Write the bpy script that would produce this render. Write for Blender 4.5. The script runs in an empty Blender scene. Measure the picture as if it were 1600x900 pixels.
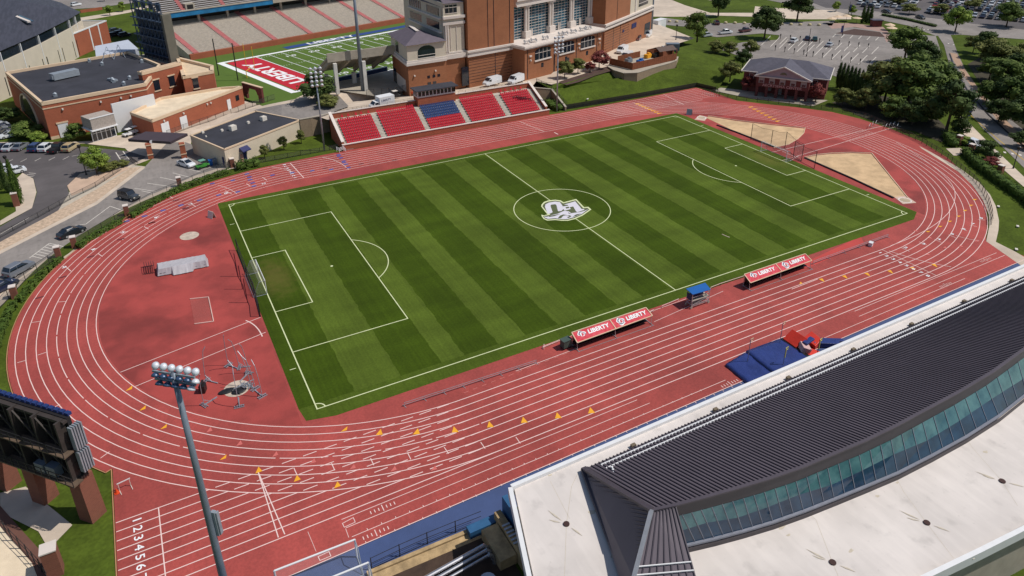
import bpy, bmesh, math, random
from mathutils import Vector, Matrix
R = math.radians
random.seed(7)
scn = bpy.context.scene
col = scn.collection
W = bpy.data.worlds.new("World"); scn.world = W; W.use_nodes = True

# ------------------------------------------------------------------ camera
CX, CY, CZ = -67.0535643, -104.962075, 59.8308841
YAW, PITCH, ROLL, FL, PX, PY = 1.07539755, 0.422495329, -0.005395943, 1134.06825, 803.1, 297.0
fw = Vector((math.cos(PITCH)*math.cos(YAW), math.cos(PITCH)*math.sin(YAW), -math.sin(PITCH)))
rt = fw.cross(Vector((0, 0, 1))).normalized(); upv = rt.cross(fw)
r2 = math.cos(ROLL)*rt + math.sin(ROLL)*upv; u2 = -math.sin(ROLL)*rt + math.cos(ROLL)*upv
cd = bpy.data.cameras.new('camera'); cam = bpy.data.objects.new('camera', cd); col.objects.link(cam)
M = Matrix((r2, u2, -fw)).transposed().to_4x4(); M.translation = Vector((CX, CY, CZ)); cam.matrix_world = M
cd.sensor_fit = 'HORIZONTAL'; cd.sensor_width = 36; cd.lens = FL/1600*36
cd.shift_x = (800-PX)/1600; cd.shift_y = (PY-450)/1600
cd.clip_start = 1; cd.clip_end = 3000
scn.camera = cam

def G(u, v, z=0.0):
    """a surveyed ground point: where the sight line meets height z"""
    d = fw*FL + r2*(u-PX) - u2*(v-PY)
    t = (z-CZ)/d.z
    return Vector((CX+t*d.x, CY+t*d.y, z))

# ------------------------------------------------------------------ materials
def lin(c):
    c = c/255
    return c/12.92 if c <= .04045 else ((c+.055)/1.055)**2.4
MATS = {}
K = 1.12
def mat(name, rgb, rough=.8, var=.12, scale=.5, metal=0, detail=None, bump=0, bscale=20, spec=None, rgb2=None, k=None):
    if name in MATS: return MATS[name]
    m = bpy.data.materials.new(name); m.use_nodes = True; nt = m.node_tree; N = nt.nodes; L = nt.links
    b = N['Principled BSDF']
    kk = K if k is None else k
    c = [min(.85, lin(x)/kk) for x in rgb]
    c2 = [min(.85, lin(x)/kk) for x in rgb2] if rgb2 else [x*(1-var) for x in c]
    c1 = c if rgb2 else [min(.9, x*(1+var*.6)) for x in c]
    tc = N.new('ShaderNodeTexCoord')
    nz = N.new('ShaderNodeTexNoise'); nz.inputs['Scale'].default_value = scale; nz.inputs['Detail'].default_value = 7; nz.inputs['Roughness'].default_value = .62
    L.new(tc.outputs['Object'], nz.inputs['Vector'])
    mx = N.new('ShaderNodeMix'); mx.data_type = 'RGBA'
    mr = N.new('ShaderNodeMapRange'); mr.inputs[1].default_value = .35; mr.inputs[2].default_value = .65
    L.new(nz.outputs['Fac'], mr.inputs[0]); L.new(mr.outputs[0], mx.inputs[0])
    mx.inputs[6].default_value = (*c2, 1); mx.inputs[7].default_value = (*c1, 1)
    L.new(mx.outputs[2], b.inputs['Base Color'])
    b.inputs['Roughness'].default_value = rough; b.inputs['Metallic'].default_value = metal
    if spec is not None: b.inputs['Specular IOR Level'].default_value = spec
    if bump:
        n2 = N.new('ShaderNodeTexNoise'); n2.inputs['Scale'].default_value = bscale; n2.inputs['Detail'].default_value = 5
        L.new(tc.outputs['Object'], n2.inputs['Vector'])
        bp = N.new('ShaderNodeBump'); bp.inputs['Strength'].default_value = bump; bp.inputs['Distance'].default_value = .05
        L.new(n2.outputs['Fac'], bp.inputs['Height']); L.new(bp.outputs[0], b.inputs['Normal'])
    MATS[name] = m
    return m

def ramp_multiply(m, sock_from, lo, hi, fac=1):
    """multiply the base colour of m by a ramp of another texture value"""
    nt = m.node_tree; N = nt.nodes; L = nt.links; b = N['Principled BSDF']
    src = b.inputs['Base Color'].links[0].from_socket
    mr = N.new('ShaderNodeMapRange'); mr.inputs[3].default_value = lo; mr.inputs[4].default_value = hi
    L.new(sock_from, mr.inputs[0])
    mx = N.new('ShaderNodeMix'); mx.data_type = 'RGBA'; mx.blend_type = 'MULTIPLY'; mx.inputs[0].default_value = fac
    L.new(src, mx.inputs[6]); L.new(mr.outputs[0], mx.inputs[7]); L.new(mx.outputs[2], b.inputs['Base Color'])
    return mr

def add_noise(m, scale, lo, hi, a=.4, b=.6, stretch=None, detail=4):
    nt = m.node_tree; N = nt.nodes; L = nt.links
    tc = N.new('ShaderNodeTexCoord'); nz = N.new('ShaderNodeTexNoise'); nz.inputs['Scale'].default_value = scale; nz.inputs['Detail'].default_value = detail
    if stretch:
        mp = N.new('ShaderNodeMapping'); mp.inputs['Scale'].default_value = stretch
        L.new(tc.outputs['Object'], mp.inputs[0]); L.new(mp.outputs[0], nz.inputs['Vector'])
    else: L.new(tc.outputs['Object'], nz.inputs['Vector'])
    mr = ramp_multiply(m, nz.outputs['Fac'], lo, hi); mr.inputs[1].default_value = a; mr.inputs[2].default_value = b
    return m

M_track = mat('track_rubber', (174, 75, 68), .85, .10, .12, bump=.25, bscale=60)
add_noise(M_track, .045, .84, 1.06, .35, .62); add_noise(M_track, 3.0, .92, 1.06, .4, .6); add_noise(M_track, .15, .94, 1.04, .42, .55); add_noise(M_track, .6, .93, 1.04, .4, .62, (1, .25, 1))
M_infield = mat('infield_rubber', (168, 68, 62), .85, .16, .11, bump=.25, bscale=60)
add_noise(M_infield, .07, .76, 1.03, .42, .5, None, 6); add_noise(M_infield, .22, .9, 1.04, .42, .55)
M_redpatch = mat('bright_rubber', (196, 72, 66), .85, .08, .3)
M_line = mat('line_white', (246, 214, 206), .7, .05, 2)
M_linep = mat('line_pink', (226, 138, 128), .7, .1, 2)
M_yellow = mat('mark_yellow', (250, 176, 38), .7, .1, 2)
M_pale = mat('mark_faded', (214, 112, 104), .7, .1, 2)
M_blue = mat('mark_blue', (90, 92, 158), .7, .1, 2)
M_num = mat('numeral_white', (255, 240, 238), .7, .03, 2, k=1.0)
M_gline = mat('chalk_line', (222, 228, 178), .8, .1, 1.5)
M_blueapron = mat('blue_rubber', (66, 84, 128), .75, .12, .4, bump=.1)
M_concrete = mat('concrete', (214, 196, 176), .85, .12, .35, bump=.15)
add_noise(M_concrete, .08, .88, 1.04)
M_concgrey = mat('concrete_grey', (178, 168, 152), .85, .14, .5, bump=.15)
M_asphalt = mat('asphalt', (146, 138, 132), .9, .12, .25, bump=.2, bscale=40)
add_noise(M_asphalt, .06, .86, 1.06); add_noise(M_asphalt, .9, .8, 1.0, .3, .42); add_noise(M_asphalt, 1.5, .95, 1.04, .4, .6, (1, .2, 1))
M_asphdark = mat('asphalt_new', (98, 92, 92), .9, .14, .3, bump=.2, bscale=40)
add_noise(M_asphdark, .07, .85, 1.06)
M_kerb = mat('kerb_concrete', (196, 184, 166), .85, .12, .6)
M_gravel = mat('rubble_strip', (204, 178, 152), .95, .3, 1.6, bump=.6, bscale=8)
M_lot = mat('lot_paint', (226, 218, 206), .8, .1, 2)
M_grass = mat('grass', (82, 98, 30), .95, .22, .35, bump=.4, bscale=25, spec=.15)
add_noise(M_grass, .05, .78, 1.1, .38, .62); add_noise(M_grass, 2.4, .86, 1.1, .4, .6)
M_grassdry = mat('grass_dry', (104, 106, 52), .95, .3, .3, bump=.4, bscale=25, spec=.15)
M_mulch = mat('mulch', (84, 62, 54), .95, .25, 1.2, bump=.5)
M_sand = mat('sand', (216, 184, 144), .95, .1, .5, bump=.3, bscale=15, spec=.1)
add_noise(M_sand, .25, .9, 1.05)
M_white = mat('white_paint', (236, 236, 236), .5, .04, 1)
M_offwhite = mat('off_white', (226, 218, 206), .7, .06, .6)
M_cream = mat('cream_stucco', (214, 202, 182), .85, .05, .3)
M_stone = mat('cornice_stone', (226, 214, 204), .8, .05, .5)
M_galv = mat('galvanised_steel', (168, 176, 184), .45, .12, 1.2, metal=.35)
M_alu = mat('aluminium', (196, 196, 198), .4, .1, 2, metal=.5)
M_darksteel = mat('dark_steel', (58, 56, 60), .5, .15, 1.5, metal=.4)
M_black = mat('black_paint', (34, 32, 34), .5, .15, 1)
M_bluesteel = mat('blue_steel', (70, 88, 112), .6, .25, .6, metal=.2)
M_rooftar = mat('roof_membrane', (56, 56, 64), .85, .12, .35, bump=.1)
add_noise(M_rooftar, .15, .85, 1.15)
M_shingle = mat('shingle', (90, 88, 100), .85, .18, .9, bump=.3)
M_rooftile = mat('tile_roof', (104, 94, 104), .75, .12, .8)
M_glass = mat('window_glass', (30, 40, 52), .12, .2, .6, spec=.8)
M_glassblue = mat('curtain_glass', (16, 34, 50), .1, .45, .5, spec=.8, rgb2=(40, 100, 122))
M_skyglass = mat('skylight_glass', (24, 52, 78), .06, .4, .35, spec=.7, rgb2=(58, 104, 114))
M_plaster = mat('retaining_block', (156, 136, 112), .9, .12, 1.5, bump=.3)
M_wood = mat('wood_fence', (134, 76, 46), .85, .2, 1.5)
M_tarp = mat('grey_tarp', (186, 182, 186), .6, .08, .7, bump=.5, bscale=2.5)
M_seatr = mat('red_seat', (206, 32, 56), .45, .08, 1)
M_seatb = mat('blue_seat', (46, 74, 128), .45, .1, 1)
M_redpaint = mat('end_zone_red', (196, 28, 48), .85, .06, .5)
M_rubber = mat('tyre_rubber', (30, 30, 32), .8, .1, 2)
M_lens = mat('lamp_lens', (60, 84, 116), .25, .3, 1.5, spec=.8)
M_dome = mat('lamp_dome', (224, 228, 234), .35, .08, 2, metal=.1)
M_mat = mat('vinyl_blue', (48, 64, 126), .34, .2, .6, bump=1.0, bscale=2.6)
M_matred = mat('vinyl_red', (222, 60, 40), .45, .12, .8, bump=.3, bscale=2)
M_bark = mat('bark', (92, 76, 62), .95, .2, 2, bump=.4)
M_bluetarp = mat('blue_roof', (20, 98, 176), .5, .06, 1)
M_banner = mat('banner_red', (200, 22, 48), .55, .05, 1.8, rgb2=(222, 84, 98), spec=.2)
M_navy = mat('navy_paint', (40, 44, 96), .5, .1, 1)
M_orange = mat('orange_plastic', (226, 78, 30), .5, .1, 1)
M_green = mat('green_paint', (60, 140, 50), .45, .1, 1)
M_tan = mat('tan_parapet', (226, 198, 166), .8, .06, .6)
M_bench = mat('aluminium_bench', (200, 192, 178), .6, .14, .8)
M_benchg = mat('bleacher_grey', (206, 196, 182), .7, .2, 1.2)
M_riserdark = mat('riser_dark', (104, 96, 88), .85, .12, .8)  # darker grey for the upper deck steps
M_aisle = mat('aisle_red', (196, 120, 118), .8, .12, .8)
M_teal = mat('teal_banner', (24, 118, 168), .6, .3, .4)

def brick(name, rgb, mortar=(150, 110, 92), sc=1.0, dirx=1.0):
    m = mat(name, rgb, .9, .1, .3)
    nt = m.node_tree; N = nt.nodes; L = nt.links
    tc = N.new('ShaderNodeTexCoord'); sp = N.new('ShaderNodeSeparateXYZ'); L.new(tc.outputs['Object'], sp.inputs[0])
    ad = N.new('ShaderNodeMath'); ad.operation = 'ADD'; L.new(sp.outputs[0], ad.inputs[0]); L.new(sp.outputs[1], ad.inputs[1])
    cb = N.new('ShaderNodeCombineXYZ'); L.new(ad.outputs[0], cb.inputs[0]); L.new(sp.outputs[2], cb.inputs[1])
    bt = N.new('ShaderNodeTexBrick'); bt.inputs['Scale'].default_value = 1/sc; bt.inputs['Brick Width'].default_value = .5
    bt.inputs['Row Height'].default_value = .22; bt.inputs['Mortar Size'].default_value = .02
    bt.inputs['Color1'].default_value = (1, 1, 1, 1); bt.inputs['Color2'].default_value = (.78, .76, .76, 1); bt.inputs['Mortar'].default_value = (1.15, 1.2, 1.2, 1)
    L.new(cb.outputs[0], bt.inputs['Vector'])
    b = N['Principled BSDF']; src = b.inputs['Base Color'].links[0].from_socket
    mx = N.new('ShaderNodeMix'); mx.data_type = 'RGBA'; mx.blend_type = 'MULTIPLY'; mx.inputs[0].default_value = .6
    L.new(src, mx.inputs[6]); L.new(bt.outputs['Color'], mx.inputs[7]); L.new(mx.outputs[2], b.inputs['Base Color'])
    return m
M_brick = brick('brick', (172, 96, 68)); M_brickb = brick('brick_tower', (164, 106, 72)); M_brickr = brick('brick_dark', (120, 62, 58))

def stripes(name, bounds, c1, c2):
    """mown bands across the pitch: constant ramp on x"""
    m = mat(name, c1, .95, .14, .25, spec=.12, bump=.3, bscale=40)
    nt = m.node_tree; N = nt.nodes; L = nt.links; b = N['Principled BSDF']
    tc = N.new('ShaderNodeTexCoord'); sp = N.new('ShaderNodeSeparateXYZ')
    nz = N.new('ShaderNodeTexNoise'); nz.inputs['Scale'].default_value = .5; L.new(tc.outputs['Object'], nz.inputs['Vector'])
    L.new(tc.outputs['Object'], sp.inputs[0])
    wob = N.new('ShaderNodeMath'); wob.operation = 'MULTIPLY_ADD'; wob.inputs[1].default_value = .7
    L.new(nz.outputs['Fac'], wob.inputs[0]); L.new(sp.outputs[0], wob.inputs[2])
    mr = N.new('ShaderNodeMapRange'); mr.inputs[1].default_value = -60.35; mr.inputs[2].default_value = 60.35; L.new(wob.outputs[0], mr.inputs[0])
    rp = N.new('ShaderNodeValToRGB'); rp.color_ramp.interpolation = 'CONSTANT'; L.new(mr.outputs[0], rp.inputs[0])
    A = [lin(x)/K for x in c1]; B = [lin(x)/K for x in c2]
    el = rp.color_ramp.elements; el[0].position = 0; el[0].color = (*B, 1); el.remove(el[1])
    tog = True
    for x in bounds:
        e = el.new((x+60.35)/120.7); e.color = (*(A if tog else B), 1); tog = not tog
    # margins (run-off round the pitch) mown the other way: mid tone
    ab = N.new('ShaderNodeMath'); ab.operation = 'ABSOLUTE'; L.new(sp.outputs[1], ab.inputs[0])
    gt = N.new('ShaderNodeMath'); gt.operation = 'GREATER_THAN'; gt.inputs[1].default_value = 31.9; L.new(ab.outputs[0], gt.inputs[0])
    mm = N.new('ShaderNodeMix'); mm.data_type = 'RGBA'; L.new(gt.outputs[0], mm.inputs[0]); L.new(rp.outputs[0], mm.inputs[6])
    mm.inputs[7].default_value = (*[(a*.6+b_*.4) for a, b_ in zip(A, B)], 1)
    n3 = N.new('ShaderNodeTexNoise'); n3.inputs['Scale'].default_value = .18; n3.inputs['Detail'].default_value = 8
    mp = N.new('ShaderNodeMapping'); mp.inputs['Scale'].default_value = (.5, 1.6, 1); mp.inputs['Rotation'].default_value = (0, 0, .25)
    L.new(tc.outputs['Object'], mp.inputs[0]); L.new(mp.outputs[0], n3.inputs['Vector'])
    m3 = N.new('ShaderNodeMapRange'); m3.inputs[1].default_value = .35; m3.inputs[2].default_value = .65; m3.inputs[3].default_value = .86; m3.inputs[4].default_value = 1.12
    L.new(n3.outputs['Fac'], m3.inputs[0])
    m4 = N.new('ShaderNodeMix'); m4.data_type = 'RGBA'; m4.blend_type = 'MULTIPLY'; m4.inputs[0].default_value = 1
    L.new(mm.outputs[2], m4.inputs[6]); L.new(m3.outputs[0], m4.inputs[7]); L.new(m4.outputs[2], b.inputs['Base Color'])
    add_noise(m, 3.5, .9, 1.08, .4, .6); add_noise(m, 1.0, .93, 1.06, .4, .6, (2.2, .04, 1)); add_noise(m, .09, .9, 1.08, .4, .6, (1, .6, 1))
    return m
BND = [-50, -44.2, -38.6, -35, -30, -25.7, -20.6, -15.6, -10.2, -5.2, 0, 5, 10.2, 15.2, 20.4, 25.4, 30.5, 35.2, 39.6, 44.4, 50]
M_pitch = stripes('mown_turf', BND, (85, 102, 34), (63, 81, 15))
# browner worn goalmouth in front of the left goal
def worn(m, x0, y0, rx, ry, rgb, amt):
    nt = m.node_tree; N = nt.nodes; L = nt.links; b = N['Principled BSDF']
    tc = N.new('ShaderNodeTexCoord'); mp = N.new('ShaderNodeMapping'); mp.vector_type = 'POINT'
    mp.inputs['Location'].default_value = (-x0/rx, -y0/ry, 0); mp.inputs['Scale'].default_value = (1/rx, 1/ry, 0)
    L.new(tc.outputs['Object'], mp.inputs[0])
    ln = N.new('ShaderNodeVectorMath'); ln.operation = 'LENGTH'; L.new(mp.outputs[0], ln.inputs[0])
    nz = N.new('ShaderNodeTexNoise'); nz.inputs['Scale'].default_value = .8; L.new(tc.outputs['Object'], nz.inputs['Vector'])
    ad = N.new('ShaderNodeMath'); ad.operation = 'ADD'; L.new(ln.outputs['Value'], ad.inputs[0]); L.new(nz.outputs['Fac'], ad.inputs[1])
    mr = N.new('ShaderNodeMapRange'); mr.inputs[1].default_value = .7; mr.inputs[2].default_value = 1.5; mr.inputs[3].default_value = amt; mr.inputs[4].default_value = 0
    L.new(ad.outputs[0], mr.inputs[0])
    src = b.inputs['Base Color'].links[0].from_socket
    mx = N.new('ShaderNodeMix'); mx.data_type = 'RGBA'; L.new(mr.outputs[0], mx.inputs[0]); L.new(src, mx.inputs[6])
    mx.inputs[7].default_value = (*[lin(x)/K for x in rgb], 1); L.new(mx.outputs[2], b.inputs['Base Color'])
worn(M_pitch, -53, 1, 3.2, 8, (104, 96, 48), .6)
worn(M_pitch, 53, 0, 3, 7, (112, 108, 52), .5)

# thin see-through net / chain-link
def net(name, rgb, alpha):
    m = bpy.data.materials.new(name); m.use_nodes = True; nt = m.node_tree; N = nt.nodes; L = nt.links
    b = N['Principled BSDF']; b.inputs['Base Color'].default_value = (*[lin(x) for x in rgb], 1); b.inputs['Roughness'].default_value = .7
    b.inputs['Alpha'].default_value = alpha
    MATS[name] = m; return m
M_net = net('net_pale', (190, 180, 178), .14); M_netdark = net('net_dark', (30, 34, 28), .22); M_chain = net('chain_link', (90, 88, 84), .3)
M_windscreen = net('windscreen', (24, 24, 26), .9)
M_netwhite = net('net_white', (220, 220, 220), .07)

# ------------------------------------------------------------------ mesh builder
class MB:
    def __init__(s): s.v = []; s.f = []; s.m = []; s.cur = 0
    def mat(s, i): s.cur = i; return s
    def face(s, pts):
        n = len(s.v); s.v += [Vector(p) for p in pts]; s.f.append(tuple(range(n, n+len(pts)))); s.m.append(s.cur); return s
    def hexa(s, p):   # p: 4 bottom, 4 top
        n = len(s.v); s.v += [Vector(q) for q in p]
        for f in ((3, 2, 1, 0), (4, 5, 6, 7), (0, 1, 5, 4), (1, 2, 6, 5), (2, 3, 7, 6), (3, 0, 4, 7)):
            s.f.append(tuple(n+i for i in f)); s.m.append(s.cur)
        return s
    def box(s, x0, x1, y0, y1, z0, z1):
        return s.hexa([(x0, y0, z0), (x1, y0, z0), (x1, y1, z0), (x0, y1, z0), (x0, y0, z1), (x1, y0, z1), (x1, y1, z1), (x0, y1, z1)])
    def obox(s, c, rz, sx, sy, z0, z1):
        a = Vector((math.cos(rz), math.sin(rz), 0)); b = Vector((-a.y, a.x, 0)); c = Vector((c[0], c[1], 0)); P = []
        for z in (z0, z1):
            for i, j in ((-1, -1), (1, -1), (1, 1), (-1, 1)): P.append(c+a*i*sx/2+b*j*sy/2+Vector((0, 0, z)))
        return s.hexa(P)
    def prism(s, pts, z0, z1):
        P = [Vector((p[0], p[1], 0)) for p in pts]
        ar = sum(P[i].x*P[(i+1) % len(P)].y-P[(i+1) % len(P)].x*P[i].y for i in range(len(P)))
        if ar < 0: P.reverse()
        n = len(s.v); k = len(P)
        s.v += [p+Vector((0, 0, z0)) for p in P]+[p+Vector((0, 0, z1)) for p in P]
        s.f.append(tuple(range(n+k-1, n-1, -1))); s.m.append(s.cur); s.f.append(tuple(range(n+k, n+2*k))); s.m.append(s.cur)
        for i in range(k):
            j = (i+1) % k; s.f.append((n+i, n+j, n+k+j, n+k+i)); s.m.append(s.cur)
        return s
    def wall(s, A, B, s0, s1, z0, z1, t0, t1):
        """box on the vertical wall A->B, outward is to the right of A->B"""
        A = Vector((A[0], A[1], 0)); B = Vector((B[0], B[1], 0)); d = (B-A).normalized(); n = Vector((d.y, -d.x, 0))
        P = []
        for z in (z0, z1):
            for a, t in ((s0, t1), (s1, t1), (s1, t0), (s0, t0)): P.append(A+d*a+n*t+Vector((0, 0, z)))
        return s.hexa(P)
    def bar(s, A, B, w, h=None):
        A = Vector(A); B = Vector(B); h = h or w; d = (B-A).normalized()
        x = d.cross(Vector((0, 0, 1)));
        if x.length < .01: x = Vector((1, 0, 0))
        x.normalize(); y = d.cross(x).normalized(); P = []
        for q in (A, B):
            for i, j in ((-1, -1), (1, -1), (1, 1), (-1, 1)): P.append(q+x*i*w/2+y*j*h/2)
        return s.hexa(P)
    def tube(s, pts, r, seg=8, cap=True):
        pts = [Vector(p) for p in pts]; rr = r if isinstance(r, (list, tuple)) else [r]*len(pts); n = len(s.v); px = None
        for i, p in enumerate(pts):
            d = (pts[min(i+1, len(pts)-1)]-pts[max(i-1, 0)]).normalized()
            x = px-d*px.dot(d) if px is not None else d.cross(Vector((.02, .01, 1)) if abs(d.z) < .95 else Vector((1, .01, 0)))
            x.normalize(); px = x; y = d.cross(x)
            for k in range(seg):
                a = 2*math.pi*k/seg; s.v.append(p+(x*math.cos(a)+y*math.sin(a))*rr[i])
        for i in range(len(pts)-1):
            for k in range(seg):
                a = n+i*seg+k; b = n+i*seg+(k+1) % seg; s.f.append((a, b, b+seg, a+seg)); s.m.append(s.cur)
        if cap:
            s.f.append(tuple(n+k for k in range(seg-1, -1, -1))); s.m.append(s.cur)
            e = n+(len(pts)-1)*seg; s.f.append(tuple(e+k for k in range(seg))); s.m.append(s.cur)
        return s
    def ribbon(s, pts, w, z, closed=False):
        P = [Vector((p[0], p[1], 0)) for p in pts]; n = len(s.v); k = len(P)
        for i, p in enumerate(P):
            a = P[i-1] if (i or closed) else p; b = P[(i+1) % k] if (i < k-1 or closed) else p
            d1 = (p-a).normalized() if (p-a).length else None; d2 = (b-p).normalized() if (b-p).length else None
            if d1 is None: d = d2; sc = 1
            elif d2 is None: d = d1; sc = 1
            else: d = (d1+d2).normalized(); sc = 1/max(.5, d.dot(d1))
            nn = Vector((-d.y, d.x, 0))*w/2*sc
            zz = z if not isinstance(z, list) else z[i]
            s.v += [p+nn+Vector((0, 0, zz)), p-nn+Vector((0, 0, zz))]
        for i in range(k if closed else k-1):
            a = n+2*i; b = n+2*((i+1) % k); s.f.append((a, a+1, b+1, b)); s.m.append(s.cur)
        return s
    def ball(s, c, rx, ry, rz, seg=10, rings=6, zmin=-1):
        c = Vector(c); n = len(s.v)
        for i in range(rings+1):
            t = -math.pi/2+math.pi*i/rings; zz = max(zmin, math.sin(t)); q = math.cos(t)
            for k in range(seg):
                a = 2*math.pi*k/seg; s.v.append(c+Vector((rx*q*math.cos(a), ry*q*math.sin(a), rz*zz)))
        for i in range(rings):
            for k in range(seg):
                a = n+i*seg+k; b = n+i*seg+(k+1) % seg; s.f.append((a, b, b+seg, a+seg)); s.m.append(s.cur)
        return s
    def mesh(s, name, mats, smooth=False):
        me = bpy.data.meshes.new(name); me.from_pydata([tuple(v) for v in s.v], [], s.f)
        for m in (mats if isinstance(mats, (list, tuple)) else [mats]): me.materials.append(m)
        me.polygons.foreach_set('material_index', s.m)
        if smooth: me.polygons.foreach_set('use_smooth', [True]*len(s.f))
        me.update(); return me
    def build_each(s, name, mats, parent=None, tol=.25, smooth=False):
        """one object per separate piece (pieces whose boxes touch stay together)"""
        n = len(s.f); B = []
        for f in s.f:
            P = [s.v[i] for i in f]; B.append([min(p[k] for p in P)-tol/2 for k in range(3)]+[max(p[k] for p in P)+tol/2 for k in range(3)])
        own = list(range(n))
        def find(a):
            while own[a] != a: own[a] = own[own[a]]; a = own[a]
            return a
        for i in range(n):
            for j in range(i+1, n):
                a, b = B[i], B[j]
                if a[0] <= b[3] and b[0] <= a[3] and a[1] <= b[4] and b[1] <= a[4] and a[2] <= b[5] and b[2] <= a[5]: own[find(i)] = find(j)
        G_ = {}
        for i in range(n): G_.setdefault(find(i), []).append(i)
        out = []
        for ids in G_.values():
            q = MB()
            for i in ids:
                m = len(q.v); q.v += [s.v[k] for k in s.f[i]]; q.f.append(tuple(range(m, m+len(s.f[i])))); q.m.append(s.m[i])
            out.append(q.build(name, mats, parent, smooth))
        return out
    def build(s, name, mats, parent=None, smooth=False):
        o = bpy.data.objects.new(name, s.mesh(name, mats, smooth)); col.objects.link(o)
        if parent: attach(o, parent)
        return o
def attach(o, parent):
    o.parent = parent
    # parents are only moved / turned, never scaled: keep world placement of meshes built in world space
    o.matrix_parent_inverse = Matrix.Translation(-Vector(parent.location)) if parent.get('_w') else Matrix.Identity(4)

def tag(o, label=None, cat=None, group=None, kind=None):
    if label: o['label'] = label
    if cat: o['category'] = cat
    if group: o['group'] = group
    if kind: o['kind'] = kind
    return o
def thing(name, loc, label, cat, group=None, rz=0, world=False):
    """world=True: children are built in world coordinates"""
    o = bpy.data.objects.new(name, None); col.objects.link(o); o.empty_display_size = .2
    o.location = loc; o.rotation_euler = (0, 0, rz)
    if world: o['_w'] = 1
    return tag(o, label, cat, group)
KIDS = {}
def copy_tree(o, parent=None):
    c = o.copy(); col.objects.link(c)
    if parent is not None: c.parent = parent
    for ch in [x for x in bpy.data.objects if x.parent == o]: copy_tree(ch, c)
    return c
def dup(o, loc, rz, label, group=None):
    c = copy_tree(o); c.location = loc; c.rotation_euler = (0, 0, rz); c['label'] = label
    if group: c['group'] = group
    return c

def fill(name, rings, m, z=None, kind='structure', parent=None):
    """flat or gently warped sheet from outlines (first outer, others holes)"""
    bm = bmesh.new(); edges = []
    for ring in rings:
        vs = [bm.verts.new((p[0], p[1], p[2] if z is None else z)) for p in ring]
        for i in range(len(vs)): edges.append(bm.edges.new((vs[i], vs[(i+1) % len(vs)])))
    bmesh.ops.triangle_fill(bm, use_beauty=True, use_dissolve=False, edges=edges)
    bmesh.ops.recalc_face_normals(bm, faces=bm.faces)
    for f in bm.faces:
        if f.normal.z < 0: f.normal_flip()
    me = bpy.data.meshes.new(name); bm.to_mesh(me); bm.free(); me.materials.append(m)
    o = bpy.data.objects.new(name, me); col.objects.link(o)
    if kind: o['kind'] = kind
    if parent: attach(o, parent)
    return o
def GP(pts, z=0): return [G(p[0], p[1], p[2] if len(p) > 2 else z) for p in pts]
def arc(cx, cy, r, a0, a1, n=48): return [Vector((cx+r*math.cos(R(a0+(a1-a0)*i/n)), cy+r*math.sin(R(a0+(a1-a0)*i/n)), 0)) for i in range(n+1)]

def text_mesh(s, size, extrude=0, font_scale_x=1.0, shear=0, bold=0):
    cu = bpy.data.curves.new('t', 'FONT'); cu.body = s; cu.size = size; cu.extrude = extrude; cu.align_x = 'CENTER'; cu.align_y = 'CENTER'
    cu.shear = shear; cu.offset = bold; cu.resolution_u = 3
    o = bpy.data.objects.new('t', cu); col.objects.link(o); dg = bpy.context.evaluated_depsgraph_get(); dg.update()
    me = bpy.data.meshes.new_from_object(o.evaluated_get(dg)); bpy.data.objects.remove(o); bpy.data.curves.remove(cu)
    for v in me.vertices: v.co.x *= font_scale_x
    return me
def text(name, s, size, m, origin, xdir, ydir, parent=None, extrude=.01, sx=1.0, shear=0, bold=0, kind=None):
    me = text_mesh(s, size, extrude, sx, shear, bold); me.materials.clear(); me.materials.append(m)
    x = Vector(xdir).normalized(); y = Vector(ydir).normalized(); z = x.cross(y)
    T = Matrix((x, y, z)).transposed().to_4x4(); T.translation = Vector(origin); me.transform(T)
    o = bpy.data.objects.new(name, me); col.objects.link(o)
    if parent: attach(o, parent)
    if kind: o['kind'] = kind
    return o
# ================================================================== GROUND
fill('ground', [[(-700, -400, 0), (900, -400, 0), (900, 1100, 0), (-700, 1100, 0)]], M_grass, -.09)
YI, YO = -39.75, -49.55       # near straight, inner and outer lane lines
BC, YC, RI = 39.0, -.35, 39.4  # bend centres and inner radius
LW = 1.22

def bend(side, r, a0=None, a1=None, n=64):
    return arc(side*BC, YC, r, 90 if a0 is None else a0, (270 if side < 0 else -90) if a1 is None else a1, n)
# red surface: outline measured along the kerb
outline = [(-77.25, -31.6), (-77.3, -54.25), (57.5, -53.35), (57.2, -46.4), (63.9, -42.6), (71.9, -37.7), (80.3, -30.2), (88.3, -19.4), (92.8, -10), (94.6, -1), (94.6, 8.2), (93.0, 15.4), (88, 23), (83.2, 28.8), (78.6, 35), (78.4, 42.5), (77.6, 50.4), (57, 49.75), (32.4, 49.6), (28.7, 49.75), (-27, 50.3), (-33, 50.2)]
outline = [(p[0], p[1], 0) for p in outline]+[(p.x, p.y, 0) for p in bend(-1, 50.0, 96, 219, 40)]
fill('running_track', [outline], M_track, 0)
# softer red infield areas inside the bends (slightly darker rubber)
def infield(side):
    return [(p.x, p.y, 0) for p in bend(side, RI-.2)]+([(-57.3, -39.4, 0), (-57.3, 38.5, 0)] if side < 0 else [(57.3, -39.4, 0), (57.3, 38.5, 0)])
pl = [p for p in bend(-1, RI-.3) if p.x < -57.3]; pr_ = [p for p in bend(1, RI-.3) if p.x > 57.3]
fill('infield_left', [[(p.x, p.y, 0) for p in pl]], M_infield, .004); fill('infield_right', [[(p.x, p.y, 0) for p in pr_]], M_infield, .004)
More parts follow.
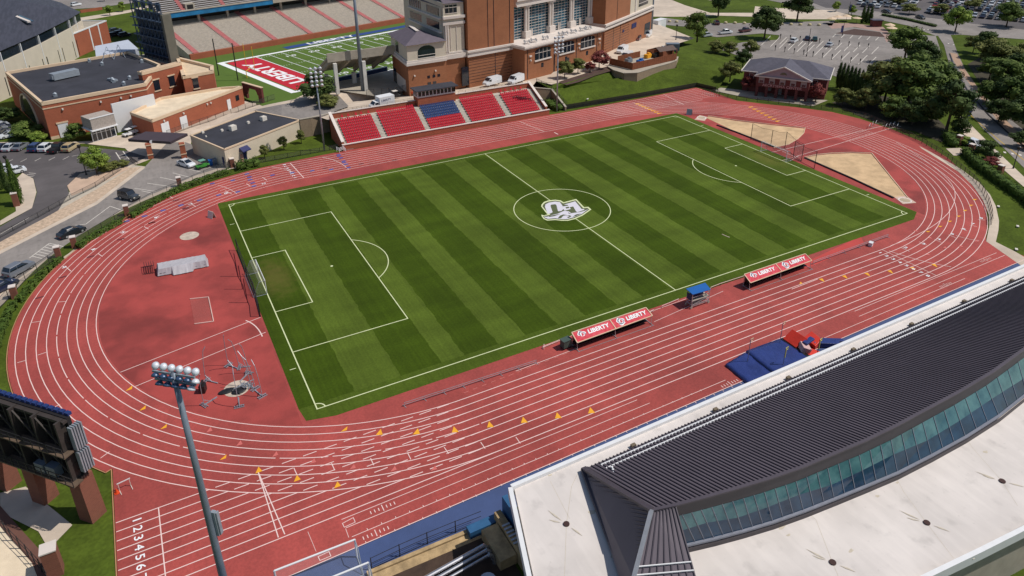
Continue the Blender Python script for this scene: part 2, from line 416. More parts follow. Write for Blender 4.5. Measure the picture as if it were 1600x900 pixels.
# brighter strip beside the pitch near the right dugout and old jump patch on the far side
fill('rubber_patch', [GP([(1195, 440), (1345, 369), (1350, 380), (1260, 420)])], M_redpatch, .006)
fill('rubber_patch', [GP([(497, 279), (576, 259), (580, 268), (505, 284)])], mat('worn_rubber', (158, 64, 64), .85), .006)
# pitch
px_ = [(-57.2, -31.9), (-56.9, -34.3), (-53.5, -35.1), (54, -35.1), (57.3, -33.4), (57.4, 31), (56.9, 34.6), (-56.9, 34.6), (-57.1, 33.9)]
fill('football_pitch', [[(p[0], p[1], 0) for p in px_]], M_pitch, .012)
mb = MB(); z = .02; HL, HW = 55.24, 32.9; w = .15
mb.ribbon([(-HL, -HW), (HL, -HW), (HL, HW), (-HL, HW)], w, z, True)
mb.ribbon([(0, -HW), (0, HW)], w, z+.003)
mb.ribbon(arc(0, 0, 9.15, 0, 360, 72)[:-1], w, z+.006, True)
for s in (-1, 1):
    mb.ribbon([(s*HL, 20.16), (s*(HL-16.46), 20.16), (s*(HL-16.46), -20.16), (s*HL, -20.16)], w, z+.003)
    mb.ribbon([(s*HL, 9.16), (s*(HL-5.5), 9.16), (s*(HL-5.5), -9.16), (s*HL, -9.16)], w, z+.003)
    a = math.degrees(math.acos(5.49/9.15)); c = s*(HL-10.97)
    mb.ribbon(arc(c, 0, 9.15, (180-a) if s > 0 else -a, (180+a) if s > 0 else a, 28), w, z+.006)
    mb.ribbon(arc(c, 0, .12, 0, 360, 8)[:-1], .2, z, True)
    for t in (-1, 1):
        mb.ribbon([(s*HL-s*.99*math.cos(q), t*HW-t*.99*math.sin(q)) for q in [math.pi/2*i/8 for i in range(9)]], w, z+.006)
        mb.ribbon([(s*(HL+.4), t*23.8), (s*(HL+1.2), t*23.8)], .12, z)
mb.build('pitch_lines', M_gline)['kind'] = 'structure'

# ------------------------------------------------------------------ running track lines
lm = MB(); pk = MB(); z = .012; lw = .105
for k in range(9):
    r = RI+LW*k; y = YC-r
    if k == 4: # broken line with tick gaps
        for i in range(24): lm.ribbon(bend(-1, r, 90+7.5*i+.3, 90+7.5*(i+1)-.3, 6), lw, z)
    else: lm.ribbon(bend(-1, r), lw, z)
    lm.ribbon(bend(1, r), lw, z)
    lm.ribbon([(-BC, y), (56.7 if k in () else BC, y)], lw, z)                 # near straight
    yf = YC+r
    lm.ribbon([(-BC, yf), (BC, yf)], lw, z)
    # sprint chute, left end of the near straight: dashed where it crosses the bend
    ro = RI+LW*8; xo = -BC-math.sqrt(max(0, ro*ro-(y-YC)**2))
    lm.ribbon([(-77.2, y), (xo, y)], lw, z+.004)
    x = xo+.6
    while x < -BC-.5 and k < 9:
        lm.ribbon([(x, y), (min(x+1.5, -BC), y)], lw, z+.004); x += 2.3
    # far chute to the right
    if k > 0: lm.ribbon([(BC, yf), (77.4 if k > 2 else 66+5*k, yf+.12*k*.3)], lw, z+.004)
lm.ribbon([(-73.3, YI), (-73.4, YO+.02)], .11, z+.008)
lm.ribbon([(BC-.15, YI), (BC-.15, YO)], .09, z+.008)
lm.ribbon([(-39.9, 48.9), (-39.3, 39.05)], .16, z+.008)
for (a, b) in (((1036, 147), (1069, 164)), ((812, 190), (851, 206)), ((989, 160), (1031, 178))): lm.ribbon(GP([a, b]), .12, z+.008)
lm.ribbon(GP([(866, 207), (872, 210)]), .25, z+.008)
lm.ribbon(GP([(403, 737), (435, 840)]), .11, z+.012); lm.ribbon(GP([(403, 737), (445, 835)]), .11, z+.016)
# waterfall starts (curved) on the far side and near right
def curve3(a, m_, b, n=10):
    a, m_, b = G(*a), G(*m_), G(*b); return [a*(1-t)**2+m_*2*t*(1-t)+b*t*t for t in [i/n for i in range(n+1)]]
lm.ribbon(curve3((504, 246), (528, 249), (545, 265)), .12, z+.012)
lm.ribbon(curve3((424, 261), (448, 264), (461, 270)), .1, z+.012)
lm.ribbon(curve3((340, 290), (356, 292), (370, 303)), .1, z+.012)
lm.ribbon(curve3((1389, 392), (1440, 410), (1486, 417)), .1, z+.012)
lm.ribbon(curve3((1392, 384), (1500, 345), (1492, 300)), .1, z+.012)
lm.ribbon(curve3((1492, 300), (1490, 275), (1400, 222)), .1, z+.012)
lm.ribbon(curve3((1493, 368), (1510, 374), (1530, 376)), .08, z+.012)
# relay / stagger boxes on the lower left bend
for (a, b) in (((603/4+0, 450+0), (0, 0)),): pass
for a, b in [((91, 472), (103, 471)), ((50, 504), (64, 502)), ((59, 555), (74, 550)), ((27, 567), (41, 563)), ((79, 639), (94, 632)), ((157, 716), (171, 706)),
             ((518, 724), (523, 735)), ((579, 716), (584, 727)), ((637, 708), (642, 718)), ((694, 699), (701, 709)), ((751, 691), (758, 701)), ((806, 683), (813, 693)), ((459, 731), (464, 742)),
             ((1128, 366), (1140, 371)), ((1408, 387), (1421, 393)), ((1436, 378), (1448, 383)), ((1460, 374), (1471, 379)), ((1482, 367), (1494, 372)), ((1501, 357), (1511, 361)), ((1515, 352), (1526, 354)), ((1528, 343), (1539, 344))]:
    lm.ribbon(GP([a, b]), .09, z+.008)
for a, b in [((104, 418), (111, 424)), ((144, 391), (152, 388)), ((190, 366), (200, 361)), ((242, 341), (250, 336)), ((299, 319), (306, 323)), ((352, 298), (362, 303)), ((153, 396), (160, 401)), ((225, 354), (232, 358)), ((264, 306), (270, 310)), ((410, 277), (417, 282)), ((385, 287), (391, 291))]:
    lm.ribbon(GP([a, b]), .12, z+.008)
# horizontal-jump runways along the near edge
lm.ribbon([(-57.3, -50.2), (-30, -50.2)], .07, z); lm.ribbon([(-57.2, -51.4), (-19.5, -51.35)], .07, z)
lm.ribbon([(-30, -50.2), (-20.5, -50.15)], .07, z)
lm.ribbon([(-57, -52.7), (-8.4, -52.55)], .07, z); lm.ribbon([(-77.3, -54.2), (57.5, -53.3)], .09, z)
lm.ribbon([(19.1, -50.0), (54.6, -49.75)], .07, z); lm.ribbon([(18.5, -51.2), (54.9, -50.9)], .07, z); lm.ribbon([(8.5, -52.4), (42, -52.2)], .07, z)
lm.ribbon(GP([(1325, 489), (1346, 484)]), .01, z)
for i in range(34):
    x = -56+i*1.48; lm.ribbon([(x, -54.1), (x, -53.85)], .07, z+.004)
    if i < 30: lm.ribbon([(x+.6, -52.65), (x+.6, -52.45)], .07, z+.004)
for cx_, cy_ in ((-53.2, -50.8), (-57.8+3, -53.4), (-8.4, -53.3), (50.6, -50.3), (37.5, -51.9)):
    for i in range(-3, 4):
        lm.ribbon([(cx_+i*.42, cy_-(.42 if i == 0 else .2)), (cx_+i*.42, cy_+(.42 if i == 0 else .2))], .09, z+.008)
for c in ([(535, 818), (552, 809), (555, 816), (538, 824)], [(497, 870), (514, 862), (517, 869), (500, 876)]):
    lm.ribbon(GP(c), .07, z+.008, True)
lm.ribbon(GP([(540, 826), (545, 840)]), .05, z+.006); lm.ribbon(GP([(481, 831), (494, 862)]), .04, z+.006)
# javelin fans
lm.ribbon([(-57.4, -9.55), (-75.8, -13.65)], .1, z+.012); lm.ribbon([(-57.5, -13.7), (-74.3, -17.7)], .1, z+.012)
lm.ribbon(curve3((384, 501), (402, 507), (410, 526)), .16, z+.018)
lm.ribbon(GP([(1206, 238), (1400, 192)]), .12, z+.014); lm.ribbon(GP([(1222, 251), (1400, 198)]), .12, z+.014)
lm.ribbon(curve3((1222, 236), (1240, 245), (1249, 246)), .12, z+.018); lm.ribbon(GP([(1234, 252), (1249, 243)]), .12, z+.02)
lm.ribbon(GP([(1237, 452), (1278, 436)]), .1, z+.01); lm.ribbon(GP([(848, 543), (900, 522)]), .06, z+.01)
lm.ribbon(GP([(806, 580), (900, 545)]), .08, z+.01); lm.ribbon(GP([(1000, 493), (1075, 466)]), .07, z+.01)
lm.ribbon(GP([(1022, 503), (1130, 455)]), .07, z+.01)
i = 0
for t in range(12):
    a = G(725+t*14, 614-t*5.4); b = G(732+t*14, 611.3-t*5.4); pk.ribbon([a, b], .06, z+.01)
lm.build('track_lines', M_line)['kind'] = 'structure'; pk.build('track_faint_lines', M_linep)['kind'] = 'structure'
# painted arrow heads
ym = MB(); ym2 = MB()
def tri(mb, u, v, s, kind=0):
    c = G(u, v)
    ang = {0: 0.0, 1: math.pi}[kind]
    d = Vector((math.cos(ang), math.sin(ang), 0)); n = Vector((-d.y, d.x, 0))
    mb.face([p+Vector((0, 0, .03)) for p in (c+d*.75*s, c-d*.55*s+n*.5*s, c-d*.55*s-n*.5*s)])
def tripx(mb, pts): mb.face([G(a, b, .03) for a, b in pts][::-1])
for u, v in [(766, 664), (819, 657), (872, 650), (924, 642), (711, 672)]: tripx(ym, [(u-5, v+4), (u+6, v+3), (u-2, v-6)])
for u, v in [(651, 675), (593, 676)]: tripx(ym, [(u-6, v+4), (u+5, v+3), (u+2, v-6)])
for u, v in [(404, 735), (464, 748), (527, 758)]: tripx(ym, [(u-5, v+5), (u+6, v+1), (u, v-6)])
for u, v in [(349, 715), (256, 667), (223, 638), (202, 607), (538, 671)]: tripx(ym, [(u-6, v+4), (u+4, v+1), (u+5, v-5)])
tripx(ym, [(292, 699), (297, 696), (297, 691)])
for u, v in [(1460, 415), (1426, 420), (1391, 425), (1355, 429), (1320, 433), (1284, 438)]: tripx(ym, [(u-5, v-2), (u+5, v+3), (u+1, v-3)])
tripx(ym, [(1249, 444), (1254, 443), (1251, 440)])
for u, v in [(1523, 311), (1517, 320), (1508, 328), (1498, 337), (1484, 345), (1469, 353), (1450, 361)]: tripx(ym, [(u-4, v), (u+4, v), (u, v+2)])
for i in range(8): c = G(997+i*34/7, 162+i*15/7, .03); ym.face([c+Vector(q) for q in ((-.9, -.35, 0), (.9, -.1, 0), (-.7, .5, 0))])
for i in range(8): c = G(1174+i*42/7, 167+i*22/7, .03); ym.face([c+Vector(q) for q in ((-.9, -.35, 0), (.9, -.1, 0), (-.7, .5, 0))])
for u, v in [(327, 672), (374, 693), (430, 710), (489, 721), (551, 730), (615, 733), (678, 732)]: tripx(ym2, [(u-5, v+4), (u+5, v+1), (u+2, v-5)])
for u, v in [(1431, 361), (1453, 372), (1526, 377), (1477, 387), (1502, 385), (1450, 398)]: tripx(ym2, [(u-4, v), (u+4, v+1), (u, v-2)])
ym.build('track_yellow_arrows', M_yellow)['kind'] = 'structure'; ym2.build('track_faded_arrows', M_pale)['kind'] = 'structure'
bm_ = MB(); dk = MB()
for u, v in [(386, 272), (390, 277), (391, 281), (395, 286), (397, 291), (529, 242), (533, 247), (537, 252), (541, 257), (545, 262), (364, 282), (426, 274), (457, 270), (518, 265), (283, 321), (198, 346), (255, 329), (226, 338), (332, 287), (312, 313), (372, 300), (342, 305), (488, 267), (530, 244), (538, 254)]:
    c = G(u, v); bm_.face([c+Vector(q) for q in ((-.45, -.35, .032), (.55, -.15, .032), (.35, .45, .032), (-.5, .3, .032))])
for u, v in [(189, 374), (238, 348), (275, 313), (291, 326), (508, 263), (565, 256), (617, 250), (237, 348), (290, 325), (98, 433), (142, 401), (62, 465)]:
    c = G(u, v); dk.face([c+Vector(q) for q in ((-.6, -.25, .032), (.6, -.1, .032), (.5, .25, .032), (-.6, .15, .032))])
bm_.build('track_blue_marks', M_blue)['kind'] = 'structure'; dk.build('track_dark_marks', mat('mark_maroon', (110, 48, 52), .8))['kind'] = 'structure'
# lane numerals
def numeral(s, p, sz, xd, yd, sx=1.0, m=M_num): text('lane_numeral', s, sz, m, (p[0], p[1], .034), xd, yd, None, 0, sx, 0, .012, 'structure')
for i in range(8): numeral(str(i+1), (-75.35, YI-LW*(i+.5)), 1.15, (0, -1, 0), (1, 0, 0), 1.25)
for i in range(8): numeral(str(i+1), (37.6, YI-LW*(i+.5)), .85, (0, -1, 0), (1, 0, 0), 1.4)
for i in range(8): numeral(str(8-i), (-41.2+i*.05, 48.9-LW*i-.4), .9, (0, 1, 0), (-1, 0, 0), 1.3)
for s, u, v, in [('8', 1533, 341), ('7', 1520, 350), ('6', 1506, 358), ('5', 1488, 366), ('4', 1467, 374), ('3', 1443, 381), ('2', 1415, 387)]:
    p = G(u, v); d = Vector((p.x-BC, p.y-YC, 0)).normalized(); numeral(s, p, .95, d, Vector((-d.y, d.x, 0)), 1.3)
for s, u, v in [('4', 145, 390), ('5', 192, 363), ('6', 244, 340), ('7', 297, 319), ('8', 353, 302), ('9', 100, 418), ('2', 412, 287)]:
    p = G(u, v); d = Vector((p.x+BC, p.y-YC, 0)).normalized(); numeral(s, p, 1.1, -d, Vector((d.y, -d.x, 0)), 1.3)
# ------------------------------------------------------------------ centre emblem
def zz(P, h): return [G(780+x/8, 280+y/8, h) for x, y in P]
def poly(name, P, h, m): fill(name, [zz(P, h)], m, h)
poly('emblem_outline', [(525, 340), (530, 315), (560, 283), (610, 266), (700, 256), (770, 266), (806, 288), (962, 247), (1062, 350), (1113, 344), (1152, 378), (1050, 450), (950, 497), (860, 519), (780, 519), (700, 510), (600, 517), (555, 497), (530, 462), (527, 443), (560, 452), (603, 440), (570, 400)], .026, M_gline)
M_edark = mat('emblem_dark', (92, 100, 66), .9, .1)
poly('emblem_field', [(541, 340), (548, 318), (572, 295), (615, 279), (700, 268), (762, 278), (800, 302), (958, 262), (1050, 362), (1103, 358), (1128, 378), (1040, 440), (940, 486), (855, 508), (780, 508), (700, 498), (605, 505), (565, 488), (545, 462), (612, 450), (640, 443), (590, 400)], .030, M_edark)
M_lav = mat('emblem_lavender', (222, 218, 226), .8, .04, 2)
poly('emblem_letter', [(606, 432), (572, 345), (578, 315), (620, 292), (700, 279), (760, 287), (790, 330), (803, 372), (775, 398), (735, 400), (715, 322), (700, 312), (650, 318), (640, 332), (668, 412), (640, 428)], .034, M_lav)
poly('emblem_letter', [(808, 318), (950, 276), (1030, 372), (1065, 372), (1060, 385), (975, 413), (960, 400), (925, 340), (880, 350), (895, 372), (820, 392), (800, 372), (795, 340), (860, 332), (862, 322)], .036, M_lav)
poly('emblem_counter', [(668, 330), (700, 325), (722, 385), (700, 392), (680, 378)], .038, M_edark); poly('emblem_counter', [(828, 352), (868, 342), (880, 360), (838, 368)], .040, M_edark)
poly('emblem_bird', [(553, 468), (600, 470), (660, 448), (730, 432), (812, 394), (870, 402), (900, 425), (935, 420), (1005, 412), (1060, 398), (1115, 372), (1035, 432), (935, 475), (855, 497), (790, 499), (740, 494), (700, 487), (610, 495), (572, 480)], .042, M_lav)
for P in ([(610, 462), (690, 446), (770, 432), (690, 462), (630, 472)], [(730, 490), (760, 455), (800, 440), (850, 448), (800, 458), (775, 488)], [(845, 480), (880, 462), (830, 458), (880, 450), (905, 462), (870, 485)], [(915, 470), (960, 440), (1030, 428), (960, 462)], [(860, 412), (900, 432), (870, 430)]):
    poly('emblem_stroke', P, .046, M_edark)
# ------------------------------------------------------------------ sand sectors
fill('sand_sector', [GP([(1103, 184), (1107, 182), (1150, 189), (1200, 195), (1257, 201), (1255, 208), (1246, 217), (1232, 225), (1209, 230), (1150, 206)])], M_sand, .02)
fill('sand_sector', [GP([(1257, 247), (1275, 243), (1300, 240.5), (1330, 239.5), (1361, 240.5), (1417, 309), (1395, 308)])], M_sand, .02)
kb = MB()
for ln in ([(1106, 181), (1150, 188), (1200, 194), (1258, 200)], [(1258, 200), (1256, 208), (1247, 217), (1232, 226), (1209, 231)], [(1257, 246), (1275, 242), (1300, 239.5), (1330, 238.5), (1362, 239.5)], [(1362, 239.5), (1418, 309)]):
    p = GP(ln)
    for a, b in zip(p, p[1:]): kb.bar(a+Vector((0, 0, .06)), b+Vector((0, 0, .06)), .15, .14)
tag(kb.build('sand_kerb', M_tan), 'thin pale kerb round the two sand landing sectors right of the pitch', 'kerb')
kd = MB()
for ln in ([(1120, 196), (1150, 207), (1209, 230)], [(1257, 247), (1330, 279), (1396, 310)]):
    p = GP(ln)
    for a, b in zip(p, p[1:]): kd.bar(a+Vector((0, 0, .12)), b+Vector((0, 0, .12)), .3, .28)
tag(kd.build('sand_kerb', M_black), 'dark rubber kerb along the pitch side of the two sand sectors', 'kerb')
M_pad = mat('throw_pad', (214, 184, 164), .8)
for q, c in (([(1085, 187), (1093, 180), (1106, 183), (1101, 189)], (1096, 184)), ([(1397, 308), (1416, 306), (1432, 317), (1411, 319)], (1414, 313))):
    fill('throwing_pad', [GP(q)], M_pad, .03); cc = G(*c); mb = MB(); mb.ribbon(arc(cc.x, cc.y, 1.1, 0, 360, 24)[:-1], .12, .036, True)
    fill('throwing_circle', [[(cc.x+1.0*math.cos(i*.2618), cc.y+1.0*math.sin(i*.2618), 0) for i in range(24)]], mat('circle_concrete', (196, 176, 148), .8, .2), .034)
    mb.build('circle_ring', M_num)['kind'] = 'structure'
for c, r in (((296, 368.5), 1.6), ((370, 607), 1.6)):
    cc = G(*c); fill('throwing_circle', [[(cc.x+r*math.cos(i*.2618), cc.y+r*math.sin(i*.2618), 0) for i in range(24)]], mat('circle_pale', (204, 186, 168), .85, .25, 1.2), .016)
# ------------------------------------------------------------------ blue apron and near-left grass
fill('blue_apron', [[(-72, -54.25, 0), (57.4, -53.4, 0), (57.4, -58, 0), (-40, -61.6, 0), (-40.5, -57.3, 0), (-56, -57.2, 0), (-57.5, -62, 0), (-72, -62, 0)]], M_blueapron, -.006)
ke = MB(); ke.box(-77.42, -77.32, -56, -31.6, -.05, .02)
p = [Vector((-77.4, -31.6, 0))]+[Vector((x.x, x.y, 0)) for x in reversed(bend(-1, 50.1, 130, 219, 30))]
for a, b in zip(p, p[1:]): ke.bar(a, b, .1, .05)
tag(ke.build('track_kerb', mat('kerb_tan', (186, 138, 96), .8)), 'thin tan kerb round the outside of the lower left bend', 'kerb')
# ------------------------------------------------------------------ right hand walk and lawn
fill('path', [GP([(1541, 377), (1546, 352), (1545, 335), (1536, 313), (1520, 290), (1497, 268), (1462, 246), (1440, 232), (1436, 228), (1455, 238), (1500, 263), (1530, 285), (1547, 304), (1556, 322), (1561, 345), (1560, 360), (1556, 378), (1586, 393), (1640, 425), (1610, 425)])], M_concrete, .004)
fill('path', [GP([(1478, 232), (1500, 231), (1510, 237), (1496, 243), (1490, 243)])], M_concrete, .004)
# ------------------------------------------------------------------ right hand road
road = [(1425, 40), (1462, 52), (1475, 70), (1483, 100), (1490, 125), (1503, 160), (1530, 195), (1560, 225), (1600, 258), (1680, 320), (1680, 240), (1600, 205), (1560, 180), (1530, 150), (1505, 115), (1490, 85), (1478, 60), (1498, 52), (1600, 70), (1700, 85), (1700, 55), (1600, 48), (1530, 40), (1430, 26), (1380, 22), (1300, 10), (1200, -12), (1100, -24), (1100, -14), (1180, 2), (1290, 22), (1380, 33)]
fill('road', [GP([(1462, 50), (1475, 70), (1483, 100), (1490, 125), (1503, 160), (1535, 200), (1565, 228), (1600, 262), (1700, 340), (1700, 262), (1600, 203), (1560, 172), (1530, 140), (1508, 108), (1496, 82), (1488, 60), (1482, 48)])], M_asphalt, -.02)
fill('road', [GP([(1040, -32), (1150, -10), (1250, 10), (1340, 24), (1420, 40), (1462, 56), (1500, 54), (1610, 62), (1750, 75), (1750, 52), (1610, 44), (1500, 34), (1440, 26), (1350, 12), (1250, -2), (1160, -18), (1060, -40)])], M_asphalt, -.016)
fill('pavement', [GP([(1500, 178), (1530, 208), (1560, 238), (1600, 276), (1700, 362), (1700, 378), (1600, 292), (1560, 258), (1525, 228), (1512, 218), (1498, 198)])], M_concrete, -.012)
fill('pavement', [GP([(1484, 82), (1495, 84), (1510, 112), (1545, 160), (1600, 216), (1700, 285), (1700, 300), (1600, 236), (1560, 190), (1530, 150), (1505, 118), (1490, 95)])], mat('brick_walk', (178, 146, 122), .85), -.008)
yl = MB(); yl.ribbon(GP([(1508, 172), (1530, 192), (1560, 218), (1600, 250), (1680, 312)]), .25, -.004)
yl.build('road_line', mat('road_yellow', (196, 162, 70), .8))['kind'] = 'structure'
wl = MB()
for u, v in [(1558, 237), (1570, 238), (1582, 240), (1594, 242), (1444, 46), (1450, 46), (1438, 45), (1482, 68), (1490, 70)]:
    c = G(u, v); wl.obox((c.x, c.y), .7, 1.0, .5, -.003, .002)
wl.build('crossing_marks', M_lot)['kind'] = 'structure'
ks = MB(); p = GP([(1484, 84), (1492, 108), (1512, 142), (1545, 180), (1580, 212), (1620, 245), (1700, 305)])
for a, b in zip(p, p[1:]): ks.bar(a+Vector((0, 0, .05)), b+Vector((0, 0, .05)), .35, .16)  # kerb drawn in one dark tone
tag(ks.build('road_kerb', M_darksteel), 'dark kerb along the road on the right', 'kerb')
# parking lot beyond the brick house
fill('car_park', [GP([(1085, 52), (1100, 44), (1180, 42), (1300, 40), (1330, 42), (1400, 52), (1462, 56), (1470, 80), (1440, 118), (1330, 128), (1280, 110), (1180, 96), (1128, 78), (1132, 72), (1160, 66), (1215, 62), (1218, 55), (1190, 52), (1120, 58)])], M_asphalt, -.012)
pl_ = MB()
def row(a, b, n, d, wdt=.14):
    for i in range(n):
        t = i/(n-1); p = G(a[0]+(b[0]-a[0])*t, a[1]+(b[1]-a[1])*t); e = G(a[0]+(b[0]-a[0])*t+d[0], a[1]+(b[1]-a[1])*t+d[1])
        pl_.ribbon([p, e], wdt, -.006)
row((1190, 70), (1355, 103), 13, (14, -14), .22); row((1218, 69), (1362, 84), 11, (11, -11), .22); row((1301, 58), (1368, 63), 6, (5, -5), .22)
pl_.build('parking_lines', M_lot)['kind'] = 'structure'
fill('mulch_bed', [GP([(1305, 52), (1335, 45), (1375, 50), (1383, 58), (1340, 55)])], M_mulch, -.006)
fill('pavement', [GP([(1290, 36), (1330, 36), (1380, 42), (1398, 60), (1385, 66), (1378, 50), (1335, 42), (1300, 45)])], mat('plaza_paving', (170, 140, 128), .85), -.008)
# big car park at the very back
fill('car_park', [GP([(1290, 12), (1400, 20), (1520, 37), (1650, 52), (1700, 20), (1500, -14), (1280, -34), (1180, -30)])], M_asphdark, -.012)
# paths and plaza beyond the tower
fill('path', [GP([(1000, 26), (1022, 0), (1030, -30), (1060, -30), (1120, 3), (1200, 12), (1300, 16), (1330, 24), (1330, 30), (1250, 30), (1180, 26), (1110, 24), (1088, 30), (1070, 26)])], M_concrete, -.01)
fill('lawn', [GP([(1030, -8), (1060, -12), (1120, 3), (1180, 9), (1178, 20), (1110, 20), (1070, 8)])], M_grass, -.004)
fill('road', [GP([(1030, 38), (1100, 44), (1190, 42), (1300, 40), (1305, 32), (1200, 36), (1100, 36), (1040, 28)])], M_asphalt, -.008)
# ------------------------------------------------------------------ left hand roads
fill('car_park', [GP([(372, 240), (330, 236), (290, 222), (262, 222), (225, 262), (150, 317), (0, 394), (-60, 425), (-60, 530), (-5, 480), (22, 452), (82, 408), (118, 384), (195, 334), (240, 311), (275, 295), (312, 278), (362, 263)])], M_asphalt, -.02)
fill('pavement', [GP([(185, 214), (240, 207), (300, 186), (380, 156), (402, 164), (470, 148), (500, 134), (500, 160), (400, 186), (300, 213), (297, 232), (262, 238), (200, 262), (165, 264), (200, 236), (190, 226)])], M_concrete, -.03)
fill('pavement', [GP([(210, 258), (165, 264), (105, 302), (45, 347), (-10, 376), (-10, 396), (0, 392), (150, 318), (228, 260)])], M_kerb, -.035)
pvr = MB(); pvr.ribbon(GP([(-60, 520), (-12, 478), (22, 449), (82, 405), (118, 381), (195, 331), (240, 307), (275, 292), (312, 275.5), (362, 260), (400, 258)]), 2.4, -.012); pvr.build('pavement', M_concrete)['kind'] = 'structure'
fill('pavement', [GP([(98, 402), (121, 387), (126, 395), (110, 408)])], M_concrete, -.004)
fill('car_park', [GP([(0, 236), (60, 232), (130, 229), (200, 236), (230, 245), (195, 262), (165, 262), (125, 270), (105, 290), (108, 302), (90, 330), (40, 356), (0, 378), (-80, 420), (-80, 390), (0, 354), (50, 325), (58, 300), (52, 278), (30, 268), (0, 264), (-90, 262), (-90, 240)])], M_asphdark, -.016)
fill('rubble_strip', [GP([(205, 262), (225, 260), (150, 316), (0, 392), (-60, 424), (-60, 410), (0, 378), (60, 346), (110, 318), (150, 296)])], M_gravel, -.012)
fill('pavement', [GP([(222, 260), (227, 262), (152, 319), (0, 397), (-60, 429), (-60, 424), (0, 392), (150, 315)])], M_concrete, -.006)
fill('pavement', [GP([(105, 290), (125, 271), (165, 263), (195, 261), (205, 262), (150, 290), (112, 306)])], mat('pavers_pink', (206, 176, 152), .85), -.008)
fill('pavement', [GP([(0, 352), (50, 325), (57, 300), (52, 279), (35, 270), (20, 285), (25, 330), (0, 345)])], M_concrete, -.004)
fill('pavement', [GP([(0, 225), (60, 228), (130, 224), (200, 232), (205, 222), (190, 212), (300, 205), (335, 185), (400, 168), (400, 160), (330, 176), (290, 190), (240, 205), (182, 212), (150, 220), (100, 222), (60, 222), (0, 222)])], M_concrete, -.004)
0 and fill('pavement', [GP([(0, 474), (40, 443), (95, 404), (122, 386), (200, 336), (283, 247), (400, 256), (402, 262), (380, 268), (290, 284), (205, 340), (122, 392), (95, 412), (45, 452), (30, 470), (0, 520), (-50, 560), (-50, 515)])], M_concrete, -.012)
fill('grass_verge', [[(p.x, p.y, 0) for p in reversed(bend(-1, 50.6, 95, 222, 30))]+[(p.x, p.y, 0) for p in bend(-1, 53.0, 96, 222, 30)]], M_grass, -.010)
pl2 = MB()
for a, b in [((210, 294), (243, 299)), ((230, 286), (263, 291)), ((250, 277), (280, 283)), ((270, 270), (297, 277)), ((287, 262), (315, 269)), ((221, 298), (240, 302)), ((172, 322), (192, 329)), ((172, 322), (134, 350)), ((135, 350), (118, 352)), ((77, 380), (99, 385)), ((77, 380), (46, 403))]: pl2.ribbon(GP([a, b]), .14, -.014)
for i in range(6): pl2.ribbon(GP([(50+i*5, 400-i*3.5), (66+i*5, 404-i*3.5)]), .12, -.010)
for i in range(7): pl2.ribbon(GP([(80+i*22-60, 249-i*1.2), (70+i*22-60, 254-i*1.2)]), .12, -.012)
for i in range(6): pl2.ribbon(GP([(30+i*3, 283-i*2.6), (46+i*2, 284-i*2.6)]), .14, -.010)
for i in range(5): pl2.ribbon(GP([(112+i*6, 244-i), (128+i*6, 241-i)]), .12, -.009)
pl2.ribbon(GP([(181, 238), (190, 252)]), .2, -.008); pl2.ribbon(GP([(192, 236), (202, 250)]), .2, -.008); pl2.ribbon(GP([(0, 366), (45, 340)]), .12, -.010)
for i in range(3): pl2.ribbon(GP([(184+i*4, 243+i*3), (195+i*4, 241+i*3)]), .14, -.006)
pl2.build('parking_lines', M_lot)['kind'] = 'structure'
# near-left lawn and paving under the scoreboard
fill('path', [GP([(0, 770), (40, 760), (70, 785), (113, 820), (76, 858), (60, 830), (0, 800)])], M_concrete, -.02)
fill('path', [GP([(-60, 760), (0, 822), (50, 880), (70, 930), (-60, 930)])], mat('path_cream', (236, 216, 186), .85), .02)
fill('mulch_bed', [GP([(-40, 760), (0, 790), (40, 835), (72, 870), (100, 930), (55, 930), (30, 880), (0, 845), (-40, 800)])], mat('brick_paving', (112, 76, 64), .9), .012)
# ================================================================== TERRACED GROUND BEHIND THE STAND
CZ4 = 4.5
conc_pts = [(Vector((-27.6, 60.2, CZ4))), Vector((27.6, 60.2, CZ4))]+GP([(838, 127, CZ4), (862, 132, CZ4), (905, 122, CZ4), (955, 103, CZ4), (1030, 82, CZ4), (1040, 74, 4), (1085, 60, 2.5), (1050, 46, 1.5), (1028, 38, 1.5), (1000, 30, 3), (900, 60, CZ4), (780, 96, CZ4), (690, 103, CZ4), (612, 109, CZ4), (560, 121, CZ4), (505, 132, CZ4), (492, 139, CZ4), (460, 155, 4), (420, 163, 2.5), (370, 176, .6), (325, 182, 0), (330, 200, 0), (400, 180, 2), (440, 172, 3.4), (468, 172, 4.1)])
fill('terrace_ground', [conc_pts], M_concrete, None)
fill('service_road', [GP([(505, 181, 4.55), (470, 187, 4.45), (440, 182, 3.8), (400, 182, 2.5), (340, 205, .5), (400, 171, 2.5), (440, 163, 4.2), (500, 152, 4.56), (530, 150, 4.56), (545, 166, 4.56)])], M_asphalt, None)
fill('shade_toned_paving', [GP([(505, 134, 4.56), (605, 112, 4.56), (640, 118, 4.56), (640, 140, 4.56), (585, 150, 4.56), (520, 140, 4.56)])], M_concgrey, None)  # greyer concrete: the shade beside the field is put into its colour
fill('grass_slope', [GP([(838, 127, 4.52), (862, 140, 3.5), (884, 167, .35), (1000, 148, .3), (1090, 133, .3), (1122, 139, .3), (1140, 112, 2.2), (1150, 92, 2.4), (1128, 80, 2.4), (1120, 60, 2), (1062, 74, 3.5), (1058, 84, 4), (1057, 106, 3.2), (1040, 113, 2.4), (1015, 121, 1.6), (985, 128, 1.2), (968, 118, 2.6), (955, 106, 4.5), (940, 113, 4.5), (880, 131, 4.55)])], M_grass, None)
fill('mulch_bed', [GP([(872, 128, 4.56), (960, 100, 4.56), (957, 110, 4.4), (930, 118, 4.45), (905, 128, 4.3), (885, 133, 4.3)])], M_mulch, None)
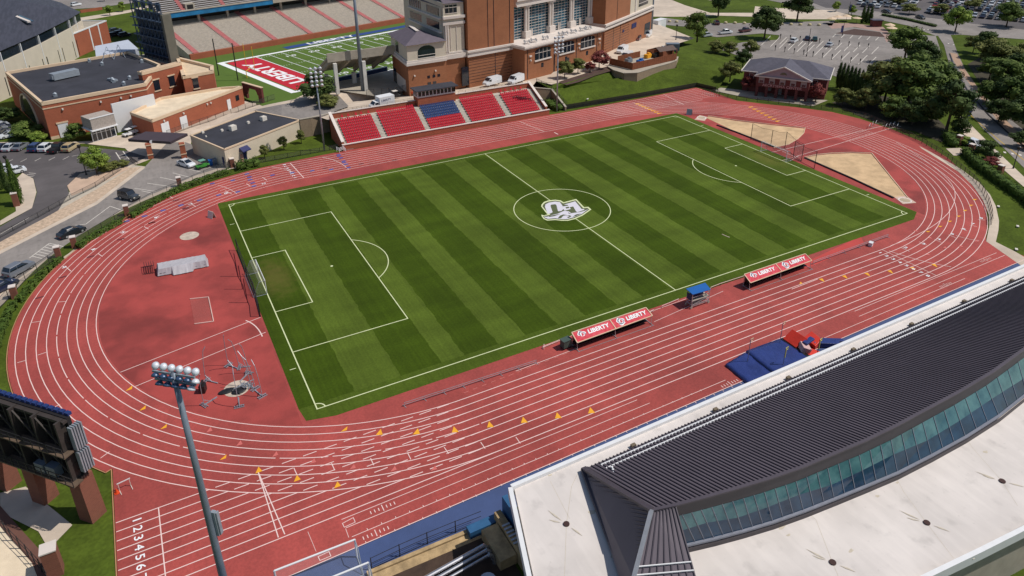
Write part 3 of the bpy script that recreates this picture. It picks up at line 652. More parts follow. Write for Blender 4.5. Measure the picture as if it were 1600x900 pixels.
# retaining walls
def wallrun(name, pts, ztop, zbot, m, cap, label, cat='wall', th=.4, group=None):
    mb = MB(); P = [Vector(p) for p in pts]
    for i, (a, b) in enumerate(zip(P, P[1:])):
        mb.hexa_wall(a, b, zbot[i], zbot[i+1], ztop[i], ztop[i+1], th, cap)
    o = mb.build(name, [m, cap] if cap else [m]); return tag(o, label, cat, group)
def hexa_wall(s, a, b, z0a, z0b, z1a, z1b, th, cap):
    d = (Vector((b.x-a.x, b.y-a.y, 0))).normalized(); n = Vector((-d.y, d.x, 0))*th/2
    a = Vector((a.x, a.y, 0)); b = Vector((b.x, b.y, 0)); Z = lambda q, z: q+Vector((0, 0, z))
    s.mat(0).hexa([Z(a-n, z0a), Z(b-n, z0b), Z(b+n, z0b), Z(a+n, z0a), Z(a-n, z1a), Z(b-n, z1b), Z(b+n, z1b), Z(a+n, z1a)])
    if cap:
        n = n*1.35; s.mat(1).hexa([Z(a-n, z1a+.005), Z(b-n, z1b+.005), Z(b+n, z1b+.005), Z(a+n, z1a+.005), Z(a-n, z1a+.14), Z(b-n, z1b+.14), Z(b+n, z1b+.14), Z(a+n, z1a+.14)])
MB.hexa_wall = hexa_wall
cw = [G(950, 104, 4.8), G(960, 110, 4.8), G(975, 114.5, 4.8), G(995, 114, 4.8), G(1020, 106, 4.8), G(1045, 99, 4.8), G(1056, 95, 4.8), G(1059, 89, 4.8)]
wallrun('retaining_wall', cw, [4.8]*8, [4.3, 2.6, 1.2, .8, 1.2, 1.8, 2.4, 3.2], M_plaster, M_concgrey, 'curved block retaining wall standing out of the grass slope below the fenced yard')
fill('yard_paving', [cw+GP([(1030, 80, 4.8), (990, 88, 4.8), (952, 98, 4.8)])], M_concgrey, 4.72)
wf = MB(); fp = [G(952, 99.5, 5), G(988, 108, 5), G(1057, 92, 5), G(1057, 84, 5)]
def plank_fence(mb, pts, z0, h):
    for a, b in zip(pts, pts[1:]):
        L = (Vector((b.x-a.x, b.y-a.y, 0))).length; k = max(1, int(L/.9))
        for i in range(k): mb.wall(a, b, i*L/k+.02, (i+1)*L/k-.02, z0, z0+h, -.05, .05)
plank_fence(wf, fp, 4.78, 2.0); plank_fence(wf, [G(965, 96, 5), G(1000, 88, 5)], 4.78, 1.9); plank_fence(wf, [G(1010, 86, 5), G(1030, 81, 5)], 4.78, 1.9)
wfo = thing('wood_fence', (fp[0].x, fp[0].y, 4.8), 'brown wooden board fence round the equipment yard on the curved wall', 'fence', world=True); wf.build_each('board_panel', M_wood, wfo, .3)
wallrun('retaining_wall', GP([(468, 187, 4.5), (485, 184, 4.5), (512, 178, 4.5)]), [4.5]*3, [-.05]*3, M_plaster, M_concgrey, 'block retaining wall between the low cream building and the red stand')
wallrun('retaining_wall', [Vector((27.6, 60.4, 0)), G(862, 140, 3.5), G(884, 168, .8)], [4.6, 3.6, .9], [-.05]*3, M_plaster, M_concgrey, 'sloping block wall between the hedge pit and the grass slope')
wallrun('field_wall', GP([(505, 131, 4.5), (605, 108.5, 4.5)]), [5.3]*2, [0]*2, mat('wall_blue', (64, 84, 130), .7), M_white, 'blue padded wall with white top beside the football field')

# ================================================================== RED GRANDSTAND
gs = thing('grandstand', (-27.5, 50.2, 0), 'brick trackside grandstand with rows of red seats and one blue block', 'grandstand', world=True)
mb = MB()
mb.mat(0).hexa([(-27.5, 50.5, -.05), (27.2, 49.85, -.05), (27.2, 50.25, -.05), (-27.5, 50.9, -.05), (-27.5, 50.5, 1.3), (27.2, 49.85, 1.3), (27.2, 50.25, 1.3), (-27.5, 50.9, 1.3)])
for x0, x1 in ((-27.5, -27.0), (26.7, 27.2)):
    mb.mat(0).hexa([(x0, 51, -.05), (x1, 51, -.05), (x1, 60.2, -.05), (x0, 60.2, -.05), (x0, 51, 1.9), (x1, 51, 1.9), (x1, 60.2, 6.3), (x0, 60.2, 6.3)])
for a, b in ((-27.0, -5.8), (5, 26.7)): mb.mat(0).box(a, b, 59.9, 60.3, 4.3, 6.1)
mb.build('wall', [M_brick], gs)
mb = MB()
mb.hexa([(-27.6, 50.4, 1.31), (27.3, 49.75, 1.31), (27.3, 50.3, 1.31), (-27.6, 50.95, 1.31), (-27.6, 50.4, 1.45), (27.3, 49.75, 1.45), (27.3, 50.3, 1.45), (-27.6, 50.95, 1.45)])
for x0, x1 in ((-27.6, -26.9), (26.6, 27.3)): mb.hexa([(x0, 50.96, 1.92), (x1, 50.96, 1.92), (x1, 60.4, 6.32), (x0, 60.4, 6.32), (x0, 50.96, 2.05), (x1, 50.96, 2.05), (x1, 60.4, 6.46), (x0, 60.4, 6.46)])
for a, b in ((-26.9, -5.8), (5, 26.6)): mb.box(a, b, 59.8, 60.4, 6.11, 6.24)
mb.build_each('coping', [M_stone], gs)
mb = MB(); y0 = 51.0; DR, RR, NR = .8, .42, 10
for i in range(NR): mb.box(-27, 26.7, y0+i*DR, y0+(i+1)*DR if i < NR-1 else 59.9, 0, 1.0+i*RR)
for x in (-26.9, -17.25, -6.15, 4.75, 16.0, 25.9):       # stair flights, half steps
    for i in range(NR-1): mb.box(x-.55, x+.55, y0+(i+.5)*DR, y0+(i+1)*DR-.01, 1.0+i*RR, 1.0+(i+.5)*RR)
mb.build('terracing', [M_bench], gs)
SEC = [(-26.2, -18.0), (-16.4, -6.9), (-5.4, 3.9), (5.6, 15.1), (17.0, 25.2)]
def seat_mesh(mb, x, y, z):
    mb.box(x-.22, x+.22, y-.22, y+.2, z+.36, z+.42); mb.hexa([(x-.22, y+.18, z+.42), (x+.22, y+.18, z+.42), (x+.22, y+.24, z+.42), (x-.22, y+.24, z+.42), (x-.2, y+.27, z+.82), (x+.2, y+.27, z+.82), (x+.2, y+.33, z+.82), (x-.2, y+.33, z+.82)])
    mb.box(x-.04, x+.04, y+.05, y+.15, z, z+.36)
sm = MB(); seat_mesh(sm, 0, 0, 0); seat_red = sm.mesh('seat', M_seatr); seat_blue = seat_red.copy(); seat_blue.materials[0] = M_seatb
bulk = MB(); cnt = 0
for si, (a, b) in enumerate(SEC):
    n = int((b-a)/.53); rows = NR-1 if si in (0,) else NR
    if si == 4: rows = NR-1
    for r_ in range(rows):
        for i in range(n):
            x = a+.27+i*(b-a-.5)/(n-1); y = y0+r_*DR+.42; z = 1.0+r_*RR
            bl = si == 2 and r_ >= 4
            if cnt < 100 and si in (0, 1) and r_ < 4 and not bl:
                o = bpy.data.objects.new('seat', seat_red); col.objects.link(o); o.location = (x+27.5, y-50.2, z); o.parent = gs; cnt += 1
            else: bulk.mat(1 if bl else 0); seat_mesh(bulk, x, y, z)
bulk.build('seat', [M_seatr, M_seatb], gs)['kind'] = 'stuff'
hr = MB()
for y, z in ((50.95, 1.45),):
    for i in range(9): hr.bar((-26.8+i*.2, 50.3, 0), (-26.8+i*.2, 50.3, .3), .03)
for k in range(4):
    hr.bar((-27.3, 50.0-k*.3, .25+k*0), (-27.3, 50.0-k*.3, 1.1), .06)
for z in (.5, .8, 1.1): hr.bar((-28.6, 49.6, z), (-27.3, 50.4, z), .07); hr.bar((-28.6, 49.6, z), (-28.9, 50.9, z), .07)
for x, y in ((-28.6, 49.6), (-28.9, 50.9), (-27.4, 50.35)): hr.bar((x, y, 0), (x, y, 1.1), .07)
hr.build('railing', M_white, gs)
hr = MB()
for a, b in ((-25.5, -18.2), (-26, -6.5), (6, 25)):
    for z in (6.5, 6.8): hr.bar((a, 60.1, z), (b, 60.1, z), .04)
    k = int((b-a)/2)
    for i in range(k+1): hr.bar((a+(b-a)*i/k, 60.1, 6.2), (a+(b-a)*i/k, 60.1, 6.8), .04)
hr.build_each('railing', M_darksteel, gs)
# folding chairs left on the wheelchair deck
mk = MB()
for i in range(5): seat_mesh(mk, -24.8+i*1.6+random.random()*.5, 59.2, 4.8)
for i in range(5): seat_mesh(mk, 17.8+i*1.5+random.random()*.5, 59.3, 4.8)
mk.build_each('deck_seat', [M_seatr], gs)
# press box
pb = thing('press_box', (-6, 57, 4.5), 'small press box with grey roof and window band above the blue seats', 'press box', world=True)
A, B = (-5.6, 58.6), (4.6, 58.6)
mb = MB(); mb.box(-5.6, 4.6, 58.6, 61.6, 4.4, 7.0); mb.build('wall', M_brick, pb)
mb = MB(); mb.box(-5.6, 4.6, 58.6, 61.6, 7.01, 7.35); mb.box(-5.6, 4.6, 58.6, 61.6, 8.5, 8.75)
for i in range(11): mb.box(-5.6+i*1.0, -5.4+i*1.0, 58.6, 58.8, 7.35, 8.5)
for i in range(5): mb.box(-5.6, -5.4, 58.9+i*.65, 59.05+i*.65, 7.35, 8.5)
mb.box(4.4, 4.6, 58.6, 61.6, 7.35, 8.5); mb.build('window_frame', M_stone, pb)
mb = MB(); mb.box(-5.5, 4.38, 58.72, 61.5, 7.36, 8.49); mb.build('window', M_glass, pb)
mb = MB(); mb.box(-6.2, 5.2, 57.9, 62.2, 8.76, 8.98); mb.build('roof', M_rooftar, pb)

# ================================================================== TOWER
T0 = CZ4
tw = thing('stadium_tower', (G(733, 133, 4.5).x, G(733, 133, 4.5).y, T0), 'tall brick and cream stadium tower with curtain windows and columns', 'building', world=True)
wallm, crm, stn, gl, frm, dkm, rf = MB(), MB(), MB(), MB(), MB(), MB(), MB()
def P13(u, v): p = G(u, v, 13.0); return Vector((p.x, p.y, 0))
pA, pB = P13(637, 99), P13(697, 90)          # pavilion front
pL = P13(612, 79)
S0, S1 = P13(697, 89.5), P13(728, 85)
M0, M1 = P13(732, 85), P13(803, 72.5)
deep = 22
nrm = lambda a, b: Vector((-(b-a).y, (b-a).x, 0)).normalized()
n0 = nrm(pA, pB); nM = nrm(M0, M1)
pR = pB+n0*9; S0b = S0+n0*14; S1b = S1+n0*14
BLK = [([pA, pB, pR+n0*7, pL+Vector((0, 0, 0))], 12.3)]
wallm.prism([pA, pB, pB+n0*16, pL], 0, 12.3)
stn.prism([pA+Vector((-.5, -.5, 0)), pB+Vector((0, -.5, 0)), pB+n0*16, pL+Vector((-.5, .3, 0))], 12.32, 13.0)
stn.prism([pA+Vector((-.3, -.3, 0)), pB+Vector((0, -.3, 0)), pB+n0*16, pL+Vector((-.3, .3, 0))], 13.01, 13.5)
crm.prism([pA, pB, pB+n0*16, pL], 13.52, 17.6)
# hip roof of the pavilion
e = .7; c0 = pA+Vector((-e, -e, 17.65)); c1 = pB+Vector((.2, -e, 17.65)); c2 = pB+n0*16+Vector((.2, e, 17.65)); c3 = pL+Vector((-e, e, 17.65))
rA = (c0+c1)/2+n0*5+Vector((0, 0, 2.3)); rB = (c2+c3)/2-n0*5+Vector((0, 0, 2.3))
rf.face([c0, c1, rA]); rf.face([c1, c2, rB, rA]); rf.face([c2, c3, rB]); rf.face([c3, c0, rA, rB]); rf.face([c3, c2, c1, c0])
stn.bar(rA+Vector((0, 0, .05)), rB+Vector((0, 0, .05)), .9, .15)
# arched window of the pavilion
def arch(mb, A, B, s0, s1, z0, z1, t, rise, seg=10, inset=0):
    A = Vector((A.x, A.y, 0)); B = Vector((B.x, B.y, 0)); d = (B-A).normalized(); n = Vector((d.y, -d.x, 0)); c = (s0+s1)/2; r = (s1-s0)/2
    pts = [A+d*s0+Vector((0, 0, z0)), A+d*s1+Vector((0, 0, z0))]+[A+d*(c+r*math.cos(math.pi*i/seg))+Vector((0, 0, z1-rise+rise*math.sin(math.pi*i/seg))) for i in range(seg+1)]
    f = [p+n*t for p in pts]; b = [p+n*(t-.25) for p in pts]
    mb.face(f); k = len(f)
    for i in range(k): mb.face([f[i], b[i], b[(i+1) % k], f[(i+1) % k]])
Lp = (pB-pA).length
arch(dkm, pA, pB, Lp*.27, Lp*.72, 13.7, 17.0, .04, 1.5)
frm.wall(pA, pB, Lp*.27, Lp*.72, 14.5, 14.62, .05, .12); frm.wall(pA, pB, Lp*.27, Lp*.72, 13.72, 13.9, .05, .12)
# left face window
LL = (pL-pA).length
dkm.wall(pL, pA, LL*.30, LL*.48, 13.9, 16.8, .0, .06)
for s in (.13, .27, .4): dkm.wall(pA, pB, Lp*(.35+s), Lp*(.42+s), 8.2, 8.9, 0, .05)
for s in (.13, .27): dkm.wall(pA, pB, Lp*(.35+s), Lp*(.44+s), 6.5, 7.1, 0, .05)
frm.wall(pL, pA, LL*.25, LL*.8, 4.5, 7.8, 0, .12); dkm.wall(pL, pA, LL*.05, LL*.22, 4.5, 8.6, 0, .1)
for s, z in ((.12, 9.3), (.62, 9.8)): frm.wall(pA, pB, Lp*s*1.1, Lp*s*1.1+.35, z, z+.35, 0, .4)
# cream stair tower
wallm.prism([S0+n0*.6, S1+n0*.6, S1b, S0b], 0, 12.3); dkm.wall(S1+n0*.5, S1+n0*.5+(S1-S0), .2, 1.5, 4.5, 8.5, 0, .1)
crm.prism([S0+n0*.6, S1+n0*.6, S1b, S0b], 13.55, 27)
stn.prism([S0+n0*.0, S1+n0*.0, S1b, S0b], 12.33, 13.53)
LS = (S1-S0).length; q0 = S0+n0*.6; q1 = S1+n0*.6
for z0, z1, t in ((21.3, 22.0, .35), (22.9, 23.6, .6), (13.7, 14.1, .2)): stn.wall(q0, q1, -.3, LS+.2, z0, z1, 0, t)
for s in (.05, .15): stn.wall(q0, q1, LS*s, LS*s+.35, 14.2, 21.2, 0, .35)
stn.wall(q0, q1, LS*.3, LS*.32, 14.5, 20.8, 0, .12); stn.wall(q0, q1, LS*.6, LS*.62, 14.5, 20.8, 0, .12)
for i in range(3): dkm.wall(q0, q1, LS*.1+i*LS*.2, LS*.27+i*LS*.2, 24.3, 26.4, 0, .06)
for z in (24.2, 25.7, 26.5): frm.wall(q0, q1, LS*.08, LS*.7, z, z+.12, .05, .12)
# shaded side wing with balconies to the left of the stair tower
w0 = S0+n0*9; w1 = G(640, 12, 22.5); w1.z = 0
crm.prism([S0+n0*1.5+Vector((-.1, 0, 0)), S0+n0*9, w1+n0*4, w1], 13.55, 22)
for k in range(2):
    z = 19.0+3.6*k
    dkm.wall(w1, S0+n0*1.5, .6, (w1-S0).length-3, z+.9, z+2.8, .05, .3)
    stn.wall(w1, S0+n0*1.5, 0, (w1-S0).length-1.5, z+.1, z+.5, 0.05, .8)
for k in range(9):
    frm.wall(w1, S0+n0*1.5, .6+k*1.5, .75+k*1.5, 22.7, 25.6, .3, .42)
crm.prism([S0+n0*1.5+Vector((-.1, 0, 0)), S0+n0*9, w1+n0*4, w1], 22.02, 25.6)
k0 = w1+Vector((-1, -1, 25.9)); k1 = S0+n0*.2+Vector((0, 0, 25.9)); k2 = S1+n0*.2+Vector((0, 0, 26.9)); k3 = S0+n0*12+Vector((2, 0, 30)); rf.face([k0, k1, k3]); rf.face([k1+Vector((0, 0, 1)), k2, k3])
# main brick shaft
wallm.prism([M0, M1, M1+nM*deep, M0+nM*deep], 0, 12.3); wallm.prism([M0, M1, M1+nM*deep, M0+nM*deep], 14.0, 40)
stn.prism([M0-nM*.15, M1-nM*.15, M1+nM*deep, M0+nM*deep], 12.31, 13.98)
LM = (M1-M0).length
for z0, z1, t in ((12.3, 12.8, .5), (13.5, 14.0, .6)): stn.wall(M0, M1, -.5, LM+.5, z0, z1, .1, t)
stn.wall(M0-Vector((.9, -2, 0)), M0, 0, 2.2, 12.3, 14, -.1, .1)
for s in (.42, .55, .9): dkm.wall(M0, M1, LM*s, LM*s+.18, 14.1, 40, 0, .05)
dkm.wall(M0, M1, LM*.57, LM*.57+.15, 4.5, 12.2, 0, .05)
for i in range(9): dkm.wall(M0, M1, .1, LM-.1, 5+i*.82, 5.08+i*.82, 0, .03)
dkm.wall(M0+nM*.5, M0+nM*.5+(M0-M1)*.2, .05, 2.2, 4.5, 9.6, -.4, .05)
# glazed front behind the roof terrace
Tz = 14.0
g0 = G(803, 62, Tz); g1 = G(937, 31, Tz); g0.z = g1.z = 0
t0, t1, t2 = G(809, 74, 13.9), G(945, 42, 13.9), G(940, 40, 13.9); t0.z = t1.z = 0
nG = nrm(g0, g1)
ta = G(822, 73, 13.9); tb = G(944, 44, 13.9); ta.z = tb.z = 0; nT = nrm(ta, tb)
wallm.prism([ta+nT*.5, tb+nT*.5, tb+nT*10, ta+nT*10], 0, 12.9)
stn.prism([ta-nT*.2+Vector((-.5, 0, 0)), tb-nT*.2, tb+nT*10, ta+nT*10+Vector((-.5, 0, 0))], 12.92, 13.9)
stn.prism([ta-nT*.5+Vector((-.8, 0, 0)), tb-nT*.5, tb+nT*10, ta+nT*10+Vector((-.8, 0, 0))], 13.3, 13.7)
LT = (tb-ta).length; a_, b_ = ta+nT*.5, tb+nT*.5
for s in (.12, .42, .70): # big triple windows
    w_ = LT*.19; arch(dkm, a_, b_, LT*s, LT*s+w_, 9.2, 12.5, .05, .8)
    frm.wall(a_, b_, LT*s-.2, LT*s+w_+.2, 8.85, 9.2, 0, .3)
    for k in range(1, 4): frm.wall(a_, b_, LT*s+w_*k/4-.05, LT*s+w_*k/4+.05, 9.2, 12.3, .06, .12)
    frm.wall(a_, b_, LT*s, LT*s+w_, 11.1, 11.2, .06, .12); dkm.wall(a_, b_, LT*s+w_*.4, LT*s+w_*.55, 6.8, 8, 0, .04)
for s in (.03, .35, .36, .64, .92, .99):
    dkm.wall(a_, b_, LT*s, LT*s+.2, 4.5, 12.8, 0, .06)
for s in (.05, .37, .66, .94): frm.wall(a_, b_, LT*s, LT*s+.9, 10.6, 11.0, 0, .3); frm.wall(a_, b_, LT*s+.4, LT*s+.7, 9.4, 9.8, 0, .35)
dkm.wall(a_, b_, LT*.5, LT*.55, 4.5, 7.5, 0, .06)
top = 40
LG = (g1-g0).length
gl.wall(g0, g1, 0, LG, 13.9, 23.3, -.4, 0); gl.wall(g0, g1, 0, LG, 25.5, top, -.4, 0)
cols_s = [.12, .385, .625, .85]
for k in range(12): frm.wall(g0, g1, 0, LG, 14.4+k*.8, 14.5+k*.8, .01, .06)
for k in range(16): frm.wall(g0, g1, 0, LG, 26+k*.9, 26.12+k*.9, .01, .1)
k = 0.0
while k < LG: frm.wall(g0, g1, k, k+.07, 13.9, 23.3, .07, .1); k += 1.45
for s in cols_s:
    for dx in (-.75, .35): stn.tube([g0+(g1-g0)*s+(g1-g0).normalized()*dx-nG*.7+Vector((0, 0, z)) for z in (15.9, 22.7)], .42, 10)
    stn.wall(g0, g1, LG*s-1.4, LG*s+1.1, 13.9, 15.9, .02, 1.5); stn.wall(g0, g1, LG*s-1.3, LG*s+1.0, 22.7, 23.3, .02, 1.4)
    stn.wall(g0, g1, LG*s-1.2, LG*s+.9, 25.6, top, .02, .9)
stn.wall(g0, g1, -.5, LG+.3, 23.3, 23.9, 0, 1.7); stn.wall(g0, g1, -.5, LG+.3, 23.9, 24.9, 0, 1.3); stn.wall(g0, g1, -.5, LG+.3, 24.9, 25.5, 0, 1.9)
# terrace tables and doors
for s in (.17, .48, .73):
    for d_ in (0, .6): frm.wall(g0, g1, LG*s+d_, LG*s+d_+.25, 13.95, 16, .16, .3)
# right brick block and beige arched corner
r0, r1, r2_, r3 = P13(936, 38), P13(944, 42), P13(984, 27), P13(1019, 12)
nR = nrm(r1, r2_)
r1 = G(945, 43, 13.0); r1.z = 0
for z0, z1, mm in ((0, 12.2, wallm), (12.22, 13.9, stn), (13.92, top, wallm)): mm.prism([r1, r2_, r2_+nR*14, r1+nR*14], z0, z1)
for z0, z1, mm in ((0, 12.2, wallm), (12.22, 13.9, stn), (13.92, top, crm)): mm.prism([r2_+Vector((.02, .02, 0)), r3, r3+nR*12, r2_+nR*12+Vector((.02, 0, 0))], z0, z1)
Lr = (r2_-r1).length; Lq = (r3-r2_).length
for z0, z1, t in ((12.2, 12.7, .5), (13.4, 13.95, .7)): stn.wall(r1, r2_, -.6, Lr, z0, z1, 0, t); stn.wall(r2_, r3, 0, Lq+.3, z0, z1, 0, t)
for s in (.35, .62): dkm.wall(r1, r2_, Lr*s, Lr*s+.2, 4.5, 12.2, 0, .05)
for s in (.45,): dkm.wall(r1, r2_, Lr*s, Lr*s+.25, 14, top, 0, .05)
for i in range(9): dkm.wall(r1, r2_, .1, Lr-.1, 5+i*.82, 5.08+i*.82, 0, .03)
arch(dkm, r2_, r3, Lq*.36, Lq*.78, 15.2, 19.8, .04, 1.8); frm.wall(r2_, r3, Lq*.36, Lq*.78, 16.2, 16.35, .05, .12)
stn.wall(r2_, r3, Lq*.2, Lq*.24, 14.2, top, 0, .2); dkm.wall(r2_, r3, Lq*.7, Lq*.95, 4.5, 8.3, 0, .08)
wallm.build_each('wall', M_brickb, tw, .3); crm.build_each('upper_wall', M_cream, tw); stn.build('cornice', M_stone, tw); gl.build_each('curtain_window', M_glassblue, tw)
frm.build_each('window_frame', M_stone, tw); dkm.build_each('window', M_glass, tw); rf.build('roof', M_rooftile, tw)
ct = g0+(g1-g0)*.5+Vector((0, 0, 24.4))-nG*1.34
text('sign_lettering', 'CARTER TOWER', 1.15, M_navy, ct-(g1-g0)*.02, (g1-g0), (0, 0, 1), tw, .04, 1.35, 0, .03)
mb = MB(); mb.wall(r1, r2_, Lr*.72, Lr*.78, 8.9, 9.7, .02, .12); mb.wall(r2_, r3, Lq*.1, Lq*.3, 8.8, 10.4, .02, .12); mb.build_each('sign_panel', M_navy, tw)
# tables on the roof terrace
tb_ = MB()
for s in (.08, .16, .3, .5, .55, .66, .78, .86):
    c = ta+(tb-ta)*s+nT*2.2; tb_.tube([c+Vector((0, 0, 13.9)), c+Vector((0, 0, 14.65))], .06, 6); tb_.tube([c+Vector((0, 0, 14.65)), c+Vector((0, 0, 14.7))], .55, 10)
    for a in range(4):
        q = c+Vector((math.cos(a*1.57+.4), math.sin(a*1.57+.4), 0))*.95; tb_.box(q.x-.22, q.x+.22, q.y-.22, q.y+.22, 14.3, 14.36); tb_.box(q.x-.22, q.x+.22, q.y+.16, q.y+.22, 14.3, 14.9)
tb_.build_each('table_set', M_alu, tw)

# ================================================================== STADIUM FIELD
fo = GP([(343, 99), (443, 148), (640, 104), (690, 90), (690, 40), (605, 51)]);
A_, B_ = G(343, 99), G(443, 147.5); ex = (G(605, 50.5)-A_); ex.z = 0; ex.normalize(); ey = Vector((ex.y, -ex.x, 0))
Wf = (B_-A_).length
def F(s, t, z=0): return A_+ex*s+ey*t*(Wf)+Vector((0, 0, z))
M_turf = mat('stadium_turf', (84, 110, 32), .95, .08, .2)
fill('football_turf', [[F(-14, -.32), F(-12, 1.3), F(120, 1.2), F(120, -.28)]], M_turf, .02)
mb = MB()
ez0, ez1 = 0, 13.0
fill('end_zone', [[F(1.8, .03), F(12.3, .03), F(12.3, .965), F(1.8, .965)]], M_redpaint, .03)
wl = MB()
wl.ribbon([F(.3, 0), F(120, 0)], 1.5, .034); wl.ribbon([F(.3, 1), F(120, 1)], 1.5, .034); wl.ribbon([F(.3, -.012), F(.3, 1.012)], 1.9, .038)
wl.ribbon([F(12.6, .0), F(12.6, 1)], .35, .038)
for i in range(1, 22):
    s = 12.6+i*4.57
    wl.ribbon([F(s, .02), F(s, .98)], .22, .042)
    for j in range(1, 5):
        for t in (.06, .38, .62, .94): wl.ribbon([F(s-4.57+j*.914, t-.008), F(s-4.57+j*.914, t+.008)], .12, .042)
wl.build('field_lines', M_num)['kind'] = 'structure'
fill('sideline_band', [[F(26, -.05), F(26, -.125), F(110, -.125), F(110, -.05)]], mat('band_blue', (40, 70, 134), .9), .04)
text('sideline_lettering', 'LIBERTY', 4.4, M_num, F(45, -.088, .05), ex, -ey, None, 0, 1.25, 0, .1, 'structure')
text('end_zone_lettering', 'LIBERTY', 7.4, M_num, F(7.1, .5, .05), -ey, -ex, None, 0, 1.2, 0, .22, 'structure')
for i, s_ in enumerate(('1 0', '2 0', '3 0', '4 0', '5 0', '4 0')):
    for t in (.16, .84): text('yard_number', s_, 2.6, M_num, F(12.6+9.14*(i+1), t, .05), ex, -ey, None, 0, 1.2, 0, .06, 'structure')
gp = thing('goal_post', F(-.4, .42), 'yellow football goal posts behind the red end zone', 'goal post', world=True)
mb = MB()
gy = F(-.5, .5); mb.tube([gy-ex*1.6, gy-ex*1.6+Vector((0, 0, 2.2)), gy+Vector((0, 0, 3))], .12)
for t in (-2.8, 2.8): mb.tube([gy+ey*t+Vector((0, 0, 3)), gy+ey*t+Vector((0, 0, 10))], .08)
mb.tube([gy-ey*2.8+Vector((0, 0, 3)), gy+ey*2.8+Vector((0, 0, 3))], .09); mb.build('upright', mat('goal_yellow', (240, 190, 40), .4), gp)
npz = []
for (u, v, u2_, v2, lab) in ((342, 118, 331, 48, 'left tall black net pole behind the end zone'), (372, 126, 360, 59, 'right tall black net pole behind the end zone')):
    b = G(u, v); mb = MB(); mb.tube([b, b+Vector((0, 0, 11.5))], .16); o = mb.build('net_pole', M_black); tag(o, lab, 'pole', 'net poles behind the end zone')

# ---- bowl seating on the far side of the stadium field
fs = thing('stadium_stand', F(-5, -.3), 'large far grandstand with grey bleachers, pink aisles and an upper deck', 'grandstand', world=True)
nB = -ey; base = F(-21, -.245); BR = .205
def Q(s, d, z): return base+ex*s+nB*d+Vector((0, 0, z))
mb = MB(); mb.hexa([Q(16, -1, 0), Q(150, -1, 0), Q(150, 0, 0), Q(16, 0, 0), Q(16, -1, 1.9), Q(150, -1, 1.9), Q(150, 0, 1.9), Q(16, 0, 1.9)]); mb.build('front_wall', M_brick, fs)
mb = MB(); NRW = 31
for i in range(NRW):
    d0 = i*.95; z1 = 1.8+i*BR
    mb.mat(0).hexa([Q(16, d0, 0), Q(150, d0, 0), Q(150, d0+.95, 0), Q(16, d0+.95, 0), Q(16, d0, z1), Q(150, d0, z1), Q(150, d0+.95, z1), Q(16, d0+.95, z1)])
    mb.mat(1).hexa([Q(16.2, d0+.35, z1+.3), Q(150, d0+.35, z1+.3), Q(150, d0+.7, z1+.3), Q(16.2, d0+.7, z1+.3), Q(16.2, d0+.35, z1+.38), Q(150, d0+.35, z1+.38), Q(150, d0+.7, z1+.38), Q(16.2, d0+.7, z1+.38)])
mb.build('lower_bleachers', [M_benchg, M_benchg], fs)
mb = MB()
for s in (18.5, 33, 47.5, 62, 76.5, 91, 105):
    for i in range(NRW):
        d0 = i*.95; z1 = 1.8+i*BR
        mb.hexa([Q(s-.9, d0, z1), Q(s+.9, d0, z1), Q(s+.9, d0+.95, z1), Q(s-.9, d0+.95, z1), Q(s-.9, d0, z1+.42), Q(s+.9, d0, z1+.42), Q(s+.9, d0+.95, z1+.42), Q(s-.9, d0+.95, z1+.42)])
mb.build_each('aisle', M_aisle, fs)
# upper deck
U0, UZ = 23.5, 11.6
mb = MB()
for i in range(26):
    d0 = U0+i*.95; z1 = UZ+i*.55
    mb.mat(0).hexa([Q(17, d0, z1-1.2), Q(150, d0, z1-1.2), Q(150, d0+.96, z1-1.2), Q(17, d0+.96, z1-1.2), Q(17, d0, z1), Q(150, d0, z1), Q(150, d0+.96, z1), Q(17, d0+.96, z1)])
    mb.mat(1).hexa([Q(17, d0+.3, z1+.3), Q(150, d0+.3, z1+.3), Q(150, d0+.75, z1+.3), Q(17, d0+.75, z1+.3), Q(17, d0+.3, z1+.4), Q(150, d0+.3, z1+.4), Q(150, d0+.75, z1+.4), Q(17, d0+.75, z1+.4)])
mb.build('upper_bleachers', [M_riserdark, mat('bench_bright', (226, 222, 222), .5, .06)], fs)
mb = MB()
for s in (26, 41, 56.5, 72, 88, 104):
    for i in range(26):
        d0 = U0+i*.95; z1 = UZ+i*.55
        mb.hexa([Q(s-.7, d0, z1), Q(s+.7, d0, z1), Q(s+.7, d0+.95, z1), Q(s-.7, d0+.95, z1), Q(s-.7, d0, z1+.5), Q(s+.7, d0, z1+.5), Q(s+.7, d0+.95, z1+.5), Q(s-.7, d0+.95, z1+.5)])
mb.build_each('aisle', M_aisle, fs)
mb = MB(); mb.hexa([Q(17, U0-.8, UZ-1.3), Q(60, U0-.8, UZ-1.3), Q(60, U0-.2, UZ-1.3), Q(17, U0-.2, UZ-1.3), Q(17, U0-.8, UZ+.4), Q(60, U0-.8, UZ+.4), Q(60, U0-.2, UZ+.4), Q(17, U0-.2, UZ+.4)]); mb.build('fascia', M_teal, fs)
mb = MB(); mb.hexa([Q(17, U0-1, UZ+.42), Q(60, U0-1, UZ+.42), Q(60, U0+.1, UZ+.42), Q(17, U0+.1, UZ+.42), Q(17, U0-1, UZ+.75), Q(60, U0-1, UZ+.75), Q(60, U0+.1, UZ+.75), Q(17, U0+.1, UZ+.75)])
mb.hexa([Q(60, U0-.9, UZ-1), Q(150, U0-.9, UZ-1), Q(150, U0, UZ-1), Q(60, U0, UZ-1), Q(60, U0-.9, UZ+.4), Q(150, U0-.9, UZ+.4), Q(150, U0, UZ+.4), Q(60, U0, UZ+.4)])
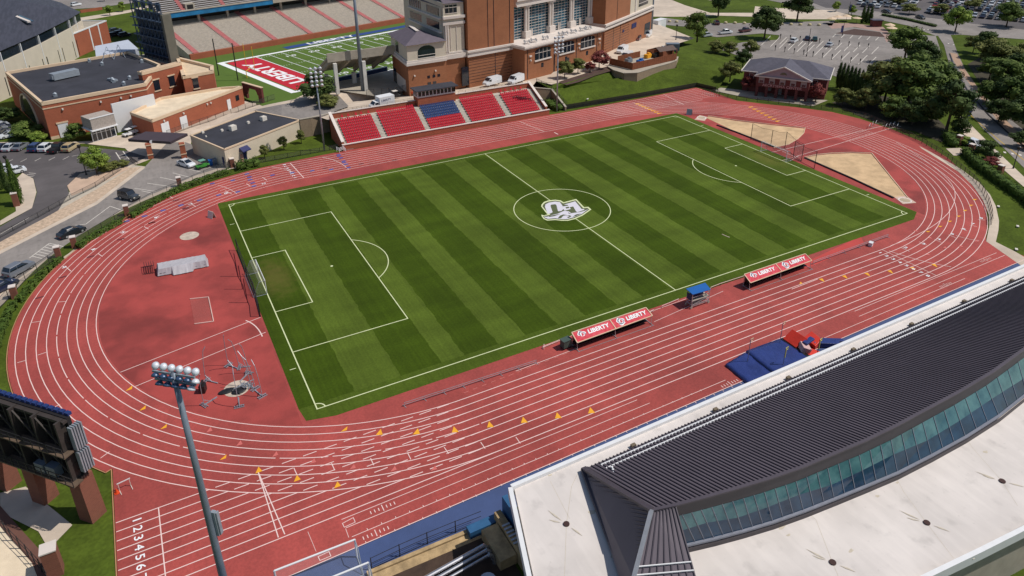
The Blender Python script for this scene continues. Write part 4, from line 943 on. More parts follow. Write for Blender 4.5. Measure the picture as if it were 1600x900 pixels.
for s in range(20, 150, 11): mb.hexa([Q(s, U0+1.5, 5), Q(s+.8, U0+1.5, 5), Q(s+.8, U0+2.3, 5), Q(s, U0+2.3, 5), Q(s, U0+1.5, UZ-1), Q(s+.8, U0+1.5, UZ-1), Q(s+.8, U0+2.3, UZ-1), Q(s, U0+2.3, UZ-1)])
for s in (27, 57): mb.hexa([Q(s, U0+1, UZ), Q(s+3.4, U0+1, UZ), Q(s+3.4, U0+4, UZ), Q(s, U0+4, UZ), Q(s, U0+1, UZ+2.6), Q(s+3.4, U0+1, UZ+2.6), Q(s+3.4, U0+4, UZ+2.6), Q(s, U0+4, UZ+2.6)])
mb.build('concrete_frame', M_concgrey, fs)
mb = MB()
for s in (27.6, 57.6): mb.hexa([Q(s, U0+.93, UZ+.4), Q(s+2.2, U0+.93, UZ+.4), Q(s+2.2, U0+.98, UZ+.4), Q(s, U0+.98, UZ+.4), Q(s, U0+.93, UZ+2.2), Q(s+2.2, U0+.93, UZ+2.2), Q(s+2.2, U0+.98, UZ+2.2), Q(s, U0+.98, UZ+2.2)])
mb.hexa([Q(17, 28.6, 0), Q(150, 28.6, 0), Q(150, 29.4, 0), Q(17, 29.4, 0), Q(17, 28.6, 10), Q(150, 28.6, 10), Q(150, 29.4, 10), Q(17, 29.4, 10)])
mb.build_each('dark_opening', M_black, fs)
# ---- cantilevered end of the near stadium stand on pillars
es = thing('stand_end', G(516, 144, 4.5), 'concrete underside of the near stadium stand raised on white pillars', 'grandstand', world=True)
c = [G(508, 95, 11.5), G(612, 74, 11.5), G(612, 88, 10), G(505, 104, 10)]
mb = MB(); a0, a1 = G(512, 97.5, 13), G(612, 84, 13); b0, b1 = G(505, 103, 9.6), G(612, 88, 9.6)
bn = (a1-a0); bn.z = 0; bn.normalize(); bo = Vector((-bn.y, bn.x, 0))
def ebox(s0, s1, d0, d1, z0a, z1a, z0b, z1b):
    o_ = Vector((a0.x, a0.y, 0)); P = lambda s, d, z: o_+bn*s+bo*d+Vector((0, 0, z))
    mb.hexa([P(s0, d0, z0a), P(s1, d0, z0a), P(s1, d1, z0b), P(s0, d1, z0b), P(s0, d0, z1a), P(s1, d0, z1a), P(s1, d1, z1b), P(s0, d1, z1b)])
Le = (a1-a0).length
ebox(0, Le+2, 0, .4, 12.9, 15.2, 12.9, 15.2); ebox(0, Le+2, .4, 13, 13.6, 14.2, 7.4, 7.9)
for s in (.3, 5.5, 10.5, 16): ebox(s, s+.7, .4, 12, 12.4, 13.7, 6.4, 7.9)
mb.build('deck', M_concgrey, es)
mb = MB()
for (u, v) in ((516, 145), (562, 141), (571, 144), (517, 146)): 
    p = G(u, v, 4.5)
for (u, v) in ((528, 146), (572, 142)):
    p = G(u, v, 4.5); mb.box(p.x-.45, p.x+.45, p.y-.45, p.y+.45, 4.4, 12.6)
    q = p+bo*9; mb.box(q.x-.5, q.x+.5, q.y-.5, q.y+.5, 0, 7.6)
mb.build_each('pillar', mat('pillar_white', (224, 220, 212), .8), es)
# ================================================================== BUILDINGS ON THE LEFT
def flat(v): return Vector((v.x, v.y, 0))
def parapet(mb, pts, z0, z1, th=.45):
    P = [flat(p) for p in pts]
    c = sum(P, Vector())/len(P)
    n = len(P)
    for i in range(n):
        a, b = P[i], P[(i+1) % n]; d = (b-a).normalized(); nn = Vector((d.y, -d.x, 0))
        if nn.dot(a-c) < 0: nn = -nn
        mb.hexa([a+nn*.1+Vector((0, 0, z0)), b+nn*.1+Vector((0, 0, z0)), b-nn*th+Vector((0, 0, z0)), a-nn*th+Vector((0, 0, z0)),
                 a+nn*.1+Vector((0, 0, z1)), b+nn*.1+Vector((0, 0, z1)), b-nn*th+Vector((0, 0, z1)), a-nn*th+Vector((0, 0, z1))])
# -- brick hall with black roof
h = [flat(G(64, 160, 9.3)), flat(G(227, 130, 9.3)), flat(G(246, 97, 9.3))+Vector((0, 6, 0)), flat(G(8, 112, 9.3))]
h = [h[0], h[1], flat(G(250, 100, 9.3)), flat(G(200, 80, 9.3)), flat(G(8, 112, 9.3))]
hall = thing('brick_hall', (h[0].x, h[0].y, 0), 'brick hall with flat black roof and arched end window at the upper left', 'building', world=True)
mb = MB(); mb.prism(h, -.05, 8.5); mb.build('wall', M_brick, hall)
mb = MB(); mb.prism([p+(sum(h, Vector())/5-p).normalized()*.5 for p in h], 8.5, 8.6); mb.build('roof', M_rooftar, hall)
mb = MB(); parapet(mb, h, 8.51, 9.3, .5); mb.build_each('parapet', M_tan, hall)
mb = MB(); mb.prism([p+(p-sum(h, Vector())/5).normalized()*.12 for p in h], 7.5, 7.75); mb.build('string_course', M_tan, hall)
LH = (h[4]-h[0]).length
def arc_band(mb, A, B, c, z0, r0, r1, t0, t1, seg=14, zs=1.0):
    d = (B-A).normalized(); n = Vector((d.y, -d.x, 0))
    for i in range(seg):
        P = []
        for t in (t0, t1):
            for (r, k) in ((r0, i), (r1, i), (r1, i+1), (r0, i+1)):
                a = math.pi*k/seg; P.append(A+d*(c+r*math.cos(a))+n*t+Vector((0, 0, z0+r*math.sin(a)*zs)))
        mb.hexa(P)
mb = MB(); arch(mb, h[4], h[0], LH*.3, LH*.74, .3, 6.8, .04, 6.0, 14); mb.build('arched_window', M_glass, hall)
mb = MB(); arc_band(mb, h[4], h[0], LH*.52, .8, LH*.22, LH*.235, .0, .35, 16, 6.1/(LH*.22))
mb.build_each('window_frame', M_tan, hall)
L1 = (h[1]-h[0]).length
mb = MB(); mb.wall(h[0], h[1], 2.0, 4.2, 0, 3.4, .02, .12); mb.build_each('door', M_white, hall)
mb = MB(); mb.wall(h[0], h[1], 1.8, 4.4, 3.42, 3.8, .02, .2); mb.wall(h[0], h[1], 0, 1.8, -.05, .7, 0, .08); mb.wall(h[0], h[1], 4.4, 7.5, -.05, .7, 0, .08); mb.build_each('stone_trim', M_tan, hall)
mb = MB()
for s in (.16, .52, .72, .82): mb.wall(h[0], h[1], L1*s, L1*s+.35, 6.6, 7.0, 0, .35)
mb.build_each('wall_lamp', M_offwhite, hall)
# roof plant
def px(u, v, z): return G(u, v, z)
c = px(101, 117, 9.5); mb = MB(); mb.obox((c.x, c.y), R(28), 6.6, 2.4, 8.9, 10.5); mb.obox((c.x-1.9, c.y-2.1), R(28), 2.0, .2, 9.2, 10.2)
tag(mb.build('rooftop_unit', M_galv), 'long grey air handling unit on the black roof of the brick hall', 'air unit')
fans = [(140, 97, 9), (160, 102, 9), (203, 124, 9), (87, 151, 9), (176, 127, 9), (178, 129, 9), (222, 98, 9), (194, 133, 9)]
for i, (u, v, z) in enumerate(fans):
    c = px(u, v, 8.6); mb = MB(); mb.box(c.x-.4, c.x+.4, c.y-.4, c.y+.4, 8.6, 9.1); mb.tube([(c.x, c.y, 9.1), (c.x, c.y, 9.4), (c.x, c.y, 9.7)], [.35, .5, .1])
    tag(mb.build('roof_vent', M_galv), 'small grey vent on the black roof of the brick hall', 'vent', 'vents on the brick hall roof')
c = px(176, 126, 8.7); mb = MB(); mb.obox((c.x, c.y), R(-55), 3.2, .8, 8.7, 9.2); tag(mb.build('roof_duct', M_galv), 'short grey duct lying on the black roof near its front edge', 'duct')
mb = MB()
for a, b in (((160, 96), (166, 73)), ((178, 93), (166, 73)), ((178, 93), (184, 70)), ((196, 90), (184, 70))): mb.bar(px(*a, 8.7), px(*b, 10.8), .12)
tag(mb.build('roof_frame', M_galv), 'thin steel A-frames standing on the black roof below the scoreboard', 'frame')
# -- stepped brick annex right of it
a_ = [flat(G(221, 113, 10.8)), flat(G(283, 97, 10.8))]; _n = Vector((-(a_[1]-a_[0]).y, (a_[1]-a_[0]).x, 0)).normalized(); a_ += [a_[1]+_n*1.6, a_[0]+_n*1.6]
an = thing('brick_annex', (a_[0].x, a_[0].y, 0), 'taller stepped brick annex beside the black roofed hall', 'building', world=True)
mb = MB(); mb.prism(a_, -.05, 10.0)
b_ = [flat(G(285, 119, 8.8)), flat(G(333, 110, 8.8)), flat(G(333, 102, 8.8)), flat(G(275, 88, 8.8))]
mb.prism([b_[0]+Vector((.02, 0, 0)), b_[1], b_[2], b_[3]], -.05, 8.0); mb.build('wall', M_brick, an)
mb = MB(); parapet(mb, a_, 10.01, 10.8); parapet(mb, b_, 8.01, 8.8, .8); mb.build_each('parapet', M_tan, an)
mb = MB(); mb.prism(a_, 10.0, 10.05); mb.prism(b_, 8.0, 8.05); mb.build('roof', mat('tan_roof', (224, 200, 168), .9), an)
LA = (a_[1]-a_[0]).length; LB = (b_[1]-b_[0]).length
mb = MB(); mb.wall(a_[0], a_[1], LA*.22, LA*.36, 5.1, 7.9, .0, .1); mb.wall(a_[0], a_[1], LA*.6, LA*.75, 5.1, 7.9, 0, .1); mb.wall(b_[0], b_[1], LB*.28, LB*.46, 4.6, 8 - .3, 0, .1); mb.build_each('window', M_glass, an)
mb = MB()
for (A, B, s0, s1, z) in ((a_[0], a_[1], LA*.2, LA*.38, 7.9), (a_[0], a_[1], LA*.58, LA*.77, 7.9), (b_[0], b_[1], LB*.26, LB*.48, 7.7)): mb.wall(A, B, s0, s1, z, z+.3, 0, .2); mb.wall(A, B, s0, s1, z-3.1, z-2.8, 0, .2)
mb.build_each('window_frame', M_tan, an)
# -- low brick wing
w_ = [flat(G(237, 187, 5)), flat(G(378, 134, 5)), flat(G(345, 136, 5)), flat(G(250, 152, 5)), flat(G(203, 175, 5))]
wg = thing('brick_wing', (w_[0].x, w_[0].y, 0), 'long low brick wing with cream flat roof and two white doors', 'building', world=True)
mb = MB(); mb.prism(w_, -.05, 4.3); mb.build('wall', M_brick, wg)
mb = MB(); mb.prism(w_, 4.3, 4.4); mb.build('roof', mat('cream_roof', (236, 216, 186), .85), wg)
mb = MB(); parapet(mb, w_, 4.31, 5.0, .4); mb.wall(w_[0], w_[1], 0, 2, -.05, .4, 0, .1); mb.build_each('parapet', M_tan, wg)
LW_ = (w_[1]-w_[0]).length
mb = MB(); mb.wall(w_[0], w_[1], LW_*.07, LW_*.145, 0, 3.2, .02, .14); mb.wall(w_[0], w_[1], LW_*.26, LW_*.33, 0, 3.0, .02, .14); mb.wall(w_[0], w_[1], LW_*.79, LW_*.83, 0, 2.8, .02, .14); mb.build_each('door', M_white, wg)
mb = MB(); mb.wall(w_[0], w_[1], LW_*.9, LW_*.94, 1.6, 3, .02, .1); mb.build_each('window', M_glass, wg)
mb = MB(); 
for s in (.1, .3, .56, .6): mb.wall(w_[0], w_[1], LW_*s, LW_*s+.35, 3.5, 3.9, 0, .3)
mb.build_each('wall_lamp', M_offwhite, wg)
# -- white entrance block
e0, e1 = flat(G(174, 214, 0)), flat(G(206, 208, 0))
ew = [flat(G(172, 164, 7.4)), flat(G(238, 146, 7.4)), flat(G(242, 150, 7.4)), flat(G(206, 172, 7.4))]
en = thing('entrance_block', (ew[0].x, ew[0].y, 0), 'white panelled entrance wall with glass doors and stone canopy', 'building', world=True)
pW0, pW1 = flat(G(174, 163, 7.2)), flat(G(240, 147, 7.2))
mb = MB(); mb.wall(pW0, pW1, 0, (pW1-pW0).length, -.05, 7.2, -.5, 0); mb.build('white_wall', mat('white_panel', (226, 226, 226), .6, .04), en)
p0, p1 = flat(G(146, 222, 0)), flat(G(182, 212, 0)); dn = Vector((-(p1-p0).normalized().y, (p1-p0).normalized().x, 0)); LE = (p1-p0).length
mb = MB(); mb.wall(p0, p1, .0, LE, 3.2, 5.8, -3.5, 1.2); mb.build('canopy', mat('ashlar', (178, 166, 156), .9, .2, 3), en)
mb = MB(); mb.wall(p0, p1, -.4, LE+.3, 2.95, 3.18, -3.5, 1.7); mb.wall(p0, p1, -.15, LE+.1, 5.81, 6.0, 1.0, 1.3)
for i in range(6): mb.wall(p0, p1, LE*i/5-.08, LE*i/5+.08, 0, 2.95, 0, .12)
for z in (0, 1.9, 2.8): mb.wall(p0, p1, 0, LE, z, z+.12, .01, .1)
mb.build('door_frame', M_white, en)
mb = MB(); mb.wall(p0, p1, 0, LE, 0, 2.94, -.3, 0); mb.build('glass_door', M_glass, en)
# -- carport canopy with brick columns
cp = [flat(G(200, 218, 4)), flat(G(266, 222, 4)), flat(G(293, 209, 4)), flat(G(228, 206, 4))]
cpt = thing('entrance_canopy', (cp[0].x, cp[0].y, 0), 'dark flat canopy over the service lane on two brick columns', 'canopy', world=True)
mb = MB(); mb.prism(cp, 3.5, 4.1); mb.build('roof', mat('canopy_dark', (74, 62, 68), .6, .1), cpt)
for c in ((236, 247), (288, 246)):
    g = G(*c); mb = MB(); mb.mat(0).box(g.x-.55, g.x+.55, g.y-.55, g.y+.55, 0, 3.5); mb.mat(1).box(g.x-.62, g.x+.62, g.y-.62, g.y+.62, .9, 1.1); mb.mat(1).box(g.x-.65, g.x+.65, g.y-.65, g.y+.65, 3.1, 3.3); mb.build('column', [M_brick, M_tan], cpt)
g0c = cp[0].lerp(cp[1], .55); mb = MB(); mb.tube([g0c+Vector((0, -.05, 3.8)), g0c+Vector((0, -.12, 3.8))], .4, 16); mb.build('emblem', M_white, cpt)
# -- low cream building
lb = [flat(G(350, 230, 4.4))+Vector((-.4, -1.2, 0)), flat(G(469, 187, 4.4)), flat(G(399, 173, 4.4)), flat(G(297, 211, 4.4))]
lb[0] = flat(G(350, 233, 4.4))
low = thing('cream_building', (lb[0].x, lb[0].y, 0), 'low cream building with dark flat roof and a small blue awning', 'building', world=True)
mb = MB(); mb.prism(lb, -.05, 4.1); mb.build('wall', mat('cream_wall', (220, 204, 180), .85, .06), low)
mb = MB(); mb.prism([p+(sum(lb, Vector())/4-p).normalized()*.3 for p in lb], 4.1, 4.2); mb.build('roof', M_rooftar, low)
mb = MB(); parapet(mb, lb, 4.11, 4.42, .25); mb.build_each('parapet', M_tan, low)
LL0 = (lb[1]-lb[0]).length
mb = MB(); A, B = lb[0], lb[1]; d = (B-A).normalized(); n = Vector((d.y, -d.x, 0)); s0, s1 = LL0*.17, LL0*.27
P = lambda s, t, z: A+d*s+n*t+Vector((0, 0, z))
mb.hexa([P(s0, 1.2, 2.5), P(s1, 1.2, 2.5), P(s1, 0, 2.5), P(s0, 0, 2.5), P(s0, 1.2, 2.7), P(s1, 1.2, 2.7), P(s1, .01, 3.4), P(s0, .01, 3.4)]); mb.build('awning', M_navy, low)
mb = MB(); mb.wall(A, B, LL0*.2, LL0*.245, 0, 2.2, .02, .1); mb.wall(lb[3], lb[0], (lb[0]-lb[3]).length*.9, (lb[0]-lb[3]).length*.95, 0, 2.3, .02, .1); mb.build_each('door', M_navy, low)
mb = MB(); mb.wall(A, B, LL0*.17, LL0*.195, 0, 1.9, .02, .3); mb.build('notice_panel', mat('pink_panel', (196, 150, 136), .8), low)
for i, (u, v, s) in enumerate(((364, 203, .9), (412, 188, .8), (388, 193, .4), (347, 205, .35), (317, 208, .35), (322, 214, .2))):
    c = G(u, v, 4.2); mb = MB(); mb.obox((c.x, c.y), .5, s*1.6, s*1.3, 4.2, 4.2+s*1.2); mb.obox((c.x, c.y), .5, s*1.2, s*.9, 4.2+s*1.2+.005, 4.3+s*1.2)
    tag(mb.build('rooftop_unit', M_offwhite), ('large pale rooftop unit near the middle of the dark roof of the cream building', 'pale rooftop unit nearest the right end of the cream building roof', 'small domed vent on the cream building roof', 'small domed vent on the cream building roof', 'small domed vent on the cream building roof', 'small domed vent on the cream building roof')[i], 'air unit' if i < 2 else 'vent', None if i < 2 else 'vents on the cream building roof')
# -- round arena upper left (dark seamed roof, cream wall)
ar = thing('arena', (G(60, 120, 0).x, G(60, 120, 0).y, 0), 'large round arena with dark seamed roof and cream walls at the upper left', 'building', world=True)
ez = 13
edge = [flat(G(u, v, ez)) for u, v in ((-140, 128), (-70, 104), (0, 80), (60, 54), (108, 30), (126, 19), (95, 4), (40, -12), (-60, -28), (-200, -20))]
cen = sum(edge, Vector())/len(edge)
# roof cone
mb = MB(); apex = cen+Vector((0, 0, 19))
ring2 = [p.lerp(cen, .55)+Vector((0, 0, 17)) for p in edge]; outer = [cen+(p-cen)*1.0+Vector((0, 0, ez)) for p in edge]
for i in range(len(edge)-1):
    mb.face([outer[i], outer[i+1], ring2[i+1], ring2[i]]); mb.face([ring2[i], ring2[i+1], apex])
M_seam = mat('seamed_roof', (66, 66, 76), .6, .08, .4)
add_noise(M_seam, 1.6, .85, 1.1, .45, .55, (1, .06, 1))
mb.build('roof', M_seam, ar)
mb = MB()
for i in range(5): 
    a, b = edge[i], edge[i+1]; L = (b-a).length
    mb.mat(0).wall(a, b, 0, L, 0, ez-2.9, -1.2, -.15)
    mb.mat(1).wall(a, b, 0, L, ez-2.9, ez-.4, -1.3, -.5)
    for s in (0, .5): mb.mat(2).wall(a, b, L*s-.16, L*s+.16, 0, ez-.3, -.6, -.05)
    for s in (.42, .56, .93, 1.06): mb.mat(1).wall(a, b, L*s, L*s+.3, .5, 5.8, -.15, -.08)
mb.build('wall', [M_cream, M_glass, M_white], ar)
sk0, sk1 = G(0, 18, 16), G(46, 36, 15.2); mb = MB(); mb.bar(sk0+Vector((0, 0, .5)), sk1+Vector((0, 0, .4)), .9, .5); mb.build('roof_ridge', M_stone, ar)
mb = MB(); o_ = Vector((.9, .5, 0)); mb.bar(sk0+o_+Vector((0, 0, .5)), sk1+o_+Vector((0, 0, .4)), .7, .3); mb.build('skylight', M_skyglass, ar)
# brick wedge in front of the arena
bw = thing('brick_wedge', (G(97, 96).x, G(97, 96).y, 0), 'brick wedge shaped wing with white vertical bands beside the arena', 'building', world=True)
q0, q1 = flat(G(90, 62, 8.0)), flat(G(166, 32, 8.0)); q2 = flat(G(106, 32, 8.0)); q3 = flat(G(78, 60, 8.0))
mb = MB(); mb.prism([q0, q1, q2, q3], -.05, 7.7); mb.build('wall', M_brick, bw)
mb = MB(); LQ = (q1-q0).length
for s in (.24, .6, .79): mb.wall(q0, q1, LQ*s, LQ*s+.7, 0, 7.7, 0, .1)
parapet(mb, [q0, q1, q2, q3], 7.72, 8.1, .4); mb.build('white_band', M_white, bw)
mb = MB(); mb.prism([q0, q1, q2, q3], 7.7, 7.74); mb.build('roof', M_concgrey, bw)
# white shed under the scoreboard
ws = thing('white_shed', (G(150, 90).x, G(150, 90).y, 0), 'pale grey flat roofed shed wall behind the black roofed hall', 'building', world=True)
s0, s1, s2 = flat(G(148, 72, 9)), flat(G(200, 62, 9)), flat(G(216, 76, 9))
mb = MB(); mb.prism([s0, s1, s2, flat(G(150, 90, 9))], -.05, 9); mb.build('wall', mat('pale_metal', (196, 202, 214), .6, .04), ws)
# scoreboard of the stadium, seen from behind
sb0, sb1 = flat(G(206, 18, 18)), flat(G(266, 34, 17))
sbd = thing('stadium_scoreboard', (flat(G(232, 100, 9)).x, flat(G(232, 100, 9)).y, 0), 'huge steel framed back of the stadium scoreboard', 'scoreboard', world=True)
A = flat(G(222, 84, 8)); B = flat(G(268, 96, 8)); d = (B-A).normalized(); L = (B-A).length; n = Vector((-d.y, d.x, 0))
mb = MB(); mb.wall(A, B, -.5, L, 7.5, 21, -1.5, -.9); mb.build('panel', mat('panel_dark', (44, 58, 74), .6, .3, .5), sbd)
mb = MB()
for z in (9, 11.5, 14, 16.5, 19): mb.wall(A, B, -1.2, L+.2, z, z+.22, -.7, .6)
for i in range(9):
    s = L*i/8; mb.bar(A+d*s+Vector((0, 0, 7.5))-n*.2, A+d*s+Vector((0, 0, 24.5))-n*.2, .28)
for i in range(8):
    for z in (9, 11.5, 14, 16.5, 19, 21.5):
        s = L*i/8; e_ = L*(i+1)/8; mb.bar(A+d*s-n*.3+Vector((0, 0, z)), A+d*e_-n*.3+Vector((0, 0, z+2.5)), .14)
for z in (21.5, 24): mb.bar(A-d*1+Vector((0, 0, z)), B+Vector((0, 0, z)), .3)
for i in range(4): mb.wall(A, B, L*i/4+.6, L*i/4+2, 22, 24.4, -.9, -.7)
mb.build('frame', M_bluesteel, sbd)
mb = MB(); mb.wall(A, B, L+.2, L+1.3, 4.5, 21.5, -1.8, .8); mb.build('side_pylon', mat('pylon_grey', (112, 108, 96), .8), sbd)
mb = MB(); mb.wall(A, B, -2, L+1.5, 5.5, 7.3, -2, .9); mb.build('base', M_concgrey, sbd)

# -- brick house on the right (hip roof)
ge = 5.8
gA, gB = flat(G(1163, 110, ge)), flat(G(1293, 124, ge)); dG = (gB-gA).normalized(); nG2 = Vector((-dG.y, dG.x, 0)); LGg = (gB-gA).length
hs = thing('brick_house', (gA.x, gA.y, 0), 'two storey brick centre with grey hip roof and a pedimented front', 'building', world=True)
gC, gD = gB+nG2*13, gA+nG2*13
mb = MB(); mb.prism([gA, gB, gC, gD], -.05, ge-.1)
f0, f1 = flat(G(1185, 115, ge)), flat(G(1266, 126, ge)); 
s0_, s1_ = (f0-gA).dot(dG), (f1-gA).dot(dG); out = 4.2
mb.prism([gA+dG*s0_-nG2*out, gA+dG*s1_-nG2*out, gA+dG*s1_, gA+dG*s0_], 2.9, ge-.1)
for i in range(6):
    s = s0_+.4+(s1_-s0_-.8)*i/5; c = gA+dG*s-nG2*(out-.4); mb.obox((c.x, c.y), math.atan2(dG.y, dG.x), .7, .7, -.05, 2.9)
mb.build('wall', M_brickr, hs)
mb = MB(); o = .7; Z = lambda p, z: Vector((p.x, p.y, z))
r = [gA-dG*o-nG2*o, gB+dG*o-nG2*o, gC+dG*o+nG2*o, gD-dG*o+nG2*o]; hr_ = 8.8
R0 = Z(gA+dG*6+nG2*6.5, hr_); R1 = Z(gB-dG*6+nG2*6.5, hr_); c = [Z(p, ge) for p in r]
mb.face([c[0], c[1], R1, R0]); mb.face([c[1], c[2], R1]); mb.face([c[2], c[3], R0, R1]); mb.face([c[3], c[0], R0]); mb.face([c[3], c[2], c[1], c[0]])
ga0, ga1 = Z(gA+dG*(s0_-.6)-nG2*(out+.5), ge+.01), Z(gA+dG*(s1_+.6)-nG2*(out+.5), ge+.01); gm = Z(gA+dG*(s0_+s1_)/2-nG2*(out+.5), hr_+.2); gb = Z(gA+dG*(s0_+s1_)/2+nG2*6.5, hr_+.2)
gb0 = Z(gA+dG*(s0_-.6)+nG2*2, ge+.01); gb1 = Z(gA+dG*(s1_+.6)+nG2*2, ge+.01)
mb.face([ga0, gm, gb, gb0]); mb.face([gm, ga1, gb1, gb]); mb.build('roof', M_shingle, hs)
mb = MB(); q = nG2*(-.02); mb.face([ga0-Vector((0, 0, 0))+nG2*.3, ga1+nG2*.3, gm+nG2*.3-Vector((0, 0, .25))]); mb.build('pediment', mat('pediment_grey', (170, 156, 162), .8), hs)
mb = MB()
for P0, P1 in ((ga0, gm), (gm, ga1)): mb.bar(P0, P1, .35, .3)
mb.bar(ga0, ga1, .25, .3); mb.bar(c[0], c[1], .2, .25); mb.bar(c[1], c[2], .2, .25); mb.bar(c[3], c[0], .25, .25); mb.build('eaves', M_offwhite, hs)
FA = gA+dG*s0_-nG2*out; FB = gA+dG*s1_-nG2*out; LF = (FB-FA).length
for i in range(5):
    s = LF*(.1+.2*i); mb = MB(); mb.wall(FA, FB, s-.75, s+.75, 3.95, 5.5, 0, .1); wfr = mb.build_each('window', mat('sash_white', (170, 160, 156), .7), hs)
    mb = MB(); mb.wall(FA, FB, s-.5, s+.5, 4.05, 4.7, .11, .13); mb.build('pane', M_glass, wfr if False else hs)
for (A, B, s) in ((gA, gB, 2.2), (gA, gB, LGg-3)):
    mb = MB(); mb.wall(A, B, s-.7, s+.7, 3.7, 5.3, 0, .1); mb.build_each('window', mat('sash_white', (170, 160, 156), .7), hs); mb = MB(); mb.wall(A, B, s-.5, s+.5, 3.9, 5.1, .11, .13); mb.build('pane', M_glass, hs)
mb = MB(); mb.wall(gA, gB, LGg*.45, LGg*.49, 0, 2.5, 0, .1); mb.wall(gA, gB, LGg*.3, LGg*.36, .8, 2.3, 0, .1); mb.build_each('door', mat('sash_white', (170, 160, 156), .7), hs)
mb = MB(); cc = Z((FA+FB)/2-nG2*.25, ge+1.0); pts = [cc+dG*.9*math.cos(math.pi*i/10)+Vector((0, 0, .7*math.sin(math.pi*i/10))) for i in range(11)]; mb.face(pts); mb.build('vent', M_glass, hs)
text('sign_lettering', 'AECRTSEMA CENTER', .95, mat('sign_pink', (214, 160, 156), .6), Z((FA+FB)/2-nG2*.06, 3.4), dG, (0, 0, 1), hs, .03, 1.15, 0, .02)
fill('pavement', [[FA-nG2*3, FB-nG2*3+dG*2, gB+dG*1, gA-dG*6, gA-dG*8-nG2*4]], M_concgrey, .012)
# ---- long roof building in the lower right
LZ = 8.0
rb = thing('long_roof_building', (-40, -62, 0), 'long building with white flat roof, dark ribbed mansard and a curved glass skylight', 'building', world=True)
W0 = Vector((-43.95, -61.5, 0)); W1 = Vector((75, -61.2, 0)); W2 = Vector((75, -95, 0)); Wb = [flat(G(u, v, LZ)) for u, v in ((1640, 800), (1600, 822), (1530, 858), (1430, 906))]+[Vector((-30, -83.3, 0)), Vector((-44, -79, 0)), Vector((-49.0, -76, 0))]
foot = [W0, W1, W2]+Wb[:]
foot = [W0, Vector((-49.9, -79, 0)), Vector((-30, -83.4, 0)), flat(G(1430, 905, LZ)), flat(G(1530, 857, LZ)), flat(G(1600, 822, LZ)), flat(G(1680, 782, LZ)), W2+Vector((0, 14, 0)), W1]
M_roofw = mat('white_membrane', (230, 221, 214), .85, .04, .25); add_noise(M_roofw, .12, .9, 1.03); add_noise(M_roofw, 1.3, .97, 1.02, .45, .6, (1, .15, 1)); add_noise(M_roofw, .5, .86, 1.0, .28, .4); add_noise(M_roofw, 2.2, .9, 1.0, .26, .34)
mb = MB(); mb.prism([p+(Vector((0, -72, 0))-p).normalized()*.6 for p in foot], -.5, 7.2); mb.build('wall', M_concgrey, rb)
mb = MB(); mb.prism([p+(Vector((0, -72, 0))-p).normalized()*.25 for p in foot], 7.2, 7.7); mb.build('roof', M_roofw, rb)
mb = MB(); n_ = len(foot)
for i in range(n_):
    a, b = foot[i], foot[(i+1) % n_]; d = (b-a).normalized(); L = (b-a).length
    mb.wall(b, a, 0, L, 7.0, 8.05, -.35, .05)
mb.build_each('parapet', M_white, rb)
# mansard
c1 = [G(u, v, 12.6) for u, v in [(1018, 798), (1055, 790), (1100, 778), (1150, 764), (1200, 749), (1250, 732), (1300, 711), (1350, 690), (1400, 666), (1450, 639), (1500, 612), (1550, 582), (1600, 546), (1660, 500)]]
c2 = [Vector((p.x, p.y+.15, p.z-(1.35+.35*min(1, i/8)))) for i, p in enumerate(c1)]
base_y = -63.0
E0 = G(912, 733, 8.0); E1 = Vector((60, E0.y+.1, 8.0))
slope = MB(); rib = MB(); n1 = len(c1)
bb = [Vector((max(E0.x, E0.x+(60-E0.x)*((p.x-c1[0].x)/(c1[-1].x-c1[0].x))), E0.y, 8.0)) for p in c1]
for i in range(n1-1): slope.face([bb[i], bb[i+1], c1[i+1], c1[i]])
# ribs run straight down the slope (along y)
def ridge_at(x):
    for i in range(n1-1):
        if c1[i].x <= x <= c1[i+1].x: t = (x-c1[i].x)/(c1[i+1].x-c1[i].x); return c1[i].lerp(c1[i+1], t)
    return None
slope.v = []; slope.f = []; slope.m = []
xs = []; x = E0.x+.02
while x < 58: xs.append(x); x += .42
prof = []
for x in xs:
    rg = ridge_at(x)
    if rg is None:
        if x < c1[0].x:
            t = (x-E0.x)/(c1[0].x-E0.x); top_ = E0.lerp(c1[0], t)
        else: top_ = Vector((x, c1[-1].y, c1[-1].z))
    else: top_ = rg
    prof.append((Vector((x, E0.y, 8.0)), top_))
for (a, b), (c, d) in zip(prof, prof[1:]): slope.face([a, c, d, b])
for (a, b) in prof:
    if (b-a).length > .3: rib.bar(a+Vector((0, 0, .03)), b+Vector((0, 0, .03)), .1, .14)
# west hip (triangle) and south slope
Hs = c1[0]; E2 = G(980, 925, 8.0); E2 = Vector((E0.x-.0, -82, 8.0)); E2 = G(985, 925, 8.0)
S2 = G(985, 960, 10.6)
slope.face([E0, Hs, G(990, 905, 9.6), G(975, 925, 8.0)])
ds = (E2-E0); ds.z = 0; ls = ds.length; ds.normalize()
for i in range(26):
    t = i/26
    a = E0+ds*ls*t*1.0; q = Hs.lerp(G(990, 905, 9.6), max(0, (t-.28)/.72)) if t > .28 else E0.lerp(Hs, t/.28)
    rib.bar(Vector((a.x, a.y, 8.06)), q+Vector((0, 0, .06)), .1, .12)
F1_, F2_, F3_ = G(1055, 797, 12.3), G(1087, 905, 9.2), G(990, 905, 9.6)
slope.face([Hs, c1[1]-Vector((0, 0, .02)), F2_, F3_])
for i in range(9):
    t = i/8; rib.bar(Hs.lerp(c1[1], t)+Vector((0, 0, .05)), F3_.lerp(F2_, t)+Vector((0, 0, .05)), .1, .12)
